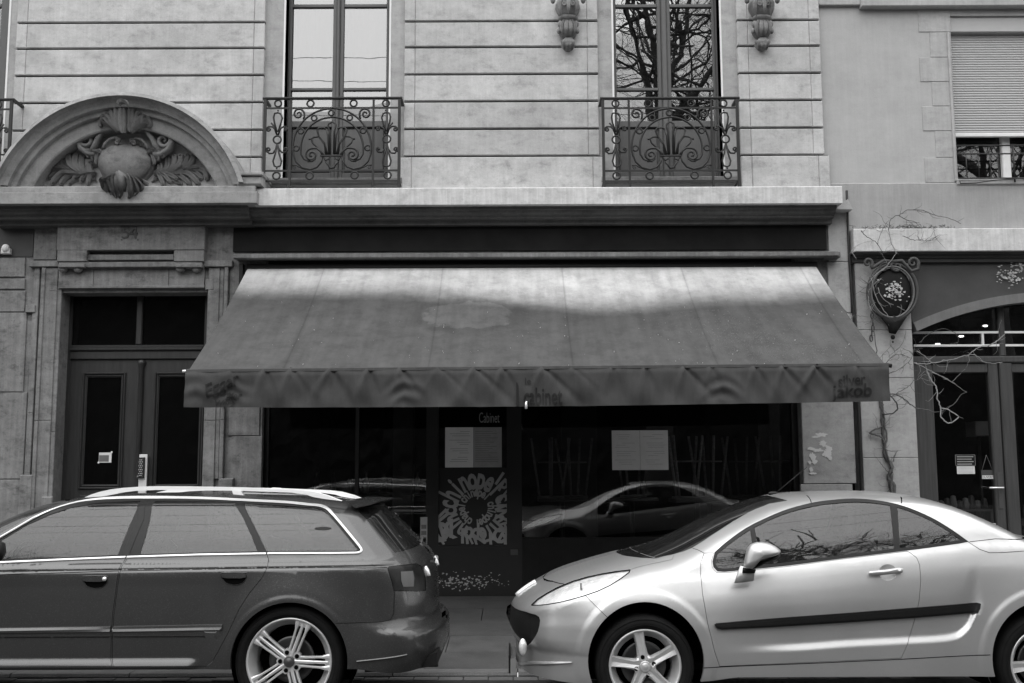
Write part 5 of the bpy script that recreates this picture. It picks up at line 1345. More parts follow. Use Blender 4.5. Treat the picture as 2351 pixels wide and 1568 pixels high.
tree('bare_tree', 'big bare plane tree across the street, mirrored in the right upper window', float(f0.x), YT_, 4, .36, [GA, GB, GC, GD], lev=6, group='bare trees across the street')
tree('bare_tree', 'bare tree across the street right of the big one, mirrored behind the thick limbs', V(1640, 300).x+2.0, -22, 9, .3, None, 8, 6, group='bare trees across the street')
tree('bare_tree', 'bare tree across the street mirrored in the window below the roller shutter', V(2300, 300).x, -20, 12, .3, None, 8, 6, group='bare trees across the street')
tree('bare_tree', 'bare tree across the street opposite the far left window', V(-60, 300).x, -20, 15, .3, None, 7, 6, group='bare trees across the street')
# evergreen belt in the park
hm = MB(); rs = np.random.RandomState(4)
nx, nz = 420, 26; ph = rs.rand(12)*6.28
def hh_(x): return 12.5+1.1*math.sin(x*.21+ph[0])+.9*math.sin(x*.47+ph[1])+.8*math.sin(x*1.1+ph[2])+.5*math.sin(x*2.9+ph[3])+(2.5 if x > 2 else 0)
hv = []
for j in range(nz+1):
    for i in range(nx+1):
        x = -75+150*i/nx; H_ = hh_(x)+rs.uniform(-.5, .7)*(j > nz-3); v = j/nz
        hv.append((x+rs.uniform(-.15, .15), -34-2.2*v**3+rs.uniform(-.12, .12), H_*v))
hm.add(hv, [(j*(nx+1)+i, j*(nx+1)+i+1, (j+1)*(nx+1)+i+1, (j+1)*(nx+1)+i) for j in range(nz) for i in range(nx)])
hb = MB(); hb.box(-75, 75, -60, -37.5, 0, 10); hm.add(hb.v, hb.f)
hm.build('evergreen_belt', M['hedge'], None, 'dense dark evergreen belt of the park across the street', 'trees', kind='stuff')
# overhead wires
for i, (y, z) in enumerate(((-10.2, 10.6), (-10.6, 10.15), (-10.9, 9.45), (-11.1, 9.15))):
    pts = [(x, y+.2*math.sin(x*.05+i), z+.00045*x*x+.02*i*x*.02) for x in np.linspace(-45, 45, 40)]
    mm = MB(); mm.tube(pts, .007, 5); mm.build('overhead_wire', M['iron'], None, 'thin overhead line above the street, '+['highest', 'second from the top', 'third from the top', 'lowest'][i]+' of four mirrored in the window', 'wire', 'overhead wires')
for s, lab in ((-1, 'left'), (1, 'right')):
    p_ = thing('street_pole', 'steel pole carrying the overhead lines, far to the '+lab, 'pole', (s*45, -10.6, 0))
    mm = MB(); mm.tube([(s*45, -10.6, -.1), (s*45, -10.6, 12)], [.14, .09], 10); mm.build('shaft', M['iron'], p_)
    mm = MB(); mm.box(s*45-.05, s*45+.05, -11.4, -9.9, 10., 10.1); mm.build('cross_arm', M['iron'], p_)
# ================================================================== CARS
def pchip(xs, ys):
    xs = np.array(xs, float); ys = np.array(ys, float); h = np.diff(xs); d = np.diff(ys)/h
    m = np.zeros_like(ys); m[0] = d[0]; m[-1] = d[-1]
    for i in range(1, len(xs)-1):
        if d[i-1]*d[i] <= 0: m[i] = 0
        else:
            w1 = 2*h[i]+h[i-1]; w2 = h[i]+2*h[i-1]; m[i] = (w1+w2)/(w1/d[i-1]+w2/d[i])
    def f(x):
        x = np.asarray(x, float); xc = np.clip(x, xs[0], xs[-1]); i = np.clip(np.searchsorted(xs, xc)-1, 0, len(xs)-2)
        t = (xc-xs[i])/h[i]
        return ys[i]*(1+2*t)*(1-t)**2+m[i]*h[i]*t*(1-t)**2+ys[i+1]*t*t*(3-2*t)+m[i+1]*h[i]*t*t*(t-1)
    return f
def sstep(x, a, b):
    t = np.clip((x-a)/(b-a), 0, 1); return t*t*(3-2*t)
class Shell:
    def __init__(s, Yc, top, front, rear, bottom, prof, belt, Rt, qt, Rf, pf, Rr, pr, wheels, flare, extra=None):
        s.Yc = Yc; s.zt = pchip(*zip(*top)); s.xf = pchip(*zip(*sorted((z, x) for x, z in front)))
        s.xr = pchip(*zip(*sorted((z, x) for x, z in rear))); s.zb = pchip(*zip(*bottom)); s.prof = pchip(*zip(*prof)); s.belt = belt
        s.Rt = pchip(*zip(*Rt)); s.qt = pchip(*zip(*qt)); s.Rf, s.pf, s.Rr, s.pr = Rf, pf, Rr, pr; s.wheels = wheels; s.flare = flare; s.extra = extra
        s.x0 = top[0][0]; s.x1 = top[-1][0]; s.lines = []
    def h(s, x, z):
        x = np.asarray(x, float); z = np.asarray(z, float)
        zz = z-s.belt(x)*sstep(z, .45, .95)
        hw = s.prof(zz)
        for (wx, wz, R) in s.wheels:
            r = np.hypot(x-wx, z-wz); hw = hw+s.flare[0]*(1-sstep(r, R+s.flare[1], R+s.flare[1]+s.flare[2]))*sstep(z, .15, .3)
            hw = hw+s.flare[3]*np.exp(-((r-R)/.14)**2)
        if s.extra: hw = hw+s.extra(x, z)
        tf = np.clip((x-s.xf(z))/s.Rf, 0, 1); tr = np.clip((s.xr(z)-x)/s.Rr, 0, 1)
        E = (1-(1-tf)**s.pf)**(1/s.pf)*(1-(1-tr)**s.pr)**(1/s.pr)
        q = s.qt(x); t = np.clip((s.zt(x)-z)/s.Rt(x), 0, 1); T = (1-(1-t)**q)**(1/q)
        return hw*E*T
    def normal(s, x, z, e=.001):
        x = np.minimum(np.maximum(x, s.xf(z)+.003), s.xr(z)-.003); z = np.minimum(z, s.zt(x)-.0025)
        hx = (s.h(x+e, z)-s.h(x-e, z))/(2*e); hz = (s.h(x, z+e)-s.h(x, z-e))/(2*e)
        n = np.stack([-hx, -np.ones_like(hx), -hz], 1); return n/np.linalg.norm(n, axis=1)[:, None]
    def proj(s, px, py):
        Y = s.Yc-.8
        for _ in range(14):
            X, Z = P(px, py, Y); Yn = s.Yc-float(s.h(X, Z)); Y = .4*Y+.6*Yn
        return (X, Z)
    def pp(s, L): return [s.proj(a, b) for a, b in L]
    def top(s, xa, xb, n=30): return [(float(x), float(s.zt(x))) for x in np.linspace(xa, xb, n)]
def dens(poly, step=.02, closed=True):
    out = []; n = len(poly)
    for i in range(n if closed else n-1):
        a, b = poly[i], poly[(i+1) % n]; L = math.hypot(b[0]-a[0], b[1]-a[1]); k = max(1, int(math.ceil(L/step)))
        for j in range(k): out.append((a[0]+(b[0]-a[0])*j/k, a[1]+(b[1]-a[1])*j/k))
    if not closed: out.append(poly[-1])
    return out
def smooth2(L, k=4):
    return [(q.x, q.y) for q in sm([(a, b, 0) for a, b in L], k)]
def keep_top(sh, poly, tol=.006):
    return [(x, float(sh.zt(x))) if z > float(sh.zt(x))-tol else (x, z) for x, z in poly]
def lift_top(sh, poly, tol=.004):
    return [(x, z+.05) if z > float(sh.zt(x))-tol else (x, z) for x, z in poly]
def area(p): return .5*sum(p[i][0]*p[(i+1) % len(p)][1]-p[(i+1) % len(p)][0]*p[i][1] for i in range(len(p)))
def inset(poly, d):
    if area(poly) < 0: poly = poly[::-1]
    n = len(poly); out = []
    for i in range(n):
        a, b, c = poly[i-1], poly[i], poly[(i+1) % n]
        e1 = Vector((b[0]-a[0], b[1]-a[1])); e2 = Vector((c[0]-b[0], c[1]-b[1]))
        if e1.length < 1e-7 or e2.length < 1e-7: continue
        e1.normalize(); e2.normalize(); n1 = Vector((-e1.y, e1.x)); n2 = Vector((-e2.y, e2.x)); m = n1+n2
        if m.length < .2: m = n1
        m.normalize(); k = d/max(.4, m.dot(n1)); out.append((b[0]+m.x*k, b[1]+m.y*k))
    return out
def inpoly(px, py, poly):
    px = np.asarray(px); py = np.asarray(py); c = np.zeros(px.shape, bool); n = len(poly); j = n-1
    for i in range(n):
        xi, yi = poly[i]; xj, yj = poly[j]
        if yi != yj:
            m = ((yi > py) != (yj > py)) & (px < (xj-xi)*(py-yi)/(yj-yi)+xi); c ^= m
        j = i
    return c
def panel(sh, name, mat, parent, outline, holes=(), off=0., rim=.018, step=.03, both=True, sep=False, label=None, label_far=None, res=.02, nside=None, fixn=False, shrink=False):
    outs = dens(outline, res); hs = [dens(h_, res) for h_ in holes]
    xs = [p[0] for p in outs]; zs_ = [p[1] for p in outs]
    X0, X1, Z0, Z1 = min(xs), max(xs), min(zs_), max(zs_)
    pts = []
    for x in np.arange(X0, X1, step):
        zt_ = min(Z1, float(sh.zt(x))); 
        D_ = float(sh.zt(x))-Z0; nv = max(4, int(D_/step*1.15))
        for k in range(1, nv+1):
            z = float(sh.zt(x))-D_*(k/nv)**1.5
            if Z0 < z < Z1: pts.append((x+(step*.5 if k % 2 else 0), z))
    for (wx, wz, R_) in sh.wheels:
        for dr in (.006, .014, .024, .034, .044, .052, .058, .062, .066, .070, .074, .078, .084, .092, .105, .12):
            nn_ = int(2*math.pi*(R_+dr)/.022)
            for a in np.arange(nn_)*2*math.pi/nn_: pts.append((wx+(R_+dr)*math.cos(a), wz+(R_+dr)*math.sin(a)))
    for ln, offs in sh.lines:
        for (x_, z_) in dens(ln, .02, False):
            for o_ in offs: pts.append((x_, z_+o_))
    if not shrink:
        for i_, x in enumerate(np.arange(X0, X1, step)):
            q_ = float(sh.qt(x)); rt_ = float(sh.Rt(x)); zt_ = float(sh.zt(x))
            for f_ in np.linspace(.07, .97, 15): pts.append((x+(step/2 if i_ % 2 else 0)*0+float(step)*.25*((int(f_*100)) % 2), zt_-rt_*(1-(1-f_**q_)**(1/q_))))
    for (xe, R, pw_, sgn) in ((sh.xf, sh.Rf, sh.pf, 1), (sh.xr, sh.Rr, sh.pr, -1)):
        for z in np.arange(Z0, Z1, step):
            e = float(xe(z))
            for f_ in np.linspace(.07, .97, 13): pts.append((e+sgn*R*(1-(1-f_**pw_)**(1/pw_)), z))
    pts = np.array(pts); keep = inpoly(pts[:, 0], pts[:, 1], outs)
    for h_ in hs: keep &= ~inpoly(pts[:, 0], pts[:, 1], h_)
    pts = pts[keep]
    allp = [Vector(p) for p in outs]; edges = [(i, (i+1) % len(outs)) for i in range(len(outs))]
    for h_ in hs:
        n0 = len(allp); allp += [Vector(p) for p in h_]; edges += [(n0+i, n0+(i+1) % len(h_)) for i in range(len(h_))]
    allp += [Vector(p) for p in pts]
    V_, E_, F_, *_ = delaunay_2d_cdt(allp, edges, [], 0, 1e-5)
    V_ = np.array([tuple(v) for v in V_]); F_ = np.array([f for f in F_ if len(f) == 3])
    c = V_[F_].mean(1); k = inpoly(c[:, 0], c[:, 1], outs)
    for h_ in hs: k &= ~inpoly(c[:, 0], c[:, 1], h_)
    F_ = F_[k]
    a2 = V_[F_]; cr_ = (a2[:, 1, 0]-a2[:, 0, 0])*(a2[:, 2, 1]-a2[:, 0, 1])-(a2[:, 1, 1]-a2[:, 0, 1])*(a2[:, 2, 0]-a2[:, 0, 0])
    F_[cr_ < 0] = F_[cr_ < 0][:, ::-1]
    used, inv = np.unique(F_.ravel(), return_inverse=True); V_ = V_[used]; F_ = inv.reshape(-1, 3)
    hh = np.maximum(0, sh.h(V_[:, 0], V_[:, 1]))+0
    if shrink:
        a_, b_ = V_[:, 0], V_[:, 1]
        for dx_, dz_ in ((0, .035), (.035, 0), (-.035, 0), (.03, .03), (-.03, .03)): hh = np.minimum(hh, sh.h(a_+dx_, b_+dz_))
        hh = np.maximum(hh, 0)
    N_ = sh.normal(V_[:, 0], V_[:, 1])
    hh2 = np.where(hh > .02, hh+(off(V_[:, 0], V_[:, 1]) if callable(off) else off), hh)
    edge_n = {}
    for f in F_:
        for i in range(3):
            e = (f[i], f[(i+1) % 3]); key = (min(e), max(e)); edge_n.setdefault(key, []).append(e)
    rimE = [v[0] for v in edge_n.values() if len(v) == 1]
    objs = []; first = None
    sides = [(-1,), (1,)] if (sep and both) else ([(-1, 1)] if both else [(-1,)])
    if nside: sides = [nside]
    for ss in sides:
        mb = MB()
        for sd in ss:
            n0 = len(mb.v); Y = sh.Yc+sd*hh2
            mb.v += [(float(a), float(y), float(b)) for (a, b), y in zip(V_, Y)]
            mb.f += [tuple(int(i)+n0 for i in (f if sd < 0 else f[::-1])) for f in F_]; mb.sm += [True]*len(F_)
            for i, nn in enumerate([] if fixn else N_): mb.nrm[n0+i] = (nn[0], nn[1]*(-sd), nn[2])
            if rim:
                for a, b in rimE:
                    if hh[a] < .03 and hh[b] < .03: continue
                    m0 = len(mb.v); A = mb.v[n0+a]; Bq = mb.v[n0+b]
                    ya, yb = A[1]-sd*min(rim, hh[a]), Bq[1]-sd*min(rim, hh[b])
                    mb.v += [A, Bq, (Bq[0], yb, Bq[2]), (A[0], ya, A[2])]
                    q = (m0+3, m0+2, m0+1, m0) if sd < 0 else (m0, m0+1, m0+2, m0+3); mb.f.append(q); mb.sm.append(False)
        o = mb.build(name, mat, parent, label if ss[0] < 0 else label_far)
        objs.append(o)
    return objs
def strip(sh, name, mat, parent, pts, wd, off, label=None, closed=False, both=True, crown=.0, flatz=False):
    L = dens(pts, .015, closed); n = len(L); o = None
    for sd in ((-1, 1) if both else (-1,)):
        mb = MB(); vs_ = []; fs = []
        for i in range(n):
            a = L[i-1] if (closed or i > 0) else L[0]; b = L[(i+1) % n] if (closed or i < n-1) else L[-1]
            t = Vector((b[0]-a[0], b[1]-a[1])); t = t.normalized() if t.length > 1e-9 else Vector((1, 0)); nn = (-t.y, t.x)
            ww = wd(i/(n-1))/2 if callable(wd) else wd/2
            for q, o_ in ((-1, -.002), (-.8, off), (0, off+crown), (.8, off), (1, -.002)):
                x_, z_ = L[i][0]+nn[0]*ww*q, L[i][1]+nn[1]*ww*q
                vs_.append((x_, sh.Yc+sd*(float(sh.h(x_, z_))+o_), z_))
        for i in range(n if closed else n-1):
            j = (i+1) % n
            for k in range(4):
                f = (i*5+k, j*5+k, j*5+k+1, i*5+k+1); fs.append(f if sd < 0 else f[::-1])
        mb.add(vs_, fs, False); o = mb.build(name, mat, parent, label)
    return o
def circ(x, z, r, n=64): return [(x+r*math.cos(a), z+r*math.sin(a)) for a in np.linspace(0, 2*math.pi, n, endpoint=False)]
def body_outline(sh):
    x0, x1 = sh.x0, sh.x1
    k = .5-.5*np.cos(np.linspace(0, math.pi, 200)); xs = x0+(x1-x0)*k
    zr0 = float(sh.zt(x1)); zf0 = float(sh.zt(x0))
    top = [(float(x), float(sh.zt(x))) for x in xs]
    zbr = float(sh.zb(x1)); rear = [(float(sh.xr(z)), float(z)) for z in np.linspace(zr0, zbr, 60)][1:]
    xb_ = rear[-1][0]; zbf = float(sh.zb(x0)); xfb = float(sh.xf(zbf))
    bot = [(float(x), float(sh.zb(x))) for x in np.linspace(xb_, xfb, 120)][1:]
    front = [(float(sh.xf(z)), float(z)) for z in np.linspace(zbf, zf0, 50)][1:-1]
    return top+rear+bot+front
def wheel(parent, x, z, yface, rt, rr_, style, tw=.215, ang=0, mats=('alloy',), first=None):
    # local frame: centre of the outer face; -Y points to the camera
    O = (x, yface, z)
    if first is None:
        mb = MB()
        prof = [(rr_-.012, .0+.012), (rr_+.004, .008), (rr_+.002, .0), (rr_-.006, -.002), (rr_-.012, .004), (rr_-.018, .03), (rr_-.045, .06), (rr_-.05, .18), (rr_-.02, .2)]
        mb.lathe([(a, b) for a, b in prof], O, 72)
        w_ = mb.build('wheel', M[mats[0]], parent, origin=O)
        mb = MB(); d = rt-rr_
        mb.lathe([(rr_+.0, .008), (rr_+.01*d/.07, -.004), (rr_+d*.25, -.014), (rr_+d*.55, -.018), (rr_+d*.8, -.008), (rr_+d*.93, .010), (rt-.002, .03), (rt, .05), (rt, tw-.03), (rt-d*.1, tw), (rr_, tw+.005)], O, 72)
        # moulded ridges on the side wall
        mb.lathe([(rr_+d*.30, -.0145), (rr_+d*.33, -.0185), (rr_+d*.36, -.016)], O, 72); mb.lathe([(rr_+d*.7, -.014), (rr_+d*.73, -.0175), (rr_+d*.76, -.012)], O, 72)
        mb.build('tyre', M['tyre'], w_)
        mb = MB(); mb.lathe([(0, .10), (.12, .10), (.14, .085), (.14, .11), (.0, .12)], O, 40); mb.lathe([(.05, .07), (.07, .075), (.07, .1), (0, .1)], O, 24); mb.build('brake_disc', M['disc'], w_)
        mb = MB(); mb.lathe([(rr_-.045, .19), (0, .19)], O, 40); mb.build('wheel_back', M['seam'], w_)
        if style == 'five':
            ns_, a0 = 5, math.radians(100+ang)
            for i in range(ns_):
                a = a0-i*2*math.pi/ns_; mb = MB(); u = Vector((math.cos(a), 0, math.sin(a))); v = Vector((-math.sin(a), 0, math.cos(a)))
                sec = []
                for r, w_in, w_out, y0, y1 in ((.035, .030, .040, .004, .05), (.07, .020, .034, .006, .05), (.13, .022, .030, .008, .05), (.19, .027, .034, .008, .05), (rr_-.012, .031, .038, .006, .05)):
                    sec.append([Vector(O)+u*r+v*(s_*ww)+Vector((0, yy, 0)) for s_, ww, yy in ((-1, w_out, y1), (-1, w_out*.98, y0+.022), (-1, w_in, y0), (-.0, 0, y0+.006), (1, w_in, y0), (1, w_out*.98, y0+.022), (1, w_out, y1))])
                vs_ = [p for r in sec for p in r]; fs = []
                for j in range(len(sec)-1):
                    for k in range(6): fs.append((j*7+k, j*7+k+1, (j+1)*7+k+1, (j+1)*7+k))
                mb.add(vs_, fs, False); mb.build('spoke', M[mats[0]], w_)
                mb = MB(); am = a-math.pi/ns_; u2 = Vector((math.cos(am), 0, math.sin(am))); 
                web = [(O[0]+r_*math.cos(am+d_), O[2]+r_*math.sin(am+d_)) for r_, d_ in ((.03, -.6), (.075, -.42), (.07, -.2), (.062, 0), (.07, .2), (.075, .42), (.03, .6))]
                mb.prism(web, O[1]+.016, O[1]+.05); mb.build('hub_web', M[mats[0]], w_)
            nb, rb, ab = 4, .056, math.radians(105)
        else:
            ns_, a0 = 5, math.radians(70)
            for i in range(ns_):
                a = a0-i*2*math.pi/ns_; mb = MB(); u = Vector((math.cos(a), 0, math.sin(a))); v = Vector((-math.sin(a), 0, math.cos(a)))
                def q(r, t, y): return Vector(O)+u*r+v*t+Vector((0, y, 0))
                R1 = rr_-.014
                for s_ in (-1, 0, 1):
                    if s_ == 0: path = [(.03, 0, .010), (R1-.01, 0, .006)]; wdt = [.011, .008]
                    else: path = [(.062, s_*.026, .014), (.10, s_*.026, .011), (R1-.055, s_*.031, .008), (R1-.02, s_*.034, .006), (R1, s_*.034, .006)]; wdt = [.008, .0065, .0065, .014, .018]
                    vs_ = []; fs = []
                    for (r, t, y), w2 in zip(path, wdt):
                        vs_ += [q(r, t-w2, y+.035), q(r, t-w2, y+.004), q(r, t-w2*.5, y), q(r, t+w2*.5, y), q(r, t+w2, y+.004), q(r, t+w2, y+.035)]
                    for j in range(len(path)-1):
                        for k in range(5): fs.append((j*6+k, j*6+k+1, (j+1)*6+k+1, (j+1)*6+k))
                    mb.add(vs_, fs, False)
                vs_ = [q(R1-.028, -.04, .012), q(R1-.028, .04, .012), q(R1+.002, .05, .010), q(R1+.002, -.05, .010)]
                mb.add(vs_, [(0, 1, 2, 3)]); mb.build('spoke', M[mats[0]], w_)
            mb = MB(); 
            poly = []
            for i in range(60):
                a = 2*math.pi*i/60; ph_ = math.cos(5*(a-a0)); poly.append((O[0]+(.068+.012*(-ph_))*math.cos(a), O[2]+(.068+.012*(-ph_))*math.sin(a)))
            mb.prism(poly, O[1]+.014, O[1]+.05); mb.build('hub', M[mats[0]], w_)
            nb, rb, ab = 5, .056, math.radians(106)
        if style == 'five':
            mb = MB(); mb.lathe([(.07, .03), (.062, .013), (.035, .010)], O, 32); mb.build('hub', M[mats[0]], w_)
        for i in range(nb):
            a = ab+i*2*math.pi/nb; c = (O[0]+rb*math.cos(a), O[1]+.0, O[2]+rb*math.sin(a))
            mb = MB(); mb.lathe([(.0135, .0085), (.012, .006), (.0, .0085)], c, 16); mb.build('wheel_bolt', M['seam'], w_)
        mb = MB(); mb.lathe([(.034, .012), (.033, -.001), (.030, -.004), (.0265, -.002), (.022, -.005), (0, -.008)], O, 32); mb.build('hub_cap', M['disc' if style != 'five' else mats[0]], w_)
        return w_
    o = first
    return copy_wheel(o, parent, (x, yface, z), False)
def copy_wheel(o, parent, O, flip):
    c = o.copy(); col.objects.link(c); c.parent = parent; c.location = Vector(O)-ORG[parent.name]; ORG[c.name] = Vector(O)
    if flip: c.rotation_euler = (0, 0, math.pi)
    for ch in ALL_CHILDREN(o):
        d = ch.copy(); col.objects.link(d); d.parent = c
    return c
def well(sh, parent, x, z, R):
    for sd in (-1, 1):
        mb = MB(); y0, y1 = sh.Yc+sd*.80, sh.Yc+sd*.45
        n = 30; vs_ = []; fs = []
        for i in range(n+1):
            a = -.5+(math.pi+1)*i/n; vs_ += [(x+(R+.02)*math.cos(a), y0, z+(R+.02)*math.sin(a)), (x+(R+.02)*math.cos(a), y1, z+(R+.02)*math.sin(a))]
        for i in range(n): fs.append((2*i, 2*i+2, 2*i+3, 2*i+1))
        mb.add(vs_, fs, True); mb.add([vs_[2*i+1] for i in range(n+1)], [tuple(range(n+1))]); mb.build('wheel_well', M['seam'], parent)
def conv(L, Y): return [P(a, b, Y) for a, b in L]
YC = -4.57
# ---------------------------------------------------------------- silver coupe-cabriolet
pw1 = P(1482, 1524, -5.42); pw2 = P(2406, 1513, -5.42); WZ = .335
archR = 131/369.
cA = P(1483, 1518, -5.43); cB = (pw2[0]+.003, cA[1])
nose = P(1173.6, 1386, YC)
top_p = [(nose[0], nose[1])]+[P(a, b, YC) for a, b in ((1176, 1380), (1184, 1370), (1200, 1356), (1222, 1341), (1247, 1327.5), (1281, 1310.7), (1339, 1291), (1383, 1278), (1412, 1270), (1440, 1263), (1478, 1251), (1523, 1234), (1570, 1212), (1616, 1189), (1687, 1160), (1750, 1140), (1800, 1131), (1850, 1128), (1910, 1126.5), (1971, 1126.3), (2020, 1128.6), (2066, 1135), (2118, 1149), (2158, 1163), (2203, 1183), (2236, 1200), (2268, 1215), (2300, 1222), (2340, 1229), (2380, 1236))]
rear_x = 4.02
top_p += [(3.95, .93), (rear_x, .86)]
frontp = [P(a, b, YC) for a, b in ((1173.6, 1386), (1171.5, 1410), (1171, 1430), (1176, 1450), (1184, 1463), (1185, 1490), (1185, 1518), (1195, 1540))]
frontp = [(nose[0], 1.5), (nose[0], nose[1]+.01)]+frontp[1:]
frontp.append((frontp[-1][0]+.06, frontp[-1][1]-.05))
rearp = [(rear_x+.0, 1.5), (rear_x, .86), (rear_x+.02, .7), (rear_x+.01, .5), (rear_x-.03, .35), (rear_x-.1, .2)]
zbn = P(1295, 1562, -5.3)[1]; zbs = P(1800, 1553, -5.4)[1]
bot_p = [(-.1, zbn+.02), (.2, zbn), (.5, zbn-.005), (1.2, zbs-.02), (1.4, zbs), (2.9, zbs), (3.3, zbs), (4.1, zbs+.02)]
bl0 = P(1811, 1298, -5.37)[1]; slope_b = (P(2082, 1265, -5.37)[1]-bl0)/(P(2082, 1265, -5.37)[0]-P(1811, 1298, -5.37)[0])
xb0_ = P(1811, 1298, -5.37)[0]
def belt_p(x): return np.clip((np.asarray(x)-xb0_)*slope_b, -.06, .14)
crz = [P(a, b, -5.42) for a, b in ((1655, 1502), (1811, 1498), (1958, 1488), (2072, 1482), (2160, 1477), (2195, 1471), (2222, 1450), (2240, 1415), (2252, 1400))]
cfz = pchip([c[0] for c in crz], [c[1] for c in crz])
def extra_p(x, z):
    zc_ = cfz(x); fade = sstep(x, crz[0][0]-.05, crz[0][0]+.5)*(1-sstep(x, crz[-2][0]-.02, crz[-1][0]+.02))
    d = z-zc_
    return -.020*fade*sstep(d, .0, .06)*(1-sstep(d, .08, .30))
SP = Shell(YC, top_p, frontp, rearp, bot_p,
           [(0., .76), (.16, .80), (.22, .842), (.30, .852), (.45, .858), (.56, .858), (.66, .85), (.76, .835), (.84, .815), (.90, .795), (bl0, .775), (1.0, .75), (1.1, .70), (1.2, .645), (1.3, .585), (1.4, .52)],
           belt_p, [(-.1, .10), (.3, .15), (.8, .17), (1.0, .19), (1.25, .17), (1.7, .10), (2.2, .085), (2.8, .085), (3.1, .12), (4.1, .13)],
           [(-.1, 2.2), (.8, 2.3), (1.0, 1.9), (1.6, 1.9), (2.0, 2.2), (4, 2.2)], .62, 2.35, .45, 2.4,
           [(cA[0], cA[1], archR), (cB[0], cB[1], archR)], (.007, .045, .045, .012), extra_p)
SP.lines = [(crz[:-1], (-.006, -.002, 0, .004, .009, .015, .022, .030, .04, .052, .065, .08))]
CP = thing('convertible_car', 'silver two door coupe parked on the right, cut off by the right edge', 'car', ((pw1[0]+pw2[0])/2, YC, .02))
T_ = lambda x, y: (1162.6+x/4.5385, 1222.6+y/4.5385)     # closeup crop to D
Dc = lambda x, y: (1581.6+x/3.0555, 1055+y/3.0555)
Cc = lambda x, y: (1111.4+x/3.0555, 1055+y/3.0555)
def TT(f, L): return [f(a, b) for a, b in L]
hl_top = TT(T_, [(258, 757), (330, 690), (420, 635), (520, 580), (600, 545), (700, 505), (850, 462), (1000, 430), (1150, 405), (1290, 388)])
hl_bot = TT(T_, [(1280, 415), (1200, 475), (1080, 550), (950, 610), (820, 655), (700, 690), (560, 725), (420, 750), (340, 757)])
hl = dens(SP.pp(hl_top+hl_bot), .02)
hood_near = SP.pp(hl_top[4:]+TT(Cc, [(1090, 753), (1150, 738), (1240, 720), (1320, 703), (1335, 662)]))
xh0, xh1 = P(1247, 1328, YC)[0], P(1415, 1270, YC)[0]
ap = SP.pp(TT(Cc, [(1345, 660), (1400, 645), (1460, 620), (1530, 577), (1600, 530), (1675, 480), (1750, 432), (1830, 385), (1900, 350), (2000, 310), (2130, 288)]))
ws_x1 = P(1752, 1140, YC)[0]
hood = hood_near+[(hood_near[-1][0]-.12, float(SP.zt(hood_near[-1][0]-.12))-.055)]+SP.top(xh1, xh0, 60)
wind = ap+[(ap[-1][0]-.03, ap[-1][1]+.018)]+SP.top(ws_x1, xh1+.004, 80)+[(hood[-61][0]+.004, hood[-61][1]+.001)]
win_out = smooth2(SP.pp(TT(Dc, [(180, 650), (260, 580), (400, 480), (560, 400), (700, 345), (860, 303), (1000, 283), (1150, 273), (1300, 283), (1430, 305), (1550, 340), (1700, 405), (1820, 475), (1900, 530), (1965, 577)])), 3)+\
          SP.pp(TT(Dc, [(1900, 590), (1700, 618), (1530, 640), (1100, 692), (700, 745), (450, 770), (250, 789), (200, 785), (172, 755), (165, 715)]))
win_out = dens(win_out, .02)
door_p = SP.pp(TT(Dc, [(105, 655), (82, 720), (80, 800), (95, 950), (130, 1150), (180, 1350), (215, 1453), (850, 1425), (1490, 1395), (1530, 1310), (1560, 1210), (1590, 1110), (1615, 1000), (1628, 850), (1620, 740), (1600, 690), (1550, 650), (1530, 642)]))+\
         SP.pp(TT(Dc, [(1100, 694), (700, 748), (450, 773), (250, 793), (196, 790), (166, 757), (160, 712), (176, 652)]))
door_p = dens(door_p, .03)
mouth = dens(conv(TT(T_, [(60, 838), (120, 832), (200, 822), (300, 828), (335, 845), (345, 880), (340, 930), (322, 1000), (295, 1060), (250, 1140), (215, 1187), (165, 1140), (90, 1092), (30, 1030), (0, 940), (10, 870)]), YC-.5), .02)
arches = [circ(cA[0], cA[1], archR), circ(cB[0], cB[1], archR)]
outl_p = body_outline(SP)
panel(SP, 'body', M['paint_silver'], CP, outl_p, [lift_top(SP, hood), lift_top(SP, wind), win_out, door_p, hl, mouth]+arches, step=.03, rim=.03)
panel(SP, 'bonnet', M['paint_silver'], CP, keep_top(SP, inset(hood, .0018)), [hl], step=.028, rim=.012)
bowl = [SP.proj(*Dc(1395+62*math.cos(a), 792-58*math.sin(a))) for a in np.linspace(0, 6.283, 28, endpoint=False)]; bcx, bcz = SP.proj(*Dc(1395, 792))
panel(SP, 'handle_recess', M['paint_silver'], CP, bowl, step=.01, rim=0, off=lambda x, z: -.02*np.clip(1-((x-bcx)**2+(z-bcz)**2)/.055**2, 0, 1)-.0005, sep=True, fixn=True)
panel(SP, 'door', M['paint_silver'], CP, inset(door_p, .003), [bowl], step=.028, rim=.014, sep=True)
dw = [o for o in ALL_CHILDREN(CP) if o.name.startswith('door')]
panel(SP, 'windscreen', M['glass_car2'], CP, wind, step=.04, rim=0, off=-.004)
gl_in = inset(win_out, .020)
div = [Dc(1404, 296), Dc(1458, 306), Dc(1482, 660), Dc(1446, 670)]; divw = SP.pp(div)
gA = [p for p in gl_in]
xdl = lambda z: divw[0][0]+(divw[3][0]-divw[0][0])*(divw[0][1]-z)/(divw[0][1]-divw[3][1]); xdr = lambda z: divw[1][0]+(divw[2][0]-divw[1][0])*(divw[1][1]-z)/(divw[1][1]-divw[2][1])
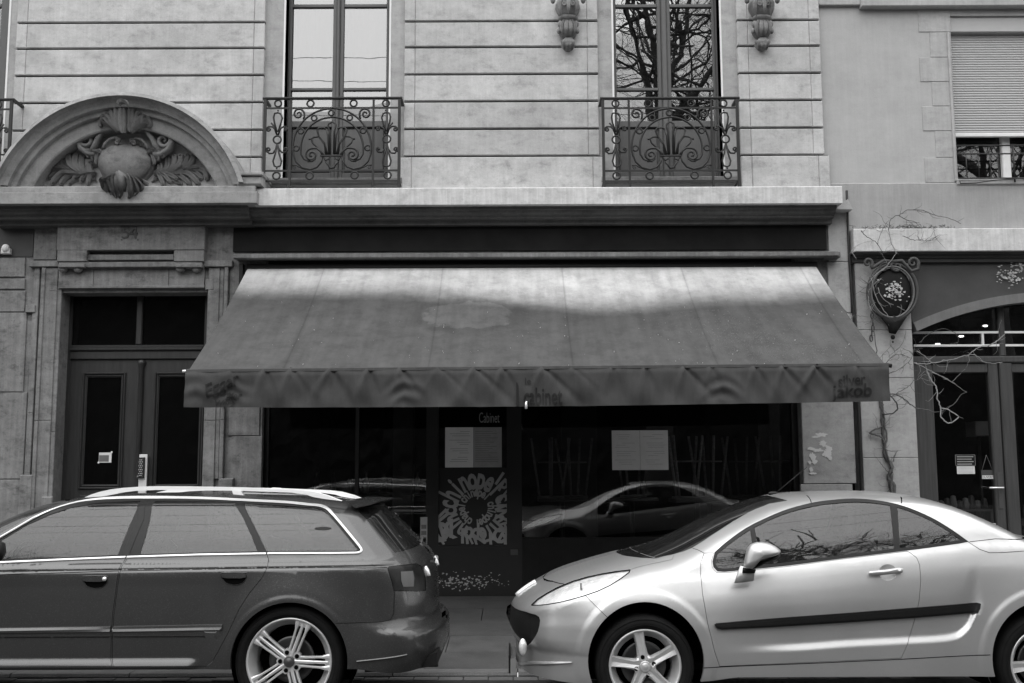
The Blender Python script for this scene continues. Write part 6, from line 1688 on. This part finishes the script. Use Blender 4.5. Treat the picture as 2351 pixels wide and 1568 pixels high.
def clip_half(poly, f, keep_left):
    out = []; n = len(poly)
    ins = lambda p: (p[0] < f(p[1])) == keep_left
    for i in range(n):
        a, b = poly[i], poly[(i+1) % n]
        if ins(a): out.append(a)
        if ins(a) != ins(b):
            lo, hi = 0., 1.
            for _ in range(24):
                m_ = (lo+hi)/2; p = (a[0]+(b[0]-a[0])*m_, a[1]+(b[1]-a[1])*m_)
                if ins(p) == ins(a): lo = m_
                else: hi = m_
            out.append((a[0]+(b[0]-a[0])*lo, a[1]+(b[1]-a[1])*lo))
    return out
fdx = SP.proj(*Dc(436, 520))[0], SP.proj(*Dc(468, 520))[0]
g_all = gl_in
g_front = clip_half(g_all, lambda z: fdx[0], True); g_mid = clip_half(clip_half(g_all, lambda z: fdx[1], False), xdl, True); g_rear = clip_half(g_all, xdr, False)
panel(SP, 'window_frame', M['plastic'], CP, win_out, [g_front, g_mid, g_rear], step=.03, sep=True, rim=.01, off=-.003)
for gq in (g_front, g_mid, g_rear): panel(SP, 'side_window', M['glass_car'], CP, gq, step=.04, rim=0, off=-.008, sep=True)
panel(SP, 'headlight', M['glass_lamp'], CP, inset(hl, .003), step=.03, rim=0, off=-.001, sep=True)
panel(SP, 'headlight_bowl', M['reflector'], CP, hl, step=.03, sep=True, rim=0, off=-.02)
strip(SP, 'headlight_seal', M['seam'], CP, hl, .005, .001, closed=True)
for (a, b, r_) in ((640, 590, 7), (900, 530, 8)):
    x_, z_ = SP.proj(*T_(a, b)); 
    for sd in (-1, 1):
        mb = MB(); mb.sphere((x_, YC+sd*(float(SP.h(x_, z_))-.045), z_), r_/4.5385/369*2.4, 14, 8, (1, .6, 1)); mb.build('lamp_bulb', M['reflector'], CP)
x_, z_ = SP.proj(*T_(780, 590)); 
for sd in (-1, 1):
    mb = MB(); mb.box(x_-.004, x_+.003, YC+sd*(float(SP.h(x_, z_))-.03), YC+sd*(float(SP.h(x_, z_))-.006), z_-.035, z_+.035); mb.build('lamp_divider', M['plastic'], CP)
panel(SP, 'grille', M['plastic'], CP, inset(mouth, -.004), step=.03, rim=0, off=-.035)
# grille slats
for k in range(5):
    mb = MB(); z_ = mouth[0][1]-.03-k*.045; mb.tube([(float(SP.xf(z_))+.01+.25*abs(t)**2.2, YC+t*.55, z_) for t in np.linspace(-1, 1, 15)], .006, 5); mb.build('grille_bar', M['plastic'], CP)
# rubbing strip, sill, seams
rs = smooth2(SP.pp(TT(Dc, [(200, 1168), (500, 1148), (900, 1120), (1300, 1090), (1600, 1070), (2030, 1040)])), 2)
rub_out = dens(SP.pp(TT(Dc, [(178, 1158), (190, 1148), (600, 1112), (1100, 1076), (1610, 1036), (2020, 1003), (2042, 1010), (2037, 1045), (2022, 1074), (1600, 1108), (1100, 1142), (600, 1174), (225, 1192), (192, 1182)])), .02)
panel(SP, 'rubbing_strip', M['rubber_strip'], CP, rub_out, step=.02, sep=True, rim=.022, off=.016)
panel(SP, 'rubbing_strip_ridge', M['rubber_strip'], CP, inset(rub_out, .012), step=.02, sep=True, rim=.01, off=.021)
sill = dens(SP.pp(TT(Dc, [(102, 1462), (850, 1432), (1490, 1403), (2114, 1372), (2118, 1480)]))+[(cB[0]-archR*.93, zbs+.001), (cA[0]+archR*.93, zbs+.001)], .03)
def seam(L, w_=.0035, name='panel_seam', sh=SP, car=CP, off=.0012): return strip(sh, name, M['seam'], car, L, w_, off)
seam(SP.pp(TT(Dc, [(102, 1462), (850, 1430), (1490, 1401), (2114, 1370)])), .005)
seam(SP.pp(TT(T_, [(822, 655), (900, 735), (1057, 888)])))
seam(SP.pp(TT(Dc, [(828, 252), (845, 270), (858, 303)])), .005); seam(SP.pp(TT(Dc, [(1488, 262), (1491, 280), (1490, 306)])), .005)
seam(SP.pp(TT(Dc, [(105, 655), (60, 632), (25, 622)]))); seam(SP.pp(TT(Dc, [(1960, 578), (2040, 630), (2110, 654), (2200, 652), (2351, 642)]))); seam(SP.pp(TT(Dc, [(1968, 577), (2150, 556), (2351, 543)])), .004)
seam(SP.pp(TT(T_, [(385, 480), (480, 508), (600, 537)])), .004)
# bumper crease
mb = MB()
mb = strip(SP, 'bumper_crease', M['paint_silver'], CP, smooth2(SP.pp(TT(T_, [(120, 1365), (250, 1362), (400, 1362), (550, 1358), (680, 1352)])), 3), lambda t: .004+.022*math.sin(math.pi*min(1, t*.9+.1))**.6, .008, crown=.010)
# plate, fog lamp, badge strip, aerial
xpl = P(1172, 1505, YC)[0]; zp1, zp0 = PZ(1490, 1175, YC), PZ(1530, 1175, YC)
mb = MB(); mb.box(xpl-.012, xpl+.0, YC-.26, YC+.26, zp0, zp1, 0); mb.build('number_plate', M['plastic'], CP)
mb = MB(); mb.box(xpl+.001, xpl+.035, YC-.27, YC+.27, zp0-.01, zp1-.02); mb.build('plate_holder', M['paint_silver'], CP)
fx_, fz_ = P(1197, 1489, YC-.62); 
for sd in (-1, 1):
    mb = MB(); mb.sphere((fx_+.01, YC+sd*.56, fz_), .052, 16, 10, (.5, .5, 1.05)); mb.build('fog_lamp', M['reflector'], CP)
mb = MB(); pts = [(float(x), YC, float(SP.zt(x))+.004) for x in np.linspace(P(1186, 1372, YC)[0], P(1230, 1340, YC)[0], 8)]; mb.tube(pts, .016, 8, flat=2.2); mb.build('bonnet_badge', M['chrome'], CP)
a_, b_ = P(1782, 1131, YC), P(1853, 1072, YC)
mb = MB(); mb.tube([(a_[0], YC, a_[1]), (b_[0], YC, b_[1])], [.004, .002], 6); mb.sphere((a_[0]-.02, YC, a_[1]-.006), .03, 12, 6, (1.3, .6, .5)); mb.build('aerial', M['plastic'], CP)
# mirror
Ymr = -5.56
cap = smooth2(conv(TT(Dc, [(385, 755), (392, 700), (405, 640), (430, 598), (480, 578), (545, 583), (600, 603), (640, 635), (640, 655), (600, 678), (540, 695), (490, 715), (460, 745), (440, 768)]), Ymr), 2)
for sd in (1, -1):
    pass
def mirror_obj(name, mat, polys, Y, th, th2=.06):
    mb = MB()
    for p in polys: mb.pillow(p, Y, th, 7, th2, power=.55)
    m2 = MB(); m2.add([(x, 2*YC-y, z) for x, y, z in mb.v], [f[::-1] for f in mb.f], True); m2.build(name, mat, CP)
    return mb.build(name, mat, CP)
mirror_obj('mirror_cap', M['paint_silver'], [cap], Ymr, .07, .09)
low = smooth2(conv(TT(Dc, [(450, 768), (480, 720), (550, 697), (640, 662), (632, 690), (580, 712), (520, 735), (480, 755)]), Ymr+.02), 2)
mirror_obj('mirror_housing', M['plastic'], [low], Ymr+.03, .05, .06)
arm = conv(TT(Dc, [(360, 745), (395, 752), (470, 770), (462, 800), (455, 852), (390, 862), (318, 868), (335, 810)]), -5.47)
mirror_obj('mirror_arm', M['paint_silver'], [arm], -5.47, .03, .05)
arm2 = conv(TT(Dc, [(375, 755), (470, 770), (460, 798), (372, 795)]), -5.49); mirror_obj('mirror_joint', M['plastic'], [arm2], -5.50, .02, .03)
# door handle
hb_ = conv(TT(Dc, [(1278, 800), (1290, 790), (1500, 764), (1525, 768), (1525, 790), (1510, 803), (1330, 822), (1285, 818)]), -5.46)
mb = MB(); hx, hz = P(*Dc(1400, 795), -5.43); ys_ = float(SP.h(hx, hz)); mb.pillow(dens(hb_, .02), YC-ys_-.018, .018, 5, .008, power=.4); mb.build('door_handle', M['paint_silver'], CP)
mb = MB(); mb.pillow(dens([(p[0], p[1]) for p in hb_], .02), YC+ys_+.018, .008, 5, .018, power=.4); mb.build('door_handle', M['paint_silver'], CP)
bowl = [SP.proj(*Dc(1395+62*math.cos(a), 792-58*math.sin(a))) for a in np.linspace(0, 6.283, 28, endpoint=False)]

mb = MB(); kx, kz = P(*Dc(1503, 785), -5.48); mb.lathe([(0, -.002), (.008, -.001), (.009, .004)], (kx, YC-ys_-.036, kz), 14); mb.build('door_lock', M['chrome'], CP)
# inner shell, seats, steering wheel
inner_holes = [inset(win_out, .02), inset(wind, .02), mouth]+[circ(a, b, r_+.01) for a, b, r_ in SP.wheels]
panel(SP, 'inner_shell', M['seam'], CP, inset(outl_p, .05), inner_holes, step=.05, rim=0, off=-.03, res=.05, shrink=True)
mb = MB(); mb.box(.8, 3.3, YC-.7, YC+.7, zbs+.02, zbs+.06); mb.build('floor_pan', M['seam'], CP)
def seat(x, y, car, s=1):
    mb = MB(); mb.pillow([(x-.3, .45), (x+.2, .40), (x+.25, .55), (x-.3, .6)], y, .22, 4, .22, power=.3)
    mb.pillow([(x+.12, .5), (x+.34, .45), (x+.48, 1.0), (x+.40, 1.08), (x+.30, 1.05)], y, .2, 4, .2, power=.3)
    mb.pillow([(x+.36, 1.08), (x+.46, 1.06), (x+.50, 1.2), (x+.42, 1.23)], y, .12, 4, .12, power=.3); mb.build('seat', M['seat'], car)
for y in (YC-.36, YC+.36): seat(1.95, y, CP)
mb = MB(); mb.tube([(1.5+.06*math.sin(t), YC-.36+.18*math.cos(t), .82+.17*math.sin(t)) for t in np.linspace(0, 6.283, 25)], .015, 6, cap=False); mb.build('steering_wheel', M['plastic'], CP)
mb = MB(); mb.pillow([(1.0, .6), (1.55, .6), (1.5, .85), (1.25, .88), (1.0, .85)], YC, .66, 4, .66, power=.25); mb.build('dashboard', M['plastic'], CP)
for w_ in SP.wheels: well(SP, CP, w_[0], w_[1], w_[2])
yf_ = YC-.835
W1 = wheel(CP, pw1[0], WZ, yf_, .308, .222, 'five', .2)
W2 = wheel(CP, pw2[0], WZ, yf_, .308, .222, 'five', .2, ang=14)
copy_wheel(W1, CP, (pw1[0], YC+.835, WZ), True); copy_wheel(W1, CP, (pw2[0], YC+.835, WZ), True)

# ---------------------------------------------------------------- dark estate car
A_ = lambda x, y: (x/3.0555, 1055+y/3.0555)
B_ = lambda x, y: (513+x/3.0555, 1055+y/3.0555)
aw = P(663, 1514, -5.43); AZ = .375; aw = (aw[0], AZ); af = (aw[0]-2.64, AZ)
aR = 132/369.; cR = P(666, 1514, -5.43)
top_a = [(-4.95, .62), (-4.90, .72), (-4.75, .80), (-4.5, .87), (-4.2, .93), (-3.95, .985), (-3.8, 1.03)]+[P(a, b, YC) for a, b in ((0, 1218), (33, 1198), (108, 1164), (150, 1150), (196, 1141), (250, 1135.5), (320, 1132), (450, 1130), (600, 1131), (680, 1133.5), (740, 1138), (790, 1144), (830, 1149), (880, 1155))]
rear_a = [P(a, b, YC) for a, b in ((880, 1155), (900, 1175), (925, 1202), (955, 1234), (971, 1251), (984, 1264), (995, 1284), (1001, 1310), (1004, 1350), (1005, 1393), (1009, 1403), (1022, 1410), (1029, 1422), (1029, 1448), (1023, 1477), (1011, 1498), (1004, 1520))]
top_a.append((rear_a[0][0]+.01, rear_a[0][1]-.001))
rear_a = [(rear_a[0][0], 1.6)]+[(x, z) for x, z in rear_a[:1]]+rear_a[1:]; rear_a.append((rear_a[-1][0]-.12, .18))
front_a = [(-4.95, 1.5), (-4.95, .62), (-4.97, .5), (-4.95, .35), (-4.88, .2)]
zsA = P(300, 1534, -5.4)[1]
bot_a = [(-5, .24), (-4.5, .22), (-4.3, zsA), (-1.9, zsA), (-1.7, zsA), (-1.0, zsA), (-.7, P(950, 1532, -5.2)[1]), (-.3, P(1000, 1520, -5)[1]+.02)]
zcr = P(450, 1307, -5.43)[1]; zblt = P(450, 1274, -5.38)[1]
def belt_a(x): return (np.asarray(x)+2.)*.010
# lower fold above the rear bumper and sill blade
zsk = P(260, 1509, -5.43)[1]; zmo = P(260, 1444, -5.43)[1]
def extra_a(x, z):
    blade = .030*(1-sstep(z, zsk-.055, zsk+.002))*(1-sstep(x, -2.0, -1.9))*sstep(z, zsk-.09, zsk-.055)
    mould = .008*sstep(z, zmo-.05, zmo-.042)*(1-sstep(z, zmo-.004, zmo+.004))*(1-sstep(x, P(505, 1444, -5.43)[0], P(515, 1444, -5.43)[0]))
    bm = P(950, 1427, -5.3); bump_ = .028*(1-sstep(z, bm[1]-.03, bm[1]+.03))*sstep(x, -1.05, -.55)
    sh_g = -.006*np.exp(-((z-(zcr+belt_a(x)*1.0))/.008)**2)
    return blade+mould+bump_+sh_g
SA = Shell(YC, top_a, front_a, rear_a, bot_a,
           [(0, .78), (.16, .80), (.24, .845), (.34, .862), (.5, .872), (.65, .874), (.78, .872), (zcr-.02, .866), (zcr, .860), (zcr+.03, .838), ((zcr+zblt)/2, .815), (zblt, .795), (zblt+.1, .747), (zblt+.2, .692), (zblt+.3, .632), (zblt+.4, .568), (zblt+.5, .50)],
           belt_a, [(-5, .12), (-4.2, .16), (-3.7, .2), (-3.2, .12), (-2.6, .085), (-.6, .085)], [(-5, 2.2), (-4.2, 2.3), (-3.6, 1.9), (-3, 2.1), (0, 2.1)], .6, 2.4, .42, 2.7,
           [(cR[0], AZ, aR), (cR[0]-2.64, AZ, aR)], (.004, .02, .035, .026), extra_a)
SA.lines = [([(-4.6, zcr-.03), (-.75, zcr+.012)], (-.016, -.010, -.005, 0, .005, .010, .016, .024, .032)), ([(-4.6, zsk), (-1.95, zsk)], (-.09, -.075, -.06, -.045, -.02, -.012, -.006, 0, .006)), ([(-4.6, zmo), (-1.9, zmo)], (-.052, -.046, -.04, -.006, 0, .006)), ([(-1.1, P(950, 1427, -5.3)[1]), (-.4, P(950, 1427, -5.3)[1])], (-.04, -.03, -.02, -.01, 0, .01, .02, .03, .04))]
CA = thing('estate_car', 'dark grey estate car with chrome window trim and roof rails parked on the left', 'car', ((aw[0]+af[0])/2, YC, .02))
chrome = smooth2(SA.pp(TT(A_, [(-260, 690), (-120, 610), (0, 545), (130, 470), (300, 375), (500, 305), (700, 272), (1000, 263), (1400, 269), (1700, 283), (2000, 298)])+TT(B_, [(600, 315), (680, 323), (740, 352), (800, 420), (900, 540), (960, 615), (968, 640), (950, 652)])), 3)
chrome_b = SA.pp(TT(B_, [(900, 654), (300, 656)])+TT(A_, [(1870, 656), (1400, 664), (880, 680), (400, 700), (0, 719), (-260, 733)]))
dlo = dens(chrome+chrome_b, .02)
g1 = dens(SA.pp(TT(A_, [(-150, 655), (0, 570), (60, 535), (180, 462), (350, 385), (500, 335), (700, 303), (985, 290), (960, 345), (900, 482), (825, 668), (0, 708), (-200, 718)])), .02)
g2 = dens(SA.pp(TT(A_, [(1090, 290), (1400, 291), (1650, 302), (1700, 400), (1760, 530), (1805, 643), (980, 664), (1020, 540), (1050, 420)])), .02)
g3 = dens(SA.pp(TT(A_, [(1712, 308), (1900, 318), (2150, 334)])+TT(B_, [(640, 338), (690, 350), (735, 385), (800, 458), (870, 545), (940, 628), (930, 640), (600, 640)])+TT(A_, [(1868, 643), (1800, 500)])), .02)
d1 = dens(SA.pp(TT(A_, [(888, 684), (850, 740), (830, 800), (810, 950), (790, 1100), (780, 1300), (778, 1400), (786, 1450), (600, 1450), (0, 1450), (-320, 1450), (-340, 1300), (-360, 1000), (-350, 800), (-330, 742), (0, 726), (400, 708)])), .03)
d2 = dens(SA.pp(TT(A_, [(1872, 660), (1886, 700), (1880, 750), (1840, 830), (1750, 940), (1680, 1050), (1600, 1220), (1530, 1350), (1490, 1420), (1450, 1452), (1100, 1456), (794, 1456), (786, 1400), (788, 1300), (797, 1100), (816, 950), (837, 800), (857, 740), (896, 685), (1400, 670)])), .03)
tl = dens(SA.pp(TT(B_, [(1150, 765), (1160, 750), (1240, 740), (1310, 733), (1352, 728), (1395, 750), (1412, 800), (1420, 850), (1420, 920), (1300, 924), (1195, 924), (1180, 860)])), .02)
rgn = SA.pp(TT(B_, [(932, 340), (1000, 415), (1070, 498), (1140, 580), (1202, 655)])); 
zq = [p[1] for p in rgn]; rglass = rgn+[(float(SA.xr(z)), float(z)) for z in np.linspace(rgn[-1][1]+.02, rgn[0][1]+.005, 20)]
zw1 = P(0, 1290, YC)[1]
wl_ = SA.pp(TT(A_, [(-330, 700), (-260, 662), (-120, 585), (0, 520), (130, 447), (300, 355), (480, 292)])); wind_a = wl_+SA.top(P(170, 1145, YC)[0], -3.86, 80)
arch_a = [circ(cR[0], AZ+.005, aR), circ(cR[0]-2.64, AZ+.005, aR)]
outl_a = body_outline(SA)
panel(SA, 'body', M['paint_dark'], CA, outl_a, [dlo, d1, d2, tl, [(x+.03 if x > float(SA.xr(z))-.003 else x, z) for x, z in rglass], lift_top(SA, wind_a)]+arch_a, step=.03, rim=.03)
panel(SA, 'door', M['paint_dark'], CA, inset(d1, .003), step=.025, rim=.014, sep=True)
panel(SA, 'door', M['paint_dark'], CA, inset(d2, .003), step=.025, rim=.014, sep=True)
panel(SA, 'window_frame', M['plastic'], CA, dlo, [g1, g2, g3], step=.03, sep=True, rim=.01, off=-.003)
for gq in (g1, g2, g3): panel(SA, 'side_window', M['glass_car'], CA, gq, step=.04, rim=0, off=-.007, sep=True)
panel(SA, 'rear_window', M['glass_car2'], CA, rglass, step=.04, rim=0, off=-.004)
panel(SA, 'windscreen', M['glass_car2'], CA, wind_a, step=.04, rim=0, off=-.004)
strip(SA, 'chrome_trim', M['chrome'], CA, chrome+SA.pp(TT(B_, [(930, 655), (800, 657), (310, 658)])), .014, .006, crown=.004)
strip(SA, 'chrome_trim', M['chrome'], CA, SA.pp(TT(A_, [(1866, 660), (1400, 668), (892, 684)])), .014, .006, crown=.004); strip(SA, 'chrome_trim', M['chrome'], CA, SA.pp(TT(A_, [(882, 684), (400, 704), (0, 722), (-250, 735)])), .014, .006, crown=.004)
# pillar covers between the panes
for L, w_ in (([(1030, 280), (985, 420), (925, 560), (880, 672)], .045),):
    strip(SA, 'pillar_cover', M['plastic'], CA, SA.pp(TT(A_, L)), w_, .0)
seam(SA.pp(TT(A_, [(-300, 822), (0, 808), (830, 781)])), .004, sh=SA, car=CA); seam(SA.pp(TT(A_, [(840, 781), (1400, 770), (1876, 762)])), .004, sh=SA, car=CA); seam(SA.pp(TT(B_, [(312, 762), (700, 758), (1150, 757)])), .004, sh=SA, car=CA)
seam(SA.pp(TT(B_, [(785, 1150), (950, 1144), (1100, 1138), (1170, 1124), (1195, 1080), (1200, 930)])), .003, sh=SA, car=CA)
# door mouldings
for a, b in ((-300, 776), (796, 1560)):
    L = SA.pp(TT(A_, [(a, 1206-(a+300)*.016), ((a+b)/2, 1206-((a+b)/2+300)*.016), (b, 1206-(b+300)*.016)]))
    strip(SA, 'door_moulding', M['paint_dark'], CA, L, .036, .010, crown=.002)
panel(SA, 'tail_lamp', M['lamp_red'], CA, inset(tl, .003), step=.03, rim=.01, off=.001, sep=True)
tb_ = dens(SA.pp(TT(B_, [(1245, 785), (1330, 780), (1340, 830), (1335, 890), (1262, 892), (1248, 850)])), .02); panel(SA, 'lamp_reflector', M['frame'], CA, tb_, step=.03, sep=True, rim=0, off=.005)
fx = SA.pp(TT(B_, [(1388, 745), (1425, 745), (1445, 775), (1455, 815), (1425, 822), (1405, 790)])) 
q_ = P(*B_(1425, 785), YC-.42);
for sd in (-1, 1): mb = MB(); mb.pillow([(p[0], p[1]) for p in conv(TT(B_, [(1388, 745), (1425, 745), (1445, 775), (1455, 815), (1420, 822), (1402, 790)]), YC-.42)], YC+sd*.42, .03, 4, .03, power=.3); mb.build('tailgate_lamp', M['reflector'], CA)
# door handles: flat black patch painted as the shade of a recess, and flap
def handle(pxs):
    rec = smooth2(SA.pp(TT(*pxs[0])), 2); rec = dens(rec, .02)
    panel(SA, 'handle_recess', M['seam'], CA, rec, step=.02, sep=True, rim=0, off=.0012)  # no hollow here: black patch on the door stands for its shade
    strip(SA, 'handle_rim', M['paint_dark'], CA, rec, .004, .003, closed=True, crown=.002)
    fl = dens(SA.pp(TT(*pxs[1])), .02); panel(SA, 'door_handle', M['paint_dark'], CA, fl, step=.015, sep=True, rim=.014, off=.012)
handle(((A_, [(580, 845), (578, 825), (600, 816), (740, 816), (756, 828), (752, 860), (720, 895), (660, 904), (612, 890)]), (A_, [(584, 850), (582, 824), (602, 818), (740, 818), (752, 830), (750, 852), (700, 856), (620, 856)])))
handle(((A_, [(1552, 825), (1552, 802), (1570, 793), (1715, 792), (1730, 802), (1728, 832), (1700, 868), (1640, 880), (1585, 866)]), (A_, [(1556, 826), (1556, 804), (1572, 795), (1714, 794), (1727, 804), (1726, 826), (1690, 832), (1600, 832)])))
kx, kz = SA.proj(*A_(737, 836)); mb = MB(); mb.lathe([(0, -.002), (.012, -.001), (.013, .006)], (kx, YC-float(SA.h(kx, kz))-.014, kz), 16); mb.build('door_lock', M['chrome'], CA)
# roof rails
YRR = YC-.585
up_ = TT(A_, [(600, 267), (640, 248), (700, 228), (780, 210), (860, 199), (1000, 189), (1100, 187), (1300, 188), (1700, 195), (2100, 212), (2200, 223), (2300, 250), (2400, 290)])
lo_2 = TT(A_, [(2280, 276), (2200, 262), (2150, 246), (2050, 232), (1700, 219), (1300, 214), (1100, 213), (950, 220), (870, 230), (810, 243), (730, 258)])
rr_poly = conv(up_+lo_2, YRR)
for sd in (-1, 1): mb = MB(); mb.prism(dens([(a, b-(.022 if sd > 0 else 0)) for a, b in rr_poly], .05), YC+sd*.585-.022, YC+sd*.585+.022); mb.build('roof_rail', M['rail'], CA)
st = conv(TT(A_, [(1632, 214), (1695, 216), (1712, 250), (1642, 244)]), YRR-.004)
for sd in (-1, 1): mb = MB(); mb.prism(st, YC+sd*.589-.022, YC+sd*.589+.022); mb.build('rail_foot', M['rail'], CA)
st = conv(TT(A_, [(1712, 231), (2140, 243), (2150, 251), (1712, 239)]), YRR)
for sd in (-1, 1): mb = MB(); mb.prism(st, YC+sd*.585-.01, YC+sd*.585+.01); mb.build('cross_rail', M['rail'], CA)
# tailgate spoiler, wiper, exhaust
sp_ = conv(TT(B_, [(860, 286), (960, 286), (1085, 296), (1040, 316), (985, 328), (930, 340)]), YC-.52); mb = MB(); mb.prism(sp_, YC-.56, YC+.56); mb.build('roof_spoiler', M['paint_dark'], CA)
wx, wz = P(*B_(1385, 605), YC); mb = MB(); mb.sphere((wx, YC-.05, wz), .022, 12, 8); mb.tube([(wx, YC-.05, wz), (wx-.02, YC+.4, wz+.04)], .008, 6); mb.build('rear_wiper', M['board_grey'], CA)
lx, lz = SA.proj(*B_(697, 483)); mb = MB(); 
panel(SA, 'painted_reflection', M['ink'], CA, [(lx+.055*math.cos(a), lz+.010*math.sin(a)) for a in np.linspace(0, 6.283, 24, endpoint=False)], step=.03, rim=0, off=-.0045, nside=(-1,))  # dark ellipse painted on the pane as a reflection
ex = P(*B_(1500, 1395), YC-.45); mb = MB(); mb.tube([(ex[0]-.25, YC-.5, ex[1]-.01), (ex[0]+.01, YC-.5, ex[1]-.01)], .035, 14, cap=False); mb.build('exhaust_pipe', M['disc'], CA)
mb = MB(); mb.prism(conv(TT(B_, [(1000, 1440), (1330, 1400), (1505, 1340), (1505, 1430), (1290, 1470), (1000, 1480)]), YC-.6), YC-.66, YC+.66); mb.build('rear_apron', M['plastic'], CA)
strip(SA, 'apron_crease', M['paint_dark'], CA, smooth2(SA.pp(TT(B_, [(935, 1416), (1050, 1404), (1180, 1388), (1290, 1368)])), 3), .012, .006, crown=.006)
# wing mirror at the left edge
mb = MB(); mp = conv([(-40, 1262), (-30, 1246), (-8, 1240), (6, 1248), (8, 1270), (0, 1288), (-25, 1290)], -5.6); mb.pillow(mp, -5.58, .07, 6, .07); m2 = MB(); m2.add([(x, 2*YC-y, z) for x, y, z in mb.v], [f[::-1] for f in mb.f], True); m2.build('wing_mirror', M['plastic'], CA); mb.build('wing_mirror', M['plastic'], CA)
inner_holes = [inset(g1, -.0), inset(g2, 0), inset(g3, 0), inset(wind_a, .02), inset(rglass, .01)]+[circ(a, b, r_+.01) for a, b, r_ in SA.wheels]
panel(SA, 'inner_shell', M['seam'], CA, inset(outl_a, .05), inner_holes, step=.05, rim=0, off=-.03, res=.05, shrink=True)
mb = MB(); mb.box(-4.2, -1.2, YC-.7, YC+.7, zsA+.02, zsA+.06); mb.build('floor_pan', M['seam'], CA)
for y in (YC-.36, YC+.36): seat(-2.95, y, CA)
mb = MB(); mb.pillow([(-2.3, .45), (-1.8, .45), (-1.6, 1.05), (-1.75, 1.1), (-1.95, .62), (-2.3, .6)], YC, .6, 4, .6, power=.25); mb.build('seat', M['seat'], CA)
mb = MB(); mb.tube([(-3.3+.06*math.sin(t), YC-.36+.18*math.cos(t), .9+.17*math.sin(t)) for t in np.linspace(0, 6.283, 25)], .015, 6, cap=False); mb.build('steering_wheel', M['plastic'], CA)
for w_ in SA.wheels: well(SA, CA, w_[0], w_[1], w_[2])
V1 = wheel(CA, aw[0], AZ, YC-.855, .338, .262, 'triple', .235)
copy_wheel(V1, CA, (aw[0], YC+.855, AZ), True); copy_wheel(V1, CA, (af[0], YC-.855, AZ), False); copy_wheel(V1, CA, (af[0], YC+.855, AZ), True)
